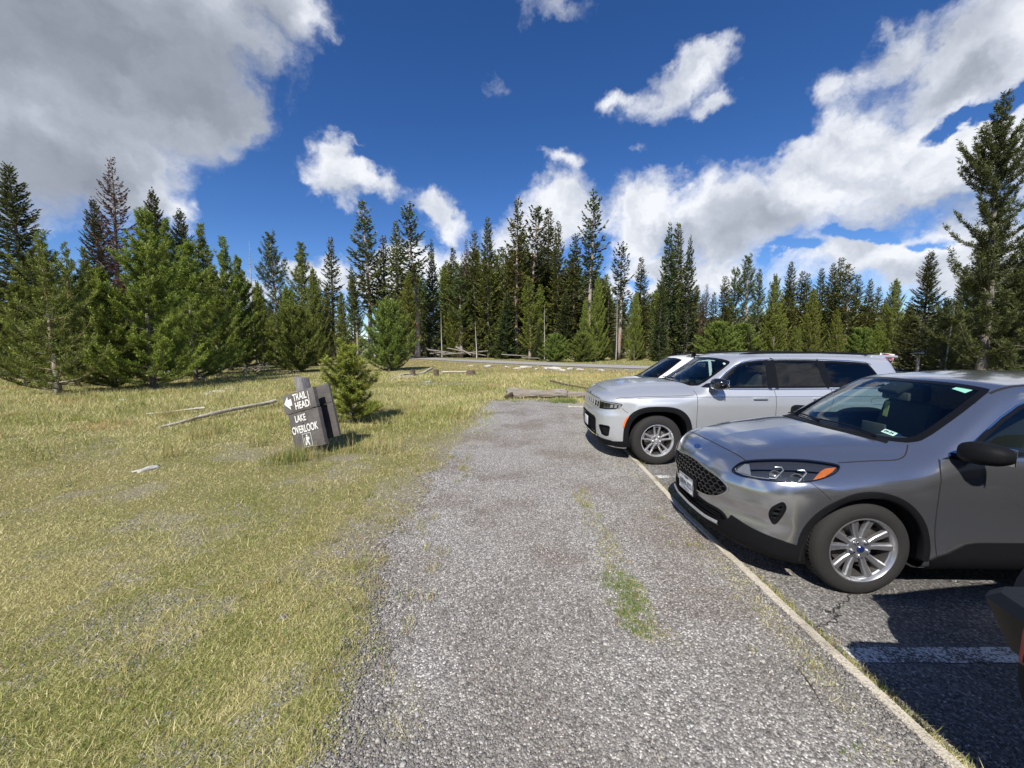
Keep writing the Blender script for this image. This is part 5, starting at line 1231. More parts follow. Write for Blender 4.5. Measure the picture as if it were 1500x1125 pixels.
def side_mirror(root, x, y, z, mat, size=(.075, .13, .075), arm_mat=None, sgs=(1, -1)):
    for sg in sgs:
        if sg < 0: x = x + .20; z = z - .05
        mb = MB(); sx, sy, sz = size; S = []
        for t_ in (0, .08, .25, .5, .75, .92, 1.0):
            k = [.45, .80, 1.0, 1.0, .88, .60, .22][[0, .08, .25, .5, .75, .92, 1.0].index(t_)]
            S.append((x + .02 * t_ + .015 * (1 - k), (y - sy * 2 * t_) * sg, z + .008 * t_, sx * k, sz * (k * .95 + .03)))
        loft(mb, S); o = mb.build('side_mirror', mat, root)
        m2 = MB(); m2.tube([(x - .02, (y + .11) * sg, z - .05), (x, (y + .02) * sg, z - .055), (x + .01, (y - .08) * sg, z - .05)], [.035, .028, .03], 10, squash=.6); m2.build('mirror_arm', arm_mat or mat, o)
        m2 = MB(); m2.box((x + sx * .90, (y - sy) * sg, z), (.012, sy * 1.6, sz * 1.5), bev=.005); m2.build('mirror_glass', M_CHR, o)
def sail(car, poly, mat): car.patch('mirror_sail', 'side', poly, mat, .006, .03, .006, both=True)

# ------------------------------------------------------------------ grey crossover in front
def f_suv(x, y, z):
    a = np.sqrt(y * y + 1e-6)
    W = herm(z, [(.10, .82), (.20, .875), (.30, .905), (.45, .903), (.62, .912), (.78, .925), (.88, .928), (.96, .924), (1.04, .912), (1.10, .885), (1.3, .80)])
    W = W + herm(x, [(0, -.10), (.3, -.035), (.6, -.006), (.9, 0), (3.7, 0), (4.2, -.035), (4.6, -.13)])
    for cx in (.89, 3.60):
        r = np.hypot(x - cx, z - .38); W = W + .016 * np.exp(-((r - .46) / .13) ** 2) * (z < 1.2)
    side = a - W
    P = herm(a, [(0, 0), (.25, .010), (.45, .045), (.62, .115), (.76, .22), (.86, .36), (.94, .60)])
    F_ = herm(z, [(.12, .26), (.20, .12), (.28, .055), (.38, .035), (.50, .022), (.62, .010), (.72, .012), (.80, .035), (.87, .075), (.93, .13), (1.0, .24)])
    # pulled-in hollow under the headlight leading to the side vent
    hol = .030 * np.exp(-(((z - .53) / .075) ** 2)) * sstep(.30, .55, a) * sstep(.90, .80, a)
    front = (F_ + P + hol - x) * .9
    T = herm(x, [(-.1, .78), (.05, .885), (.16, .945), (.32, .995), (.55, 1.045), (.85, 1.090), (1.15, 1.125), (1.5, 1.135), (2.2, 1.125), (3.6, 1.16), (4.3, 1.17), (4.7, 1.12)])
    blend = sstep(1.15, 1.75, x)
    cr = herm(a, [(0, 0), (.35, .010), (.55, .035), (.70, .085), (.80, .135), (.90, .21), (.96, .29)]) * (1 - .72 * blend)
    rib = .45 + .20 * np.clip(x, 0, 1.3)
    cr = cr - .012 * sstep(rib + .035, rib - .05, a) * (1 - blend) * sstep(.15, .5, x)
    top = z - (T - cr)
    back = (x - herm(z, [(.15, 4.40), (.3, 4.53), (.6, 4.575), (.9, 4.56), (1.05, 4.52), (1.2, 4.45)])) + .16 * (a / .8) ** 3
    bot = (.205 + .05 * sstep(3.9, 4.5, x) - z)
    b_ = smax(side, top, .06); b_ = smax(b_, front, .09); b_ = smax(b_, back, .12); b_ = smax(b_, bot, .05)
    xw = 1.115 + (z - 1.06) * 1.72 - .10 * np.clip(z - 1.3, 0, 1) ** 2
    ws = (xw + .26 * (a / .72) ** 2.2 - x) * .5
    gs = (a - (herm(z, [(.9, .885), (1.05, .872), (1.25, .80), (1.45, .705), (1.60, .60), (1.75, .45)]) + herm(x, [(1, -.02), (2.1, 0), (3.2, 0), (4.5, -.12)]))) * .93
    rf = z - (herm(x, [(1.6, 1.47), (1.95, 1.560), (2.3, 1.612), (2.75, 1.635), (3.3, 1.63), (3.9, 1.60), (4.4, 1.545), (4.8, 1.45)]) - .045 * (a / .55) ** 2.4)
    rr_ = (x - (4.40 - (z - 1.15) * .50 + .0) + .12 * (a / .7) ** 2) * .85
    g = smax(gs, rf, .07); g = smax(g, ws, .05); g = smax(g, rr_, .10); g = smax(g, .9 - z, .02)
    return smin(b_, g, .045)
ESC_LOC = (1.715, 3.64, -.045 + .004); ESC_YAW = R(-1.5)
esc = thing('parked_car', 'grey metallic compact crossover with a silver plate, nearest the path, nose over the curb', 'car', ESC_LOC, ESC_YAW, 'cars parked nose in at the curb')
car = Car(f_suv, (-.08, -1.05, .1), (4.7, 1.05, 1.75), CARRES, esc)

# openings
car.cut_disc(.91, .355, .435); car.cut_disc(3.62, .355, .435)
HL = curve([dg(.126, .528, .832), dg(.165, .53, .886), dg(.238, .55, .925), dg(.383, .62, .958), dg(.58, .68, .974), dg(.735, .74, .970), dg(.785, .78, .957), dg(.72, .83, .918), dg(.61, .86, .884), dg(.505, .865, .860), dg(.402, .84, .843), dg(.235, .71, .824), dg(.150, .60, .814)], 4)
car.cut('diag', HL, 0, lambda C: (C[:, 1] < 0), True)
GR_ = curve(mirror_pts([(0, .800), (-.30, .775), (-.46, .752), (-.535, .715), (-.552, .672), (-.50, .612), (-.38, .548), (-.20, .515), (0, .510)]), 3)
car.cut('front', GR_, .010, lambda C: C[:, 0] < .5)
LG = curve(mirror_pts([(0, .468), (-.30, .462), (-.47, .455), (-.53, .40), (-.40, .372), (0, .362)]), 3)
car.cut('front', LG, .010, lambda C: C[:, 0] < .5)
VENT = curve([dg(.315, .822, .668), dg(.345, .842, .690), dg(.362, .848, .65), dg(.344, .832, .576), dg(.315, .803, .505), dg(.288, .785, .555), dg(.283, .80, .62)], 4)
car.cut('diag', VENT, .008, lambda C: (C[:, 1] < 0), True)
WS = mirror_xy([(1.165, 0), (1.172, -.14), (1.185, -.26), (1.215, -.38), (1.26, -.49), (1.325, -.59), (1.40, -.655), (1.47, -.682), (1.56, -.678), (1.68, -.660), (1.82, -.637), (1.95, -.610), (2.04, -.588), (2.078, -.565), (2.075, -.53), (2.050, -.42), (2.015, -.26), (1.992, -.12), (1.985, 0)])
wsg = window(car, 'top', WS, M_WS, .050, False, 'windshield', .014)
SW1 = [(1.56, 1.062), (1.66, 1.135), (1.80, 1.235), (1.95, 1.335), (2.10, 1.415), (2.24, 1.462), (2.40, 1.488), (2.60, 1.498), (2.635, 1.49), (2.62, 1.30), (2.61, 1.09), (2.58, 1.078), (2.1, 1.067), (1.8, 1.062), (1.62, 1.056)]
SW2 = [(2.69, 1.09), (2.69, 1.30), (2.71, 1.492), (2.75, 1.498), (3.05, 1.490), (3.35, 1.452), (3.48, 1.425), (3.53, 1.30), (3.56, 1.14), (3.53, 1.115), (3.1, 1.098), (2.8, 1.090)]
SW3 = [(3.63, 1.13), (3.60, 1.28), (3.57, 1.40), (3.62, 1.395), (3.85, 1.335), (4.05, 1.235), (4.06, 1.19), (3.95, 1.155), (3.8, 1.14)]
window(car, 'side', SW1, M_MID, .030, True, 'window', .012, M_CHR, lambda C: C[:, 1] < 0, .010)
window(car, 'side', SW2, M_TINT, .030, True, 'window', .012, None, lambda C: C[:, 1] < 0)
window(car, 'side', SW3, M_TINT, .022, True, 'window', .012, None, lambda C: C[:, 1] < 0)
RWN = curve(mirror_pts([(0, 1.50), (-.45, 1.485), (-.60, 1.44), (-.70, 1.24), (-.66, 1.17), (0, 1.15)]), 3)
window(car, 'rear', RWN, M_TINT, .03, False, 'rear_window', .012, None, lambda C: C[:, 0] > 3.8)
bd = car.body(M_SILV)
# mouldings
arch(car, .91, .355, .412, .464, M_CLAD, .215); arch(car, 3.62, .355, .412, .464, M_CLAD, .215)
for (x0, x1) in ((1.375, 3.16),):
    car.patch('sill_cladding', 'side', [(x0 + .02, .215), (x0, .30), (x0 + .055, .325), (x0 + .13, .345), (x0 + .26, .415), (x0 + .34, .428), (x1 - .2, .440), (x1 - .02, .50), (x1 + .01, .42), (x1, .215)], M_CLAD, .012, .05, .03, both=True)
LB = [(0, .352), (-.40, .362), (-.53, .395), (-.56, .465), (-.62, .452), (-.72, .424), (-.80, .405), (-.845, .390), (-.86, .30), (-.84, .23), (-.5, .215), (0, .213)]
car.patch('bumper_cladding', 'front', mirror_pts(LB), M_CLAD, .006, .035, .02)
car.patch('bumper_corner', 'side', [(.30, .405), (.36, .390), (.43, .378), (.475, .372), (.50, .30), (.52, .225), (.36, .215), (.28, .23)], M_CLAD, .006, .03, .02, both=True)
mb = MB(); car.strip(mb, 'front', [(-.46, .352), (-.30, .338), (0, .332), (.30, .338), (.46, .352)], .036, .020, step=.03, thick=.012); clean_build(mb, 'skid_strip', M_SILVER, esc)
car.patch('rear_cladding', 'rear', mirror_pts([(0, .60), (-.5, .60), (-.8, .56), (-.86, .40), (-.80, .26), (0, .25)]), M_CLAD, .006, .05, .02)
# grille: deep dark box with a honeycomb of wavy bars
g = car.patch('grille', 'front', GR_, M_DARK, -.055, .05, 0)
def cells(poly, dy, dz, rad, off, parent, mat, name):
    mb = MB(); P = np.array(poly); z = P[:, 1].min() + dz * .3; row = 0
    while z < P[:, 1].max():
        run = []
        for k, y in enumerate(np.arange(-.62, .62, dy / 2)):
            p = (y, z + (dz * .22 if (k + row) % 2 else -dz * .22)); ok = inside(np.array([p]), poly, .004)[0]
            if ok: run.append(p)
            if (not ok or y > .6) and len(run) > 1: mb.tube([tuple(q) for q in car.proj('front', run, off)], rad, 5); run = []
            elif not ok: run = []
            if ok and (k + row) % 2 and inside(np.array([(y, z + dz * .78)]), poly, .004)[0]:
                mb.tube([tuple(q) for q in car.proj('front', [p, (y, z + dz * .78)], off)], rad, 5)
        z += dz; row += 1
    o = clean_build(mb, name, mat, parent); return o
cells(GR_, .075, .040, .0062, -.012, g, M_GLOSSB, 'grille_mesh')
mb = MB(); car.strip(mb, 'front', GR_, .018, .002, True, .02, .003, thick=.004); clean_build(mb, 'grille_surround', M_SILV, g)
mb = MB(); car.strip(mb, 'front', GR_, .04, -.022, True, .02, -.010 * orient(GR_)); clean_build(mb, 'grille_edge', M_GLOSSB, g)
g2 = car.patch('lower_intake', 'front', LG, M_DARK, -.04, .05, 0)
mb = MB()
for zz in (.392, .415, .44): car.wire(mb, 'front', [(-.46, zz), (0, zz), (.46, zz)], .006, -.01, step=.05)
clean_build(mb, 'intake_bars', M_CLAD, g2); mb = MB(); car.strip(mb, 'front', LG, .022, .003, True, .02, thick=.003); clean_build(mb, 'intake_frame', M_CLAD, g2)
# side vents
for sg in (1, -1):
    P2, T2 = fill(VENT, .03); pts = car.proj('diag', P2, -.035); mb = MB(); mb.add([(p.x, p.y * sg, p.z) for p in pts], T2); vt = clean_build(mb, 'bumper_vent', M_DARK, esc)
    mb = MB(); car.strip(mb, 'diag', VENT, .030, -.006, True, .012, -.008 * orient(VENT)); car.strip(mb, 'diag', VENT, .010, .002, True, .012)
    for zz in (.545, .585, .625, .66):
        c0 = [u for u in np.linspace(.6, .95, 90) if inside(np.array([(u, zz)]), VENT, .002)[0]]
        if c0: car.strip(mb, 'diag', [(c0[0], zz), (c0[-1], zz + .006)], .014, -.014, step=.01, thick=.012)
    mb.v = [(v[0], v[1] * sg, v[2]) for v in mb.v]; clean_build(mb, 'vent_louvres', M_CLAD, vt)
# headlights
M_FACET = plain('lamp_silver', (.34, .34, .34), .35, metal=.6, var=.3, vs=70)
def uz(u, z, off): return car.proj('diag', [(u, z)], off)[0]
for sg in (1, -1):
    def put(mb, name, mat, parent):
        mb.v = [(v[0], v[1] * sg, v[2]) for v in mb.v]; return clean_build(mb, name, mat, parent)
    P2, T2 = fill(HL, .03); mb = MB(); mb.add(car.proj('diag', P2, .0015), T2); hl = put(mb, 'headlight', M_LENS, esc)
    mb = MB(); mb.add([p for p in car.proj('diag', P2, -.05)], T2); car.strip(mb, 'diag', HL, .05, -.024, True, .02, -.020 * orient(HL)); put(mb, 'headlight_housing', plain('housing_grey', (.035, .037, .042), .25, coat=.5), hl)
    mb = MB(); car.strip(mb, 'diag', HL, .008, .0025, True, .02, -.002 * orient(HL)); put(mb, 'headlight_seal', M_GLOSSB, hl)
    for (u, z, r_) in ((.735, .893, .036), (.875, .890, .040)):       # two projector bowls with bright hooked blades
        mb = MB(); c = uz(u, z, -.035)
        Mx = Matrix.Translation(c) @ Matrix.Rotation(R(-40), 4, 'Z') @ Matrix.Rotation(R(90), 4, 'Z')
        mb.lathe([(.0, .012), (r_ * .5, .006), (r_ * .85, -.010), (r_, -.022), (r_ * 1.08, -.022)], 20, Matrix.Translation(c) @ Matrix.Rotation(R(-40), 4, 'Z')); put(mb, 'lamp_reflector', M_FACET, hl)
        mb = MB(); L3 = [uz(u - .035, z - .040, -.012), uz(u + .005, z - .038, -.012), uz(u + .045, z + .022, -.012), uz(u + .030, z + .036, -.012), uz(u - .012, z + .034, -.014)]
        mb.tube(L3, .0065, 6); put(mb, 'running_light', M_FACET, hl)
    mb = MB(); vs = [uz(.470, .862, -.010), uz(.470, .842, -.010), uz(.575, .842, -.014), uz(.545, .912, -.016), uz(.515, .908, -.014)]; mb.add(vs, [(0, 1, 2, 3, 4)]); put(mb, 'lamp_facet', M_FACET, hl)
    mb = MB(); mb.tube([uz(u, z, -.008) for u, z in ((.452, .858), (.465, .838), (.53, .833), (.62, .838), (.70, .846))], .005, 6); put(mb, 'light_bar', M_FACET, hl)
    AP = [(.955, .864), (1.00, .925), (1.025, .942), (1.088, .953), (1.066, .925), (1.02, .890), (.975, .868)]
    P2, T2 = fill(AP, .02); mb = MB(); mb.add(car.proj('diag', P2, -.006), T2); put(mb, 'side_marker', M_AMBER, hl)
# seams
mb = MB()
car.strip(mb, 'top', curve([(.232, -.545), (.214, -.36), (.206, -.18), (.204, 0), (.206, .18), (.214, .36), (.232, .545)], 4, False), .008, .0012, step=.03)
car.strip(mb, 'top', curve([(.80, -.752), (1.0, -.768), (1.18, -.778), (1.27, -.762), (1.33, -.722), (1.385, -.672)], 4, False), .008, .0012, step=.03, both=True)
car.strip(mb, 'side', curve([(.51, .862), (.555, .825), (.61, .768), (.63, .75)], 3, False), .004, .0012, both=True)
car.strip(mb, 'side', curve([(1.44, 1.035), (1.405, .98), (1.388, .90), (1.385, .72), (1.392, .55), (1.41, .42), (1.43, .33)], 4, False), .008, .0012, both=True)
car.strip(mb, 'side', [(2.655, 1.07), (2.66, .44)], .008, .0012, both=True)
car.strip(mb, 'side', curve([(3.57, 1.10), (3.55, .98), (3.40, .85), (3.20, .70), (3.13, .50)], 4, False), .008, .0012, both=True)
car.strip(mb, 'top', curve([(2.04, -.60), (2.4, -.585), (2.9, -.575), (3.5, -.555), (4.1, -.52)], 4, False), .020, .0015, step=.04, both=True)
clean_build(mb, 'panel_gaps', M_DARK, esc)
# cowl and wipers
mb = MB(); car.strip(mb, 'top', curve([(1.30, -.60), (1.205, -.44), (1.155, -.25), (1.135, 0), (1.155, .25), (1.205, .44), (1.30, .60), (1.38, .66)], 4, False), .055, .004, step=.03); clean_build(mb, 'cowl_panel', M_CLAD, esc)
for (p0, p1) in (((1.27, -.53), (1.215, .08)), ((1.20, -.02), (1.30, .54))):
    mb = MB(); car.wire(mb, 'top', [p0, ((p0[0] + p1[0]) / 2 + .015, (p0[1] + p1[1]) / 2), p1], .007, .026, step=.05); car.wire(mb, 'top', [p0, ((p0[0] + p1[0]) / 2, (p0[1] + p1[1]) / 2), p1], .004, .010, step=.05)
    clean_build(mb, 'wiper', M_CLAD, esc)
# mirrors, handles, badge, plate
sail(car, [(1.455, 1.038), (1.555, 1.048), (1.60, 1.052), (1.655, 1.128), (1.60, 1.10), (1.52, 1.065)], M_CLAD)
side_mirror(esc, 1.555, -.895, 1.120, M_CLAD, (.095, .128, .080))
for xh in (2.40, 3.28):
    for sg in (1, -1):
        p = car.hit('side', xh, .93); mb = MB(); mb.tube([(xh - .10, p.y - .004, .925), (xh - .08, p.y - .035, .93), (xh + .08, p.y - .035, .935), (xh + .10, p.y - .004, .94)], .013, 8); mb.v = [(v[0], v[1] * sg, v[2]) for v in mb.v]; mb.build('door_handle', M_SILV, esc)
n0_ = car.hit('front', 0, .878); n1_ = car.hit('front', 0, .898); up_ = (n1_ - n0_).normalized(); bp = car.hit('front', 0.045, .884, .004)
Mx = frame_matrix(bp, (0, -1, 0), up_)
def oval_disc(rx, ry, z0, z1, M, n=36):
    m = MB(); vs = [(rx * math.cos(6.2832 * k / n), ry * math.sin(6.2832 * k / n), z) for z in (z0, z1) for k in range(n)]
    m.add(vs, [tuple(range(n, 2 * n)), tuple(range(n))[::-1]] + [(k, (k + 1) % n, (k + 1) % n + n, k + n) for k in range(n)], M); return m
bg_ = oval_disc(.062, .026, -.006, .004, Mx).build('badge', M_CHR, esc); oval_disc(.056, .021, .004, .0055, Mx).build('badge_field', M_BLUE, bg_)
text_part('badge_lettering', 'Ford', .034, M_CHR, bg_, Mx @ Matrix.Translation((0, -.001, .0062)), .0004, .0004, 1.15, .25)
Mp = frame_matrix((.004, .035, .522), (0, -1, 0), (-.05, 0, 1))
m = MB(); m.box((0, 0, 0), (.305, .155, .003), Mp, bev=.0012); pl = m.build('licence_plate', M_PLATE, esc)
m = MB(); m.box((0, .0755, .003), (.314, .010, .006), Mp); m.box((0, -.0755, .003), (.314, .010, .006), Mp); m.box((-.154, 0, .003), (.008, .16, .006), Mp); m.box((.154, 0, .003), (.008, .16, .006), Mp); m.build('plate_frame', M_CHR, pl)
m = MB(); m.box((0, 0, -.02), (.33, .17, .035), Mp, bev=.006); m.build('plate_bracket', M_CLAD, pl)
text_part('plate_number', 'RRW-0221', .074, M_INK, pl, Mp @ Matrix.Translation((0, -.010, .0028)), .0003, .0012, .86)
text_part('plate_state', 'TEXAS', .026, M_INK, pl, Mp @ Matrix.Translation((0, .054, .0028)), .0003, .0004, 1.0); text_part('plate_slogan', 'The Lone Star State', .015, M_INK, pl, Mp @ Matrix.Translation((0, -.062, .0028)), .0003, .0002)
# stickers and things seen through the glass
P2 = [(1.965, -.40), (1.965, -.50), (2.02, -.505), (2.02, -.405)]
car.patch('windshield_sticker', 'top', P2, M_STICK, -.004, .02, 0)
st = car.patch('registration_sticker', 'top', [(1.372, -.452), (1.388, -.545), (1.428, -.540), (1.412, -.447)], M_WSTK, -.004, .02, 0)
q0 = car.hit('top', 1.40, -.496, .001); qa = car.hit('top', 1.392, -.45, .001); qb = car.hit('top', 1.408, -.542, .001); qc = car.hit('top', 1.43, -.50, .001)
text_part('sticker_number', '04-24', .030, M_INK, st, frame_matrix(q0, (qb - qa), (qc - q0)), .0002, .0004)
car.patch('sticker_edge', 'top', [(1.395, -.548), (1.412, -.575), (1.43, -.572), (1.432, -.545)], M_BLUE, -.004, .02, 0, parent=st)
interior(esc, 1.22, 4.2, .42, .80, 1.03)
seats(esc, [(1.98, -.37, .52), (1.98, .37, .52), (2.90, 0, 1.22)], .58, 0)
mb = MB(); mb.box((1.90, 0, 1.40), (.03, .26, .075), bev=.012); mb.tube([(1.90, 0, 1.43), (1.88, 0, 1.50)], .012, 6); mb.build('rearview_mirror', M_DASH, esc)
mb = MB(); mb.box((1.90, 0, 1.475), (.20, .20, .05), Matrix.Translation((1.9, 0, 1.48)) @ Matrix.Rotation(R(-26), 4, 'Y') @ Matrix.Translation((-1.9, 0, -1.475)), bev=.02); mb.build('sensor_housing', M_DARK, esc)
mb = MB(); mb.box((1.87, .05, 1.27), (.004, .045, .15), Matrix.Translation((1.87, .05, 1.27)) @ Matrix.Rotation(R(8), 4, 'X') @ Matrix.Translation((-1.87, -.05, -1.27))); mb.tube([(1.88, .03, 1.40), (1.87, .045, 1.34)], .002, 4); mb.build('hanging_tag', plain('tag_yellow', (.28, .30, .12), .6, var=.5, vs=60), esc)
for sg in (1, -1):
    P = curve([(-.90, 1.05), (-.70, 1.02), (-.45, .98), (-.45, .91), (-.70, .90), (-.90, .92)], 3); P = [(u * 1, v) for u, v in P]
    P2, T2 = fill(P, .03); mb = MB(); mb.add([(p.x, p.y * sg, p.z) for p in car.proj('rear', P2, .004)], T2); clean_build(mb, 'tail_light', M_RED, esc)
mb = MB(); mb.box((2.3, 0, .23), (3.9, 1.45, .10)); mb.build('underbody', M_DARK, esc)
for cx in (.905, 3.615):
    for sg in (-1, 1): make_wheel(esc, cx, sg * .805, .358, .358, .225, .243, 'twin', M_ALLOY, sg, steer=R(0))

# ------------------------------------------------------------------ long silver car behind it
def f_long(x, y, z):
    a = np.sqrt(y * y + 1e-6)
    W = herm(z, [(.12, .84), (.24, .91), (.36, .945), (.60, .950), (.80, .962), (.94, .966), (1.02, .958), (1.10, .945), (1.17, .915), (1.4, .84)])
    W = W + herm(x, [(0, -.08), (.3, -.02), (.6, 0), (4.3, 0), (4.8, -.03), (5.2, -.09)])
    for cx in (.93, 4.02):
        q = np.maximum(np.abs(x - cx) - .05, 0); r = np.hypot(q, np.maximum(z - .42, 0)); W = W + .020 * np.exp(-((r - .50) / .10) ** 2) * (z < 1.0)
    side = a - W
    P = herm(a, [(0, 0), (.35, .012), (.60, .045), (.74, .10), (.84, .18), (.92, .31), (.97, .50)])
    F_ = herm(z, [(.14, .26), (.24, .13), (.34, .06), (.44, .025), (.62, .012), (.76, .012), (.82, .035), (.90, .050), (1.0, .060), (1.06, .10), (1.12, .22)])
    front = (F_ + P - x) * .92
    T = herm(x, [(-.1, .99), (.06, 1.085), (.16, 1.15), (.35, 1.205), (.8, 1.258), (1.3, 1.27), (1.7, 1.245), (3, 1.215), (4.8, 1.23), (5.3, 1.2)])
    bl = sstep(1.3, 1.9, x); cr = herm(a, [(0, 0), (.45, .012), (.62, .060), (.76, .105), (.88, .155), (.94, .20), (.98, .27)]) * (1 - .6 * bl) - .012 * sstep(.60, .50, a) * (1 - bl) * sstep(.2, .6, x)
    top = z - (T - cr); back = x - herm(z, [(.15, 5.0), (.3, 5.06), (.6, 5.10), (1.0, 5.06), (1.2, 4.98)]) + .10 * (a / .85) ** 3
    b_ = smax(side, top, .05); b_ = smax(b_, front, .06); b_ = smax(b_, back, .08); b_ = smax(b_, .24 + .04 * sstep(4.5, 5.1, x) - z, .05)
    ws = (1.36 + (z - 1.19) * 1.48 + .24 * (a / .75) ** 2.2 - x) * .56
    gs = (a - (herm(z, [(1.0, .925), (1.15, .905), (1.35, .845), (1.55, .775), (1.68, .72), (1.80, .62)]) + herm(x, [(1, -.02), (2.2, 0), (4.2, 0), (5.1, -.05)]))) * .95
    rf = z - (herm(x, [(1.7, 1.58), (2.05, 1.690), (2.4, 1.738), (2.9, 1.757), (3.6, 1.757), (4.3, 1.735), (4.8, 1.700), (5.2, 1.65)]) - .035 * (a / .6) ** 3)
    re = (x - (4.90 - (z - 1.2) * .42) + .06 * (a / .7) ** 2) * .92
    sp = smax(smax(x - (4.93 - .10 * (a / .7) ** 2), 4.4 - x, .02), smax(np.abs(z - (1.700 - .05 * np.clip(x - 4.7, 0, 1))) - .022, a - .66, .03), .02)
    g = smax(gs, rf, .055); g = smax(g, ws, .05); g = smax(g, re, .06); g = smax(g, 1.0 - z, .02)
    return smin(smin(b_, g, .03), sp, .03)
jee = thing('parked_car', 'long bright silver car with vertical slot grille, between grey crossover and white wagon', 'car', (1.345, 6.86, -.041), R(-.6), 'cars parked nose in at the curb')
jc = Car(f_long, (-.08, -1.1, .1), (5.32, 1.1, 1.88), max(CARRES, .02), jee)
jc.cut_disc(.94, .40, .475, sq=2.9); jc.cut_disc(4.03, .40, .475, sq=2.9)
near = lambda C: C[:, 1] < 0
WS = mirror_xy([(1.42, 0), (1.43, -.2), (1.455, -.36), (1.50, -.50), (1.56, -.62), (1.64, -.715), (1.74, -.735), (1.90, -.722), (2.04, -.705), (2.135, -.685), (2.165, -.655), (2.155, -.58), (2.115, -.40), (2.085, -.2), (2.075, 0)])
window(jc, 'top', WS, M_WS, .045, False, 'windshield', .014)
JX = lambda L: [(float(np.interp(u, (1.8, 2.86, 3.89, 4.80), (1.8, 2.735, 3.60, 4.46))), v) for u, v in L]
J1 = [(1.80, 1.225), (1.93, 1.330), (2.08, 1.445), (2.24, 1.545), (2.38, 1.600), (2.55, 1.628), (2.78, 1.640), (2.80, 1.62), (2.79, 1.23), (2.77, 1.215), (2.3, 1.212), (1.9, 1.212)]
J2 = [(2.92, 1.225), (2.92, 1.62), (2.94, 1.642), (3.4, 1.645), (3.74, 1.638), (3.76, 1.62), (3.80, 1.40), (3.86, 1.24), (3.84, 1.222), (3.4, 1.216), (2.95, 1.214)]
J3 = [(3.93, 1.24), (3.87, 1.42), (3.84, 1.60), (3.86, 1.632), (4.2, 1.625), (4.52, 1.600), (4.62, 1.56), (4.78, 1.30), (4.77, 1.245), (4.4, 1.230), (4.0, 1.226)]
window(jc, 'side', JX(J1), M_MID, .028, True, 'window', .012, None, near)
window(jc, 'side', JX(J2), M_TINT, .028, True, 'window', .012, None, near)
window(jc, 'side', JX(J3), M_TINT, .028, True, 'window', .012, None, near)
jc.patch('pillar_trim', 'side', JX([(2.79, 1.216), (2.93, 1.216), (2.93, 1.642), (2.79, 1.642)]), M_BTRIM, .0035, .04, 0, both=True)
jc.patch('pillar_trim', 'side', JX([(3.84, 1.222), (3.95, 1.228), (3.87, 1.55), (3.86, 1.632), (3.75, 1.638), (3.78, 1.50)]), M_BTRIM, .0035, .04, 0, both=True)
DLO = JX([(1.76, 1.205), (1.93, 1.340), (2.08, 1.455), (2.24, 1.556), (2.38, 1.612), (2.55, 1.640), (2.86, 1.655), (3.4, 1.657), (3.9, 1.648), (4.3, 1.634), (4.55, 1.610), (4.64, 1.575)])
window(jc, 'rear', curve(mirror_pts([(0, 1.58), (-.5, 1.57), (-.64, 1.53), (-.74, 1.30), (-.70, 1.24), (0, 1.22)]), 3), M_TINT, .03, False, 'rear_window', .012, None, lambda C: C[:, 0] > 4.4)
SG = [mirror_pts([(0, .985), (-.565, .975), (-.60, .955), (-.59, .865), (0, .862)])]
JG = SG[0]; jc.cut('front', JG, .008, lambda C: C[:, 0] < .6)
JL = mirror_pts([(0, .700), (-.50, .695), (-.56, .66), (-.55, .44), (-.50, .415), (0, .41)]); jc.cut('front', JL, .01, lambda C: C[:, 0] < .6)
JV = [(-.68, .585), (-.735, .60), (-.845, .600), (-.855, .58), (-.835, .445), (-.80, .435), (-.735, .45)]
for q in (1, -1): jc.cut('front', [(u * q, v) for u, v in JV], .008, lambda C: C[:, 0] < .7)
jc.body(M_SILV2)
arch(jc, .94, .40, .452, .535, M_CLAD, .26, squareness=2.9, proud=.016); arch(jc, 4.03, .40, .452, .535, M_CLAD, .26, squareness=2.9, proud=.016)
jc.patch('sill_cladding', 'side', [(1.44, .27), (1.46, .40), (3.50, .40), (3.52, .27)], M_CLAD, .010, .05, .03, both=True)
jc.patch('bumper_cladding', 'front', mirror_pts([(0, .395), (-.55, .395), (-.70, .375), (-.84, .372), (-.875, .36), (-.87, .285), (-.6, .262), (0, .26)]), M_CLAD, .008, .035, .02)
jc.patch('bumper_corner', 'side', [(.24, .36), (.42, .375), (.45, .46), (.50, .46), (.50, .28), (.30, .275)], M_CLAD, .008, .03, .02, both=True)
gr = jc.patch('grille', 'front', JG, M_GLOSSB, -.035, .04, 0)
mb = MB()
for k in range(8):
    y = -.56 + 1.12 * k / 7
    if k in (0, 7): continue
for k in range(7):
    y0 = -.535 + 1.07 * (k + .5) / 7; pts_ = [(y0 - .058, .872), (y0 - .058, .970), (y0 + .058, .970), (y0 + .058, .872)]; jc.wire(mb, 'front', pts_, .0065, .004, True, .02)
clean_build(mb, 'grille_slots', M_SILVER, gr)
mb = MB()
for k in range(6):
    y0 = -.535 + 1.07 * (k + 1) / 7; jc.strip(mb, 'front', [(y0, .866), (y0, .978)], .034, .002, step=.02, thick=.004)
jc.strip(mb, 'front', JG, .02, .002, True, .02); clean_build(mb, 'grille_bars', M_SILV2, gr)
lo_ = jc.patch('lower_intake', 'front', JL, M_DARK, -.03, .05, 0); mb = MB()
for zz in (.46, .50, .54, .58, .62, .66): jc.wire(mb, 'front', [(-.53, zz), (0, zz), (.53, zz)], .007, -.01, step=.05)
jc.strip(mb, 'front', JL, .03, .003, True, .02, thick=.006); clean_build(mb, 'intake_bars', M_CLAD, lo_)
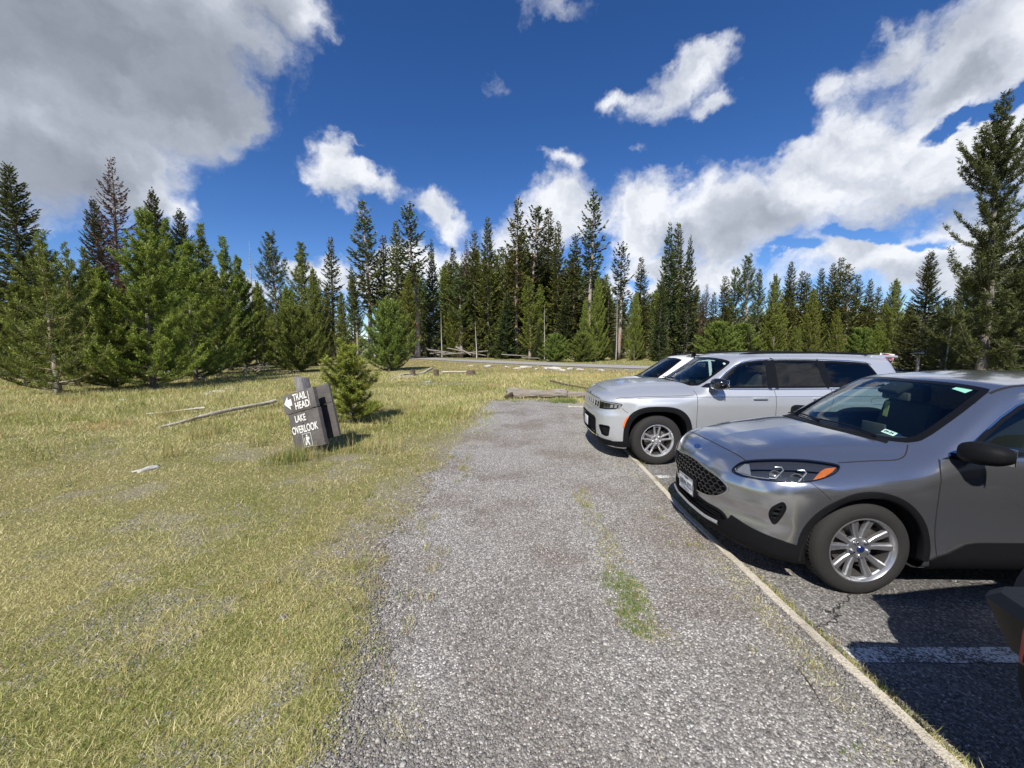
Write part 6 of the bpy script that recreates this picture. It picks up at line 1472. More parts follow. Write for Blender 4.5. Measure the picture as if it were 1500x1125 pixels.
for q in (1, -1):
    P = [(u * q, v) for u, v in JV]; v_ = jc.patch('bumper_vent', 'front', P, M_DARK, -.03, .04, 0); mb = MB()
    for zz in (.47, .50, .53, .56): jc.wire(mb, 'front', [(-.70 * q, zz), (-.84 * q, zz)], .006, -.008, step=.03)
    jc.strip(mb, 'front', P, .014, .003, True, .02); clean_build(mb, 'vent_louvres', M_CLAD, v_)
mb = MB(); jc.strip(mb, 'front', [(-.62, .415), (-.60, .402), (0, .400), (.60, .402), (.62, .415)], .022, .014, step=.04, thick=.008); clean_build(mb, 'skid_strip', M_CHR, jee)
JH = [dg(.115, .615, .975), dg(.20, .76, .978), dg(.30, .86, .972), dg(.385, .92, .958), dg(.36, .915, .925), dg(.30, .875, .885), dg(.20, .78, .868), dg(.115, .615, .862)]
for sg in (1, -1):
    def put(mb, name, mat, parent): mb.v = [(v[0], v[1] * sg, v[2]) for v in mb.v]; return clean_build(mb, name, mat, parent)
    P2, T2 = fill(JH, .03); mb = MB(); mb.add(jc.proj('diag', P2, .004), T2); hl = put(mb, 'headlight', M_GLOSSB, jee)
    mb = MB(); jc.strip(mb, 'diag', JH, .012, .006, True, .02); put(mb, 'headlight_seal', M_CLAD, hl)
    for u0, u1 in ((.70, .745), (.765, .805), (.825, .855)):
        mb = MB(); mb.add(jc.proj('diag', [(u0, .895), (u1, .895), (u1 + .012, .945), (u0 + .012, .945)], .009), [(0, 1, 2, 3)]); put(mb, 'lamp_lens', M_FACET, hl)
    mb = MB(); jc.strip(mb, 'diag', [(.50, .972), (.70, .968), (.87, .950)], .009, .010, step=.03); put(mb, 'light_bar', M_SILVER, hl)
    P = [(.405, .665), (.445, .760), (.480, .775), (.455, .68), (.425, .60), (.395, .60)]
    P2, T2 = fill(P, .02); mb = MB(); mb.add(jc.proj('side', P2, .010), T2); put(mb, 'side_marker', M_AMBER2, jee)
    P = curve([(-.93, 1.15), (-.75, 1.14), (-.58, 1.10), (-.58, 1.05), (-.75, 1.05), (-.93, 1.04)], 2)
    P2, T2 = fill(P, .03); mb = MB(); mb.add(jc.proj('rear', P2, .004), T2); put(mb, 'tail_light', M_RED, jee)
mb = MB()
jc.strip(mb, 'front', [(-.60, 1.012), (0, 1.022), (.60, 1.012)], .006, .0015, step=.03)
jc.strip(mb, 'top', curve([(.30, -.86), (.6, -.905), (1.1, -.915), (1.5, -.91)], 4, False), .006, .0015, both=True)
for L_ in ([(1.535, 1.16), (1.53, .42)], [(2.74, 1.19), (2.745, .42)], curve([(3.62, 1.20), (3.62, 1.05), (3.56, .90), (3.48, .75), (3.46, .55)], 3, False), curve([(.47, .83), (.42, .86), (.385, .90)], 2, False)): jc.strip(mb, 'side', L_, .006, .0015, both=True)
jc.strip(mb, 'side', [(.62, 1.055), (1.0, 1.068), (1.53, 1.078), (2.9, 1.088), (4.4, 1.095)], .005, .0015, both=True)
FD = curve([(4.22, .98), (4.42, .98), (4.43, 1.06), (4.21, 1.06)], 3); jc.strip(mb, 'side', FD, .005, .0015, True, both=True)
clean_build(mb, 'panel_gaps', M_DARK, jee)
for sg in (1, -1):
    mb = MB(); jc.strip(mb, 'side', DLO, .012, .004, step=.05, thick=.003); mb.v = [(v[0], v[1] * sg, v[2]) for v in mb.v]; clean_build(mb, 'window_trim', M_CHR, jee)
mb = MB(); jc.strip(mb, 'side', [(1.84, 1.196), (2.8, 1.198), (3.85, 1.204), (4.48, 1.222)], .014, .004, step=.05, both=True, thick=.003); clean_build(mb, 'belt_trim', M_CHR, jee)
mb = MB(); jc.strip(mb, 'top', curve([(1.62, -.62), (1.50, -.46), (1.42, -.25), (1.39, 0), (1.42, .25), (1.50, .46), (1.62, .62)], 4, False), .06, .004, step=.03); clean_build(mb, 'cowl_panel', M_CLAD, jee)
for (p0, p1) in (((1.58, -.58), (1.49, .02)), ((1.46, -.06), (1.56, .52))):
    mb = MB(); jc.wire(mb, 'top', [p0, p1], .007, .026, step=.05); clean_build(mb, 'wiper', M_CLAD, jee)
jc.patch('mirror_sail', 'side', [(1.66, 1.215), (1.80, 1.215), (1.84, 1.30), (1.74, 1.27)], M_GLOSSB, .006, .03, .004, both=True)
side_mirror(jee, 1.80, -.935, 1.285, M_GLOSSB, (.110, .120, .092))
for xh in (2.50, 3.42):
    for sg in (1, -1):
        p = jc.hit('side', xh, 1.06); mb = MB(); mb.box((xh, (p.y - .018) * sg, 1.062), (.22, .028, .034), bev=.010); mb.build('door_handle', M_SILV2, jee)
for sg in (1, -1):
    P = jc.proj('top', [(x, -.585 * sg) for x in np.linspace(2.35, 4.55, 14)], .035); mb = MB(); mb.tube(P, [.006] + [.017] * 12 + [.006], 8); rl = mb.build('roof_rail', M_CLAD, jee)
n0_ = jc.hit('front', 0, 1.03, .002); Mx = frame_matrix(n0_ + Vector((-.001, 0, .02)), (0, -1, 0), (.25, 0, 1)); text_part('badge', 'Jeep', .048, M_CHR, jee, Mx, .003, .001, 1.1)
m = MB(); Mp = frame_matrix((.0, 0, .56), (0, -1, 0), (0, 0, 1)); m.box((0, 0, 0), (.305, .155, .004), Mp, bev=.0015); m.build('licence_plate', M_PLATE, jee)
jc.patch('windshield_sticker', 'top', [(2.085, -.58), (2.085, -.64), (2.11, -.64), (2.11, -.58)], M_WSTK, -.004, .02, 0)
interior(jee, 1.50, 4.9, .52, .82, 1.14); seats(jee, [(2.25, -.38, .54), (2.25, .38, .54), (3.15, 0, 1.3), (4.0, 0, 1.2)], .70, 0)
mb = MB(); mb.box((2.02, 0, 1.53), (.03, .26, .075), bev=.012); mb.build('rearview_mirror', M_DASH, jee)
mb = MB(); mb.box((2.6, 0, .28), (4.5, 1.5, .10)); mb.build('underbody', M_DARK, jee)
for cx in (.935, 4.025):
    for sg in (-1, 1): make_wheel(jee, cx, sg * .845, .392, .392, .255, .250, 'twin5', M_ALLOY2, sg, cap_mat=M_SILVER)

# ------------------------------------------------------------------ white wagon beyond, with roof bars
wag = thing('parked_car', 'white wagon with black roof rack bars, mostly hidden behind the long silver car', 'car', (2.02, 10.0, -.041), R(-1), 'cars parked nose in at the curb')
def f_wag(x, y, z): return f_suv(x * .97, y, np.interp(z, [-.1, .3, .90, 1.12, 1.66, 1.9], [-.1, .3, 1.00, 1.16, 1.635, 1.87]))
wc = Car(f_wag, (-.08, -1.05, .1), (4.9, 1.05, 1.80), max(CARRES, .028), wag)
wc.cut_disc(.94, .36, .43); wc.cut_disc(3.73, .36, .43)
sc = lambda L: [(u / .97, float(np.interp(v, [-.1, .3, 1.00, 1.16, 1.635, 1.87], [-.1, .3, .90, 1.12, 1.66, 1.9]))) for u, v in L]
WS = mirror_xy([(1.165, 0), (1.185, -.26), (1.26, -.49), (1.325, -.59), (1.40, -.655), (1.47, -.682), (1.68, -.660), (1.82, -.637), (2.04, -.588), (2.078, -.565), (2.050, -.42), (1.992, -.12), (1.985, 0)])
window(wc, 'top', [(u / .97, v) for u, v in WS], M_WS, .05, False, 'windshield', .018)
for S_ in (SW1, SW2, SW3): window(wc, 'side', sc(S_), M_TINT, .03, True, 'window', .016, None, near)
wc.body(M_WHITE)
arch(wc, .94, .36, .41, .47, M_CLAD, .215); arch(wc, 3.73, .36, .41, .47, M_CLAD, .215)
wc.patch('grille', 'front', curve(mirror_pts([(0, .80), (-.44, .77), (-.48, .66), (-.40, .60), (0, .59)]), 2), M_GLOSSB, .004, .04, .004)
for sg in (1, -1):
    P2, T2 = fill(HL, .04); mb = MB(); mb.add([(p.x, p.y * sg, p.z) for p in wc.proj('diag', P2, .003)], T2); clean_build(mb, 'headlight', M_GLOSSB, wag)
side_mirror(wag, 1.66, -.915, 1.10, M_GLOSSB, (.08, .11, .07))
for sg in (1, -1):
    P = wc.proj('top', [(x, -.565 * sg) for x in np.linspace(2.25, 4.3, 12)], .05); mb = MB(); mb.tube(P, [.008] + [.016] * 10 + [.008], 8)
    for k in (1, 6, 10): mb.tube([P[k], P[k] - Vector((0, 0, .05))], .016, 6)
    mb.build('roof_rail', M_CLAD, wag)
for xb in (2.42, 3.35):
    p = wc.hit('top', xb, -.5, .12); mb = MB(); mb.box((xb, 0, p.z), (.07, 1.32, .022), bev=.008); cb_ = mb.build('roof_bar', M_CLAD, wag)
    for sg in (-1, 1):
        mb = MB(); mb.prism([(xb - .05, p.z - .085), (xb + .05, p.z - .085), (xb + .028, p.z + .012), (xb - .028, p.z + .012)], sg * .565 - .03, sg * .565 + .03); mb.build('bar_foot', M_CLAD, cb_)
interior(wag, 1.30, 4.3, .45, .78, 1.03); seats(wag, [(2.05, -.37, .52), (2.05, .37, .52), (3.0, 0, 1.2)], .60, 0)
mb = MB(); mb.box((2.3, 0, .24), (3.9, 1.4, .10)); mb.build('underbody', M_DARK, wag)
for cx in (.94, 3.73):
    for sg in (-1, 1): make_wheel(wag, cx, sg * .80, .358, .358, .225, .228, 'twin', M_ALLOY, sg)

# ------------------------------------------------------------------ black off-roader at the right edge, only its bumper corner in the picture
bro = thing('off_road_car', 'black off-road car showing only its bumper corner and tyre at the right edge', 'car', (1.80, .70, -.041), R(1.0), 'cars parked nose in at the curb')
M_BLK = mat_paint('black_paint', (.008, .009, .012), .2, .25); M_HOOK = plain('hook_red', (.14, .010, .010), .35, coat=.5); M_BUMP = plain('bumper_black', (.007, .008, .010), .45, var=.2, vs=80, spec=.22, bmp=.1)
mb = MB(); S = [(0, .60, .70, .22), (.10, .62, .86, .22)]
top_ = [(.0, -.60), (.03, -.69), (.09, -.725), (.48, -.70), (.48, .70), (.09, .725), (.03, .69), (.0, .60)]
vs = [(x, y, z) for z in (.735, .905) for x, y in [(x + (.05 if z < .8 else 0), y * (.93 if z < .8 else 1)) for x, y in top_]] + [(x + .03, y * .97, .935) for x, y in top_]
n = 8; fs = [tuple(range(n))[::-1], tuple(range(2 * n, 3 * n))] + [(r * n + k, r * n + (k + 1) % n, (r + 1) * n + (k + 1) % n, (r + 1) * n + k) for r in (0, 1) for k in range(n)]
mb.add(vs, fs); bm_ = mb.build('bumper', M_BUMP, bro); sharp(bm_.data, 20)
for sg in (1, -1):
    m = MB(); y = sg * .47
    for c_, d_ in (((-.008, y - .07, .82), (.02, .012, .11)), ((-.008, y + .07, .82), (.02, .012, .11)), ((-.008, y, .880), (.02, .152, .012)), ((-.008, y, .765), (.02, .152, .012))): m.box(c_, d_, bev=.003)
    fr_ = m.build('hook_frame', M_HOOK, bm_); m = MB(); m.tube([(.03, y - .03, .82), (-.02, y - .03, .82), (-.03, y, .82), (-.02, y + .03, .82), (.03, y + .03, .82)], .012, 8); m.build('tow_hook', M_HOOK, bm_)
    m = MB(); m.lathe([(0, 0), (.032, 0), (.036, .01), (.036, .03)], 20, Matrix.Translation((.005, sg * .33, .76)) @ Matrix.Rotation(R(90), 4, 'Z')); m.build('fog_lamp', M_CHR, bm_)
m = MB(); m.tube([(.04, -.30, .93), (.03, -.22, 1.06), (.03, .22, 1.06), (.04, .30, .93)], .026, 10); m.build('bull_bar', M_BUMP, bm_)
m = MB(); m.box((.16, 0, .97), (.14, .44, .12), bev=.03); m.build('winch', M_BUMP, bro)
# nose, hood, cab
m = MB(); m.box((.60, 0, 1.11), (.30, 1.30, .66), bev=.05); gz = m.build('grille_panel', M_BLK, bro); m = MB()
for k in range(7): m.box((.446, -.33 + .11 * k, 1.08), (.012, .055, .30), bev=.004)
m.build('grille_slots', M_DARK, gz)
for sg in (1, -1):
    m = MB(); m.lathe([(0, -.02), (.05, -.015), (.085, .0), (.092, .02)], 28, Matrix.Translation((.45, sg * .50, 1.10)) @ Matrix.Rotation(R(-90), 4, 'Z')); m.build('headlight', M_CHR, bro)
bm = bmesh.new(); bmesh.ops.create_grid(bm, x_segments=14, y_segments=12, size=1)
for v in bm.verts:
    u, w_ = (v.co.x + 1) / 2, v.co.y; v.co = Vector((.47 + u * 1.20, w_ * (.72 + .06 * u), 1.47 + .07 * u - .055 * abs(w_) ** 4 - .05 * (1 - u) ** 4 + .02 * (abs(w_) < .45)))
me_ = bpy.data.meshes.new('hood'); bm.to_mesh(me_); bm.free(); link('hood', me_, M_BLK, bro)
m = MB(); m.prism([(.50, .75), (.50, 1.43), (1.66, 1.50), (1.66, .60), (1.30, .60), (1.2, .95), (.60, .98)], -.70, .70); m.build('engine_bay', M_BLK, bro)
m = MB(); m.prism([(1.62, .52), (1.62, 1.50), (4.25, 1.50), (4.25, .55)], -.80, .80); m.build('body', M_BLK, bro, smooth=False)
m = MB(); m.prism([(1.68, 1.49), (1.98, 2.0), (2.05, 2.03), (4.15, 2.03), (4.22, 1.50)], -.72, .72); cab = m.build('hard_top', M_BUMP, bro, smooth=False)
m = MB(); m.add([(1.675, -.66, 1.52), (1.675, .66, 1.52), (1.955, .62, 1.975), (1.955, -.62, 1.975)], [(0, 1, 2, 3)]); m.build('windshield', M_GLOSSB, bro)
for sg in (1, -1):
    for (x0, x1) in ((1.95, 2.75), (2.85, 3.6)):
        m = MB(); m.box(((x0 + x1) / 2, sg * .723, 1.74), (x1 - x0, .006, .38), bev=.002); m.build('window', M_GLOSSB, bro); m = MB(); m.box(((x0 + x1) / 2, sg * .81, 1.0), (x1 - x0 + .04, .03, .78), bev=.012); d_ = m.build('door', M_BLK, bro); m = MB(); m.box((x1 - .12, sg * .835, 1.22), (.16, .03, .035), bev=.01); m.build('door_handle', M_BUMP, d_)
    for cx in (.93, 3.60):
        A = [R(a) for a in range(8, 173, 8)]; m = MB(); vs = []
        for a in A:
            c, s_ = math.cos(a), math.sin(a); q = (abs(c) ** 4 + abs(s_) ** 4) ** .25
            for (rr2, yy) in ((.475, .66), (.475, .925), (.44, .935), (.43, .90)): vs.append((cx + rr2 * c / q, sg * yy, .46 + rr2 * s_ / q * 1.12))
        m.add(vs, [(4 * i + k, 4 * i + k + 1, 4 * i + k + 5, 4 * i + k + 4) for i in range(len(A) - 1) for k in range(3)]); m.build('fender_flare', M_BUMP, bro)
    m = MB(); m.tube([(1.3, sg * .86, .52), (3.2, sg * .86, .52)], .05, 10); m.build('side_step', M_BUMP, bro)
side_mirror(bro, 1.86, -.80, 1.52, M_BUMP, (.07, .12, .10))
mb = MB(); mb.box((2.2, 0, .56), (3.6, 1.0, .16)); mb.build('underbody', M_DARK, bro)
for cx in (.93, 3.60):
    for sg in (-1, 1): make_wheel(bro, cx, sg * .79, .42, .42, .28, .225, 'twin', M_BUMP, sg, cap_mat=M_BUMP)

# ------------------------------------------------------------------ wood, stones, signs
def mat_wood(name, c1, c2, c3, sc=(3, 3, 3), crack=.5):
    m, t, b = new_mat(name); co = t.node('ShaderNodeTexCoord').outputs['Object']; mp = t.node('ShaderNodeMapping'); t.put(mp.inputs[0], co); mp.inputs['Scale'].default_value = sc
    n = t.noise(mp.outputs[0], 5, 7, .7, dist=.4); n2 = t.noise(co, 2.2, 4, .6); n3 = t.noise(mp.outputs[0], 22, 5, .7)
    c = t.mix(t.smooth(n, .35, .68), c1, c2); c = t.mix(t.smooth(n2, .45, .68, 0, .8), c, c3); c = t.mix(t.math('MULTIPLY', t.smooth(n3, .60, .72), crack), c, tuple(x * .15 for x in c1))
    t.put(b.inputs['Base Color'], c); b.inputs['Roughness'].default_value = .92; bump(t, b, t.math('ADD', n, n3), .8, .012); return m
M_LOG = mat_wood('weathered_log_mat', (.14, .12, .10), (.34, .31, .27), (.21, .175, .14), (.7, 5, 5), .9); M_PALE = mat_wood('bleached_wood_mat', (.34, .30, .23), (.58, .53, .44), (.44, .37, .26), (2, 2, 2), .3)
M_STUMP = mat_wood('dark_stump_mat', (.06, .04, .03), (.17, .12, .085), (.10, .07, .05)); M_ROCK = plain('pale_rock_mat', (.46, .44, .41), .9, var=.35, vs=14, bmp=.6)
M_SIGN = mat_wood('sign_board_mat', (.082, .074, .069), (.135, .122, .114), (.18, .165, .155), (2.5, 6, 22), .5); M_POSTW = mat_wood('grey_post_mat', (.13, .125, .125), (.27, .26, .26), (.18, .17, .16), (9, 9, 1.5))
M_WHT = plain('sign_white', (.78, .77, .72), .7, var=.12, vs=60)
m, t, b = new_mat('chipped_white_mat'); co = t.node('ShaderNodeTexCoord').outputs['Object']
t.put(b.inputs['Base Color'], t.mix(t.smooth(t.noise(co, 55, 6, .75), .56, .64), (.74, .73, .68), (.14, .125, .115))); b.inputs['Roughness'].default_value = .8; M_CHIP = m
def wavy(p0, p1, n=10, amp=.03, seed=1, sag=0):
    r = random.Random(seed); p0, p1 = Vector(p0), Vector(p1); L = (p1 - p0).length; o = []
    ph = r.uniform(0, 6)
    for i in range(n + 1):
        s = i / n; o.append(p0.lerp(p1, s) + Vector((math.sin(s * 5 + ph), math.cos(s * 4 + ph), .5 * math.sin(s * 7 + ph))) * amp * L + Vector((0, 0, sag * math.sin(math.pi * s))))
    return o
def log_obj(name, p0, p1, r0, r1, mat, label, cat, group=None, seed=1, amp=.006, n=26, rough=.12, stubs=0, parts=True):
    p0, p1 = Vector(p0), Vector(p1); d = p1 - p0; o = thing(name, label, cat, p0, math.atan2(d.y, d.x), group); L = Vector((d.x, d.y)).length
    pts = wavy((0, 0, 0), (L, 0, d.z), n, amp, seed); rd = [r0 + (r1 - r0) * i / n for i in range(n + 1)]; m = MB(); m.tube(pts, rd, 22)
    V = []
    for v in m.v:
        q = Vector(v) * (2.2 / max(r0, .05) * .12); k = mnoise.noise(Vector((q.x * .35, q.y * 3, q.z * 3 + seed))) + .5 * mnoise.noise(Vector((v[0] * 2, v[1] * 40, v[2] * 40 + seed)))
        i = min(range(len(pts)), key=lambda j: abs(pts[j].x - v[0])); c = pts[i]; off = Vector((v[0], v[1], v[2])) - c; off.x = 0
        end = min(1, abs(v[0]) / .12, abs(L - v[0]) / .12); V.append((v[0] + (1 - end) * .5 * r0 * mnoise.noise(Vector((v[1] * 9, v[2] * 9, seed))), v[1] + off.y * k * rough * 2, v[2] + off.z * k * rough * 2))
    m.v = V; m.build('trunk', mat, o)
    r = random.Random(seed)
    for k in range(stubs):
        s = r.uniform(.1, .9); c = pts[int(s * n)]; a = r.uniform(-1.2, 1.2); dd = Vector((r.uniform(-.3, .5), math.sin(a), abs(math.cos(a)) * .8 + .2)) * r.uniform(.12, .4) * (r0 * 6 + .2)
        m = MB(); m.tube([c, c + dd * .5, c + dd + Vector((.02, .03, -.02))], [r0 * .28, r0 * .18, r0 * .06], 6); m.build('branch_stub', mat, o)
    return o
# end-of-path logs
g0 = ground(742, 584); g1 = ground(829, 583)
log_obj('fallen_log', (g0.x, g0.y + .1, .16), (g1.x + .02, g1.y + .05, .155), .165, .15, M_LOG, 'thick weathered log lying across the far end of the gravel path', 'log', seed=3, rough=.32)
m = MB(); rk = random.Random(8)
log_obj('fallen_log', (g1.x + .06, g1.y + .10, .12), (g1.x + 1.9, g1.y + .02, .11), .12, .10, M_LOG, 'thinner dark log continuing the thick path end log behind the silver car nose', 'log', seed=9)
o = thing('bark_slab', 'splintered bark slab leaning on the left end of the thick path end log', 'bark', (g0.x + .12, g0.y - .10, .02), R(20)); m = MB(); m.box((0, 0, .13), (.34, .03, .15), Matrix.Rotation(R(-28), 4, 'Y') @ Matrix.Rotation(R(20), 4, 'X'), bev=.01); m.build('slab', M_STUMP, o)
a, b_ = ground(806, 561), ground(865, 572)
log_obj('fallen_branch', (a.x, a.y, .10), (b_.x, b_.y - .3, .07), .045, .03, M_STUMP, 'long thin reddish branch lying in dry grass behind the path end logs', 'branch', seed=4, stubs=2)
# long pale pole in the meadow
a, b_ = ground(236, 627), ground(404, 596)
log_obj('fallen_branch', (a.x, a.y, .03), (b_.x, b_.y, .20), .038, .055, M_PALE, 'long bleached pole lying in the grass left of the trail sign', 'branch', seed=6, amp=.012, stubs=3)
a, b_ = ground(214, 610), ground(300, 604)
log_obj('fallen_branch', (a.x, a.y, .06), (b_.x, b_.y, .12), .018, .035, M_PALE, 'thin pale stick just above the long bleached pole', 'branch', seed=7)
# deadwood by the left trees
def stick_heap(name, px, py, n, L, label, seed, arch_=.3, mat=M_PALE, spread=.8, r=.03):
    g = ground(px, py); o = thing(name, label, 'branch', (g.x, g.y, 0)); rr_ = random.Random(seed)
    for k in range(n):
        a = rr_.uniform(-.5, .9) if k else .2; ln = L * rr_.uniform(.45, 1); sx = rr_.uniform(-spread, spread) * .6; sy = rr_.uniform(-.4, .4); dx, dy = math.cos(a * 1.5) * ln, math.sin(a) * ln * .6
        p = [Vector((sx + dx * s, sy + dy * s, .05 + rr_.uniform(0, .05) + arch_ * ln * math.sin(math.pi * s * .8))) for s in (0, .25, .5, .75, 1)]; m = MB(); rad = r * rr_.uniform(.5, 1.1); m.tube(p, [rad, rad * .9, rad * .75, rad * .5, rad * .2], 6)
        for q in range(3):
            s = rr_.randint(1, 3); e = p[s] + Vector((rr_.uniform(-.3, .3), rr_.uniform(-.3, .3), rr_.uniform(.05, .35))) * ln * .5; m.tube([p[s], (p[s] + e) / 2 + Vector((0, 0, .04)), e], [rad * .5, rad * .35, rad * .1], 5)
        m.build('limb', mat, o)
    return o
stick_heap('dead_branches', 372, 546, 7, 1.9, 'tangle of bleached arching boughs left of the low dark pine in the meadow', 3)
stick_heap('dead_branches', 405, 530, 4, 1.5, 'bleached forked root end at the foot of the low dark pine', 5, .35, r=.06)
stick_heap('dead_branches', 418, 546, 3, .8, 'small pale stick pile in the grass above the trail sign', 6, .1)
stick_heap('dead_branches', 580, 556, 7, 1.5, 'low heap of grey sticks left of the two dark stumps', 8, .12)
stick_heap('dead_branches', 190, 548, 5, 1.6, 'dry grey sticks under the largest left pine', 11, .15, M_LOG)
stick_heap('dead_branches', 325, 572, 3, .8, 'thin pale twigs in the grass above the long bleached pole', 12, .1, r=.014)
a, b_ = ground(352, 524), ground(372, 548)
log_obj('fallen_branch', (a.x, a.y, .5), (b_.x, b_.y, .06), .03, .07, M_PALE, 'slanting bleached limb beside the upturned brown root', 'branch', seed=15, amp=.01)
a, b_ = ground(320, 521), ground(352, 521)
log_obj('fallen_log', (a.x, a.y, .15), (b_.x, b_.y, .15), .09, .07, M_LOG, 'thin reddish log lying left of the upturned brown root', 'log', seed=16)
def rock(px, py, s, label, seed, grp=None, mat=M_ROCK, flat=.6, zoff=0):
    g = ground(px, py); bm = bmesh.new(); bmesh.ops.create_icosphere(bm, subdivisions=3, radius=1)
    for v in bm.verts:
        k = 1 + .45 * mnoise.noise(v.co * 1.3 + Vector((seed * 3.1, 0, 0))) + .18 * mnoise.noise(v.co * 4 + Vector((0, seed, 0))); v.co = Vector((v.co.x * k * s[0], v.co.y * k * s[1], max(v.co.z * k * s[2], -s[2] * .35)))
    me = bpy.data.meshes.new('rock'); bm.to_mesh(me); bm.free(); o = link('rock', me, mat); o.location = (g.x, g.y, s[2] * .25 + zoff); o.rotation_euler.z = seed * 1.3; return tag(o, label, 'rock', grp)
rock(217, 688, (.17, .06, .035), 'flat white stone alone in the lawn left of the trail sign', 1)
rock(246, 549, (.22, .2, .2), 'whitish rock under the largest left pine', 2); rock(254, 541, (.25, .2, .14), 'upper pale rock resting under the largest left pine', 3, zoff=.22)
rock(298, 556, (.13, .12, .24), 'small upright white rock right of the largest left pine', 4); rock(318, 575, (.3, .14, .07), 'low pale rock in the reddish grass left of the trail sign', 5); rock(305, 578, (.16, .12, .06), 'little pale rock beside the low one in reddish grass', 6)
rock(180, 588, (.14, .1, .07), 'pale rock in the grass edge under the left trees', 7); rock(628, 560, (.22, .12, .06), 'flat pale rock below the two dark stumps', 8)
for k, (px, py, s) in enumerate(((715, 537, .3), (742, 538, .22), (770, 539, .36), (800, 540, .3), (812, 541, .42), (835, 541, .3), (850, 542, .24), (690, 536, .2), (880, 543, .26), (758, 540, .2), (786, 541, .18), (824, 543, .2))):
    rock(px, py, (s * 1.5, s * .7, s * .38), 'pale roadside stone in the row along the near edge of the road', 20 + k, 'pale stones along the road edge')
for k, (px, py, s, lb) in enumerate(((455, 719, .035, 'small grey stone in the worn lawn below the trail sign'), (350, 741, .03, 'small grey stone in the lawn left of the grass tuft'), (415, 905, .03, 'dark pebble half sunk in the lawn near the path edge'), (100, 712, .03, 'small pale stone in the lawn at the far left'))): rock(px, py, (s, s * .7, s * .5), lb, 40 + k, mat=M_LOG)
# stumps and old bed
def stump(px, py, r, h, label, seed):
    g = ground(px, py); o = thing('tree_stump', label, 'stump', (g.x, g.y, 0)); m = MB(); n = 18
    vs = []
    for (z, k) in ((-.05, 1.35), (.06, 1.1), (h * .5, .95), (h * .9, .92), (h, .88)):
        for i in range(n): a = 6.2832 * i / n; q = 1 + .16 * mnoise.noise(Vector((math.cos(a) * 1.5, math.sin(a) * 1.5, z + seed * 5))); vs.append((r * k * q * math.cos(a), r * k * q * math.sin(a), z + (.12 * h * mnoise.noise(Vector((math.cos(a) * 2, math.sin(a) * 2, seed * 3))) if z > h * .8 else 0)))
    m.add(vs, [(i * n + k, i * n + (k + 1) % n, (i + 1) * n + (k + 1) % n, (i + 1) * n + k) for i in range(4) for k in range(n)] + [tuple(range(4 * n, 5 * n))]); m.build('bark', M_STUMP, o, smooth=True)
stump(605, 552, .16, .42, 'left one of two small dark stumps in the meadow', 1); stump(639, 552, .17, .44, 'right one of two small dark stumps in the meadow', 2)
stump(355, 535, .42, .75, 'upturned dark brown root stump left of the bleached boughs', 3); stump(690, 550, .3, .3, 'low grey rotten stump at the right end of the bare bed', 4)
a, b_ = ground(586, 553), ground(634, 545); log_obj('fallen_log', (a.x, a.y, .05), (b_.x, b_.y, .18), .06, .09, M_PALE, 'pale curved log behind the left dark stump', 'log', seed=21, amp=.03)
a, b_ = ground(648, 548), ground(688, 547); log_obj('fallen_log', (a.x, a.y, .12), (b_.x, b_.y, .12), .07, .07, M_PALE, 'pale log lying right of the right dark stump', 'log', seed=22)
# deadfall at the forest edge beyond the road
DF = [((626, 512), (668, 518), .20), ((640, 520), (715, 514), .17), ((655, 510), (712, 521), .15), ((668, 508), (690, 520), .22), ((630, 518), (652, 516), .14), ((735, 519), (775, 522), .12), ((765, 524), (790, 525), .14), ((480, 516), (500, 517), .18)]
LBL = ['grey log at the left of the deadfall pile beyond the road', 'long pale log crossing low in the deadfall pile beyond the road', 'grey log slanting across the deadfall pile beyond the road', 'stubby pale log on top of the deadfall pile beyond the road', 'short log at the left foot of the deadfall pile', 'thin grey log on the verge right of the deadfall pile', 'short pale log on the verge grass right of centre', 'pale log by the far left end of the visible road']
for k, ((p, q, r_), lb) in enumerate(zip(DF, LBL)):
    Yd = 50 if k < 5 else (46 if k < 7 else 60); A = at(p[0], p[1], Yd + k * .3); B_ = at(q[0], q[1], Yd - k * .4 + 1); log_obj('fallen_log', (A.x, A.y, max(.12, A.z)), (B_.x, B_.y, max(.12, B_.z)), r_ * .5, r_ * .35, M_LOG, lb, 'log', 'logs of the deadfall beyond the road', seed=30 + k, stubs=3, n=12)
stick_heap('dead_branches', 835, 527, 6, 2.6, 'crossed dead boughs at the forest edge below the tallest ragged spruce', 31, .3, r=.05)
# twigs on the gravel
def twig(p, q, r_, mat, label, seed, z=.02):
    a, b_ = ground(*p), ground(*q); o = thing('twig', label, 'twig', (a.x, a.y, z)); d = b_ - a; pts = wavy((0, 0, 0), (d.x, d.y, 0), 8, .02, seed); m = MB(); m.tube(pts, [r_ * (1 - .5 * i / 8) for i in range(9)], 6); m.build('stem', mat, o)
    m = MB(); m.tube([pts[3], pts[3] + Vector((.03, .02, .008))], [r_ * .6, r_ * .2], 5); m.build('side_twig', mat, o)
twig((963, 1112), (969, 1124), .004, M_PALE, 'short pale twig on the gravel at the bottom of the picture', 1); twig((1172, 985), (1218, 1060), .0035, M_STUMP, 'long thin dark line on the gravel beside the curb, modelled as a twig', 2, .014)  # the second is a dark line in the gravel, given a twig's shape
twig((655, 868), (668, 874), .003, M_LOG, 'tiny brown twig in the middle of the gravel path', 3)

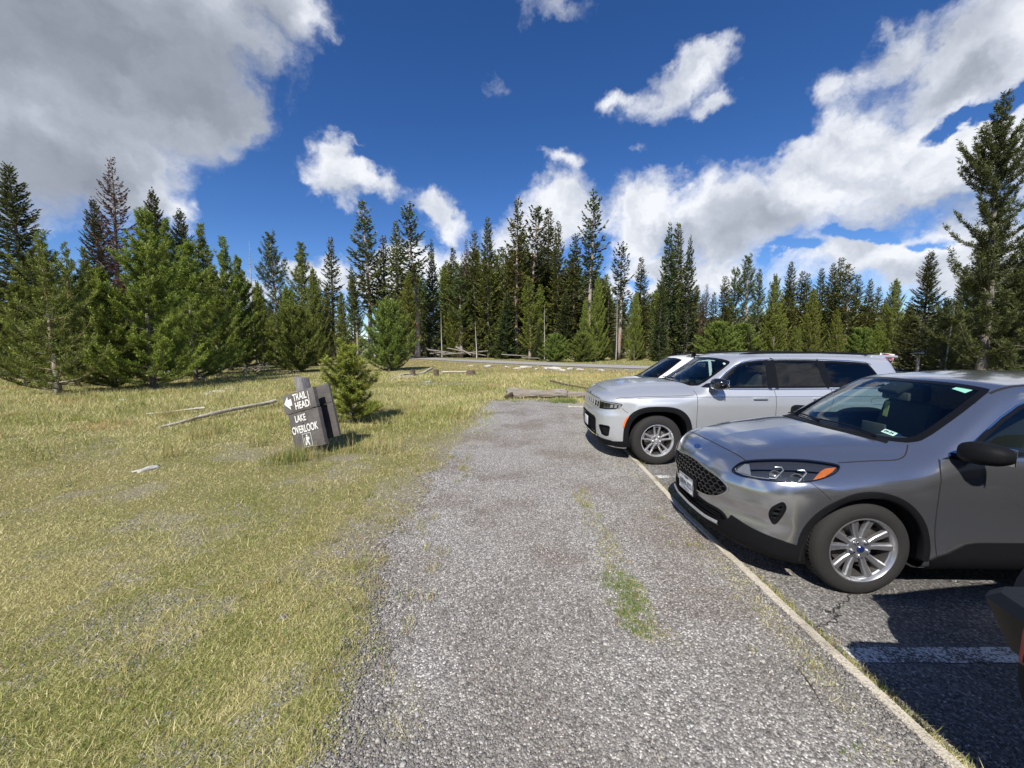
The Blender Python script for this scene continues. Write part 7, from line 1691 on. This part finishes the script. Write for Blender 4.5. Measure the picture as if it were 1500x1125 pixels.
# ------------------------------------------------------------------ leaning trail sign
g = ground(452, 664)
sg_ = thing('trail_sign', 'weathered brown wooden trail sign leaning left, with white lettering and an arrow', 'sign', (g.x + .03, g.y, 0)); sg_.rotation_euler = (R(-4), R(-15.5), R(-17)); sg_.scale = (1.09, 1.09, 1.06)
def plank(name, x0, x1, z0, z1, y, th, seed, mat=M_SIGN, skew=0):
    bm = bmesh.new(); nx, nz = 14, 12
    m = MB(); r = random.Random(seed); vs = []
    for yy in (y, y + th):
        for j in range(nz + 1):
            for i in range(nx + 1):
                u, w_ = i / nx, j / nz; ex = .006 * mnoise.noise(Vector((w_ * 5, seed, yy))) if i in (0, nx) else 0; ez = .008 * mnoise.noise(Vector((u * 6, seed + 5, 0))) if j in (0, nz) else 0
                bevel = .006 if (i in (0, nx) or j in (0, nz)) else 0; bul = .003 * mnoise.noise(Vector((u * 3, w_ * 8, seed)))
                vs.append((x0 + (x1 - x0) * u + ex + skew * w_, yy + (bevel if yy == y else -bevel) + bul, z0 + (z1 - z0) * w_ + ez))
    N = (nx + 1) * (nz + 1); fs = []
    for s_ in (0, 1):
        for j in range(nz):
            for i in range(nx): a = s_ * N + j * (nx + 1) + i; fs.append((a, a + 1, a + nx + 2, a + nx + 1))
    for i in range(nx): fs += [(i, i + 1, N + i + 1, N + i), (nz * (nx + 1) + i, nz * (nx + 1) + i + 1, N + nz * (nx + 1) + i + 1, N + nz * (nx + 1) + i)]
    for j in range(nz): a = j * (nx + 1); b2 = a + nx; fs += [(a, a + nx + 1, N + a + nx + 1, N + a), (b2, b2 + nx + 1, N + b2 + nx + 1, N + b2)]
    m.add(vs, fs); bm.free(); return m.build(name, mat, sg_)
m = MB(); m.box((0, .14, .565), (.165, .165, 1.39), bev=.014); 
for i, v in enumerate(m.v):
    if v[2] > 1.2: m.v[i] = (v[0] * (.86 if v[0] > 0 else .98), v[1], v[2] + .05 * (v[0] < 0) - .02)
m.build('post', M_POSTW, sg_)
bu = plank('upper_board', -.315, .335, .70, 1.02, -.02, .075, 1); bl_ = plank('lower_board', -.275, .335, .085, .690, -.012, .080, 2)
plank('back_upper_board', -.23, .40, .74, 1.06, .235, .055, 3); plank('back_lower_board', -.22, .40, .17, .735, .240, .055, 4)
FY = -.0255
def on_board(x, z, y=FY, rot=0): return frame_matrix((x, y, z), (math.cos(rot), 0, math.sin(rot)), (-math.sin(rot), 0, math.cos(rot)))
text_part('trail_lettering', 'TRAIL', .160, M_CHIP, bu, on_board(.050, .930), .002, .0030, .66); text_part('trail_lettering', 'HEAD', .160, M_CHIP, bu, on_board(.070, .790), .002, .0030, .70)
text_part('lake_lettering', 'LAKE', .155, M_CHIP, bl_, on_board(-.03, .585, FY + .006), .002, .0025, .62); text_part('overlook_lettering', 'OVERLOOK', .170, M_CHIP, bl_, on_board(.018, .405, FY + .006), .002, .0025, .58)
def flat_poly(name, pts, y, mat, parent, th=.002): m = MB(); m.prism(pts, y - th, y); return m.build(name, mat, parent, smooth=False)
flat_poly('arrow', [(-.285, .875), (-.195, .985), (-.195, .925), (-.125, .935), (-.125, .825), (-.175, .825), (-.165, .760)], FY, M_CHIP, bu)
flat_poly('cut_mark', [(.222, .98), (.232, .98), (.228, .74), (.222, .74)], FY, M_WHT, bu)
fr_ = flat_poly('hiker_panel', [(-.065, .335), (.115, .335), (.115, .110), (-.065, .110)], FY + .006, plain('faded_panel', (.42, .42, .40), .8, var=.3, vs=40), bl_)
flat_poly('panel_field', [(-.052, .323), (.102, .323), (.102, .122), (-.052, .122)], FY + .0035, M_SIGN, fr_)
y_ = FY + .0012
for nm, P in (('hiker_head', [(.012, .300), (.030, .308), (.044, .296), (.040, .280), (.020, .278)]), ('hiker_body', [(.005, .272), (.042, .272), (.048, .222), (.040, .205), (.008, .208)]), ('hiker_pack', [(.050, .270), (.072, .262), (.070, .222), (.052, .224)]), ('hiker_leg', [(.008, .206), (.026, .206), (.000, .140), (-.022, .138)]), ('hiker_leg', [(.026, .206), (.042, .206), (.066, .140), (.046, .136)]), ('hiker_staff', [(-.030, .262), (-.024, .262), (-.016, .140), (-.022, .140)])):
    flat_poly(nm, P, y_, M_WHT, fr_)
for (x, z) in ((0, .98), (0, .76), (.0, .60), (.0, .505)):
    m = MB(); m.lathe([(0, -.004), (.008, -.003), (.010, .002)], 10, Matrix.Translation((x + .005, FY, z))); m.build('bolt', M_STEEL, bu if z > .7 else bl_)
# ------------------------------------------------------------------ signs beyond the parking lot
p = at(1298, 524, 25.0); s1 = thing('road_sign', 'square white road sign with a red disc, tilted, showing above the long silver car', 'sign', (p.x, p.y, -.045), R(-18))
m = MB(); m.tube([(0, .03, -.1), (0, .03, p.z + .2)], .03, 8); m.build('post', M_STEEL, s1)
Mt = Matrix.Translation((0, 0, p.z - .06)) @ Matrix.Rotation(R(8), 4, 'Y'); M_RSG = plain('sign_red', (.42, .02, .02), .4, var=.1)
m = MB(); m.box((0, 0, 0), (.76, .006, .76), Mt, bev=.002); pn = m.build('panel', M_WHT, s1)
m = MB(); m.lathe([(0, -.005), (.355, -.005), (.355, -.003)], 48, Mt); m.build('red_disc', M_RSG, pn); m = MB(); m.box((0, -.007, -.0), (.56, .003, .12), Mt); m.build('white_bar', M_WHT, pn)
text_part('lettering', 'DO NOT', .13, M_WHT, pn, Mt @ frame_matrix((0, -.0062, .16), (1, 0, 0), (0, 0, 1)), .0005, .002, 1.0); text_part('lettering', 'ENTER', .13, M_WHT, pn, Mt @ frame_matrix((0, -.0062, -.16), (1, 0, 0), (0, 0, 1)), .0005, .002, 1.0)
p = at(1347, 516, 24.0); s2 = thing('arrow_sign', 'small dark board with a white right pointing arrow on a grey wooden post', 'sign', (p.x, p.y, -.045), R(-25))
m = MB(); m.box((0, .07, p.z / 2 - .1), (.13, .11, p.z + .25), bev=.01); m.build('post', M_POSTW, s2)
m = MB(); m.box((0, 0, p.z), (.62, .02, .36), bev=.004); bd = m.build('board', plain('board_black', (.012, .012, .012), .7), s2)
m = MB(); zc_ = p.z
for c_, d_ in (((0, -.012, zc_ + .17), (.60, .004, .014)), ((0, -.012, zc_ - .17), (.60, .004, .014)), ((-.298, -.012, zc_), (.014, .004, .33)), ((.298, -.012, zc_), (.014, .004, .33))): m.box(c_, d_)
M_FADE = plain('faded_white', (.36, .35, .32), .8, var=.2, vs=40); m.build('border', M_FADE, bd)
flat_poly_p = [(-.25, zc_ + .065), (.12, zc_ + .065), (.12, zc_ + .12), (.25, zc_), (.12, zc_ - .12), (.12, zc_ - .065), (-.25, zc_ - .065)]; m = MB(); m.prism(flat_poly_p, -.016, -.012); m.build('arrow', M_FADE, bd, smooth=False)
text_part('lettering', 'ONE WAY', .085, M_INK, bd, frame_matrix((-.06, -.0165, zc_ - .002), (1, 0, 0), (0, 0, 1)), .0005, .001, .95)
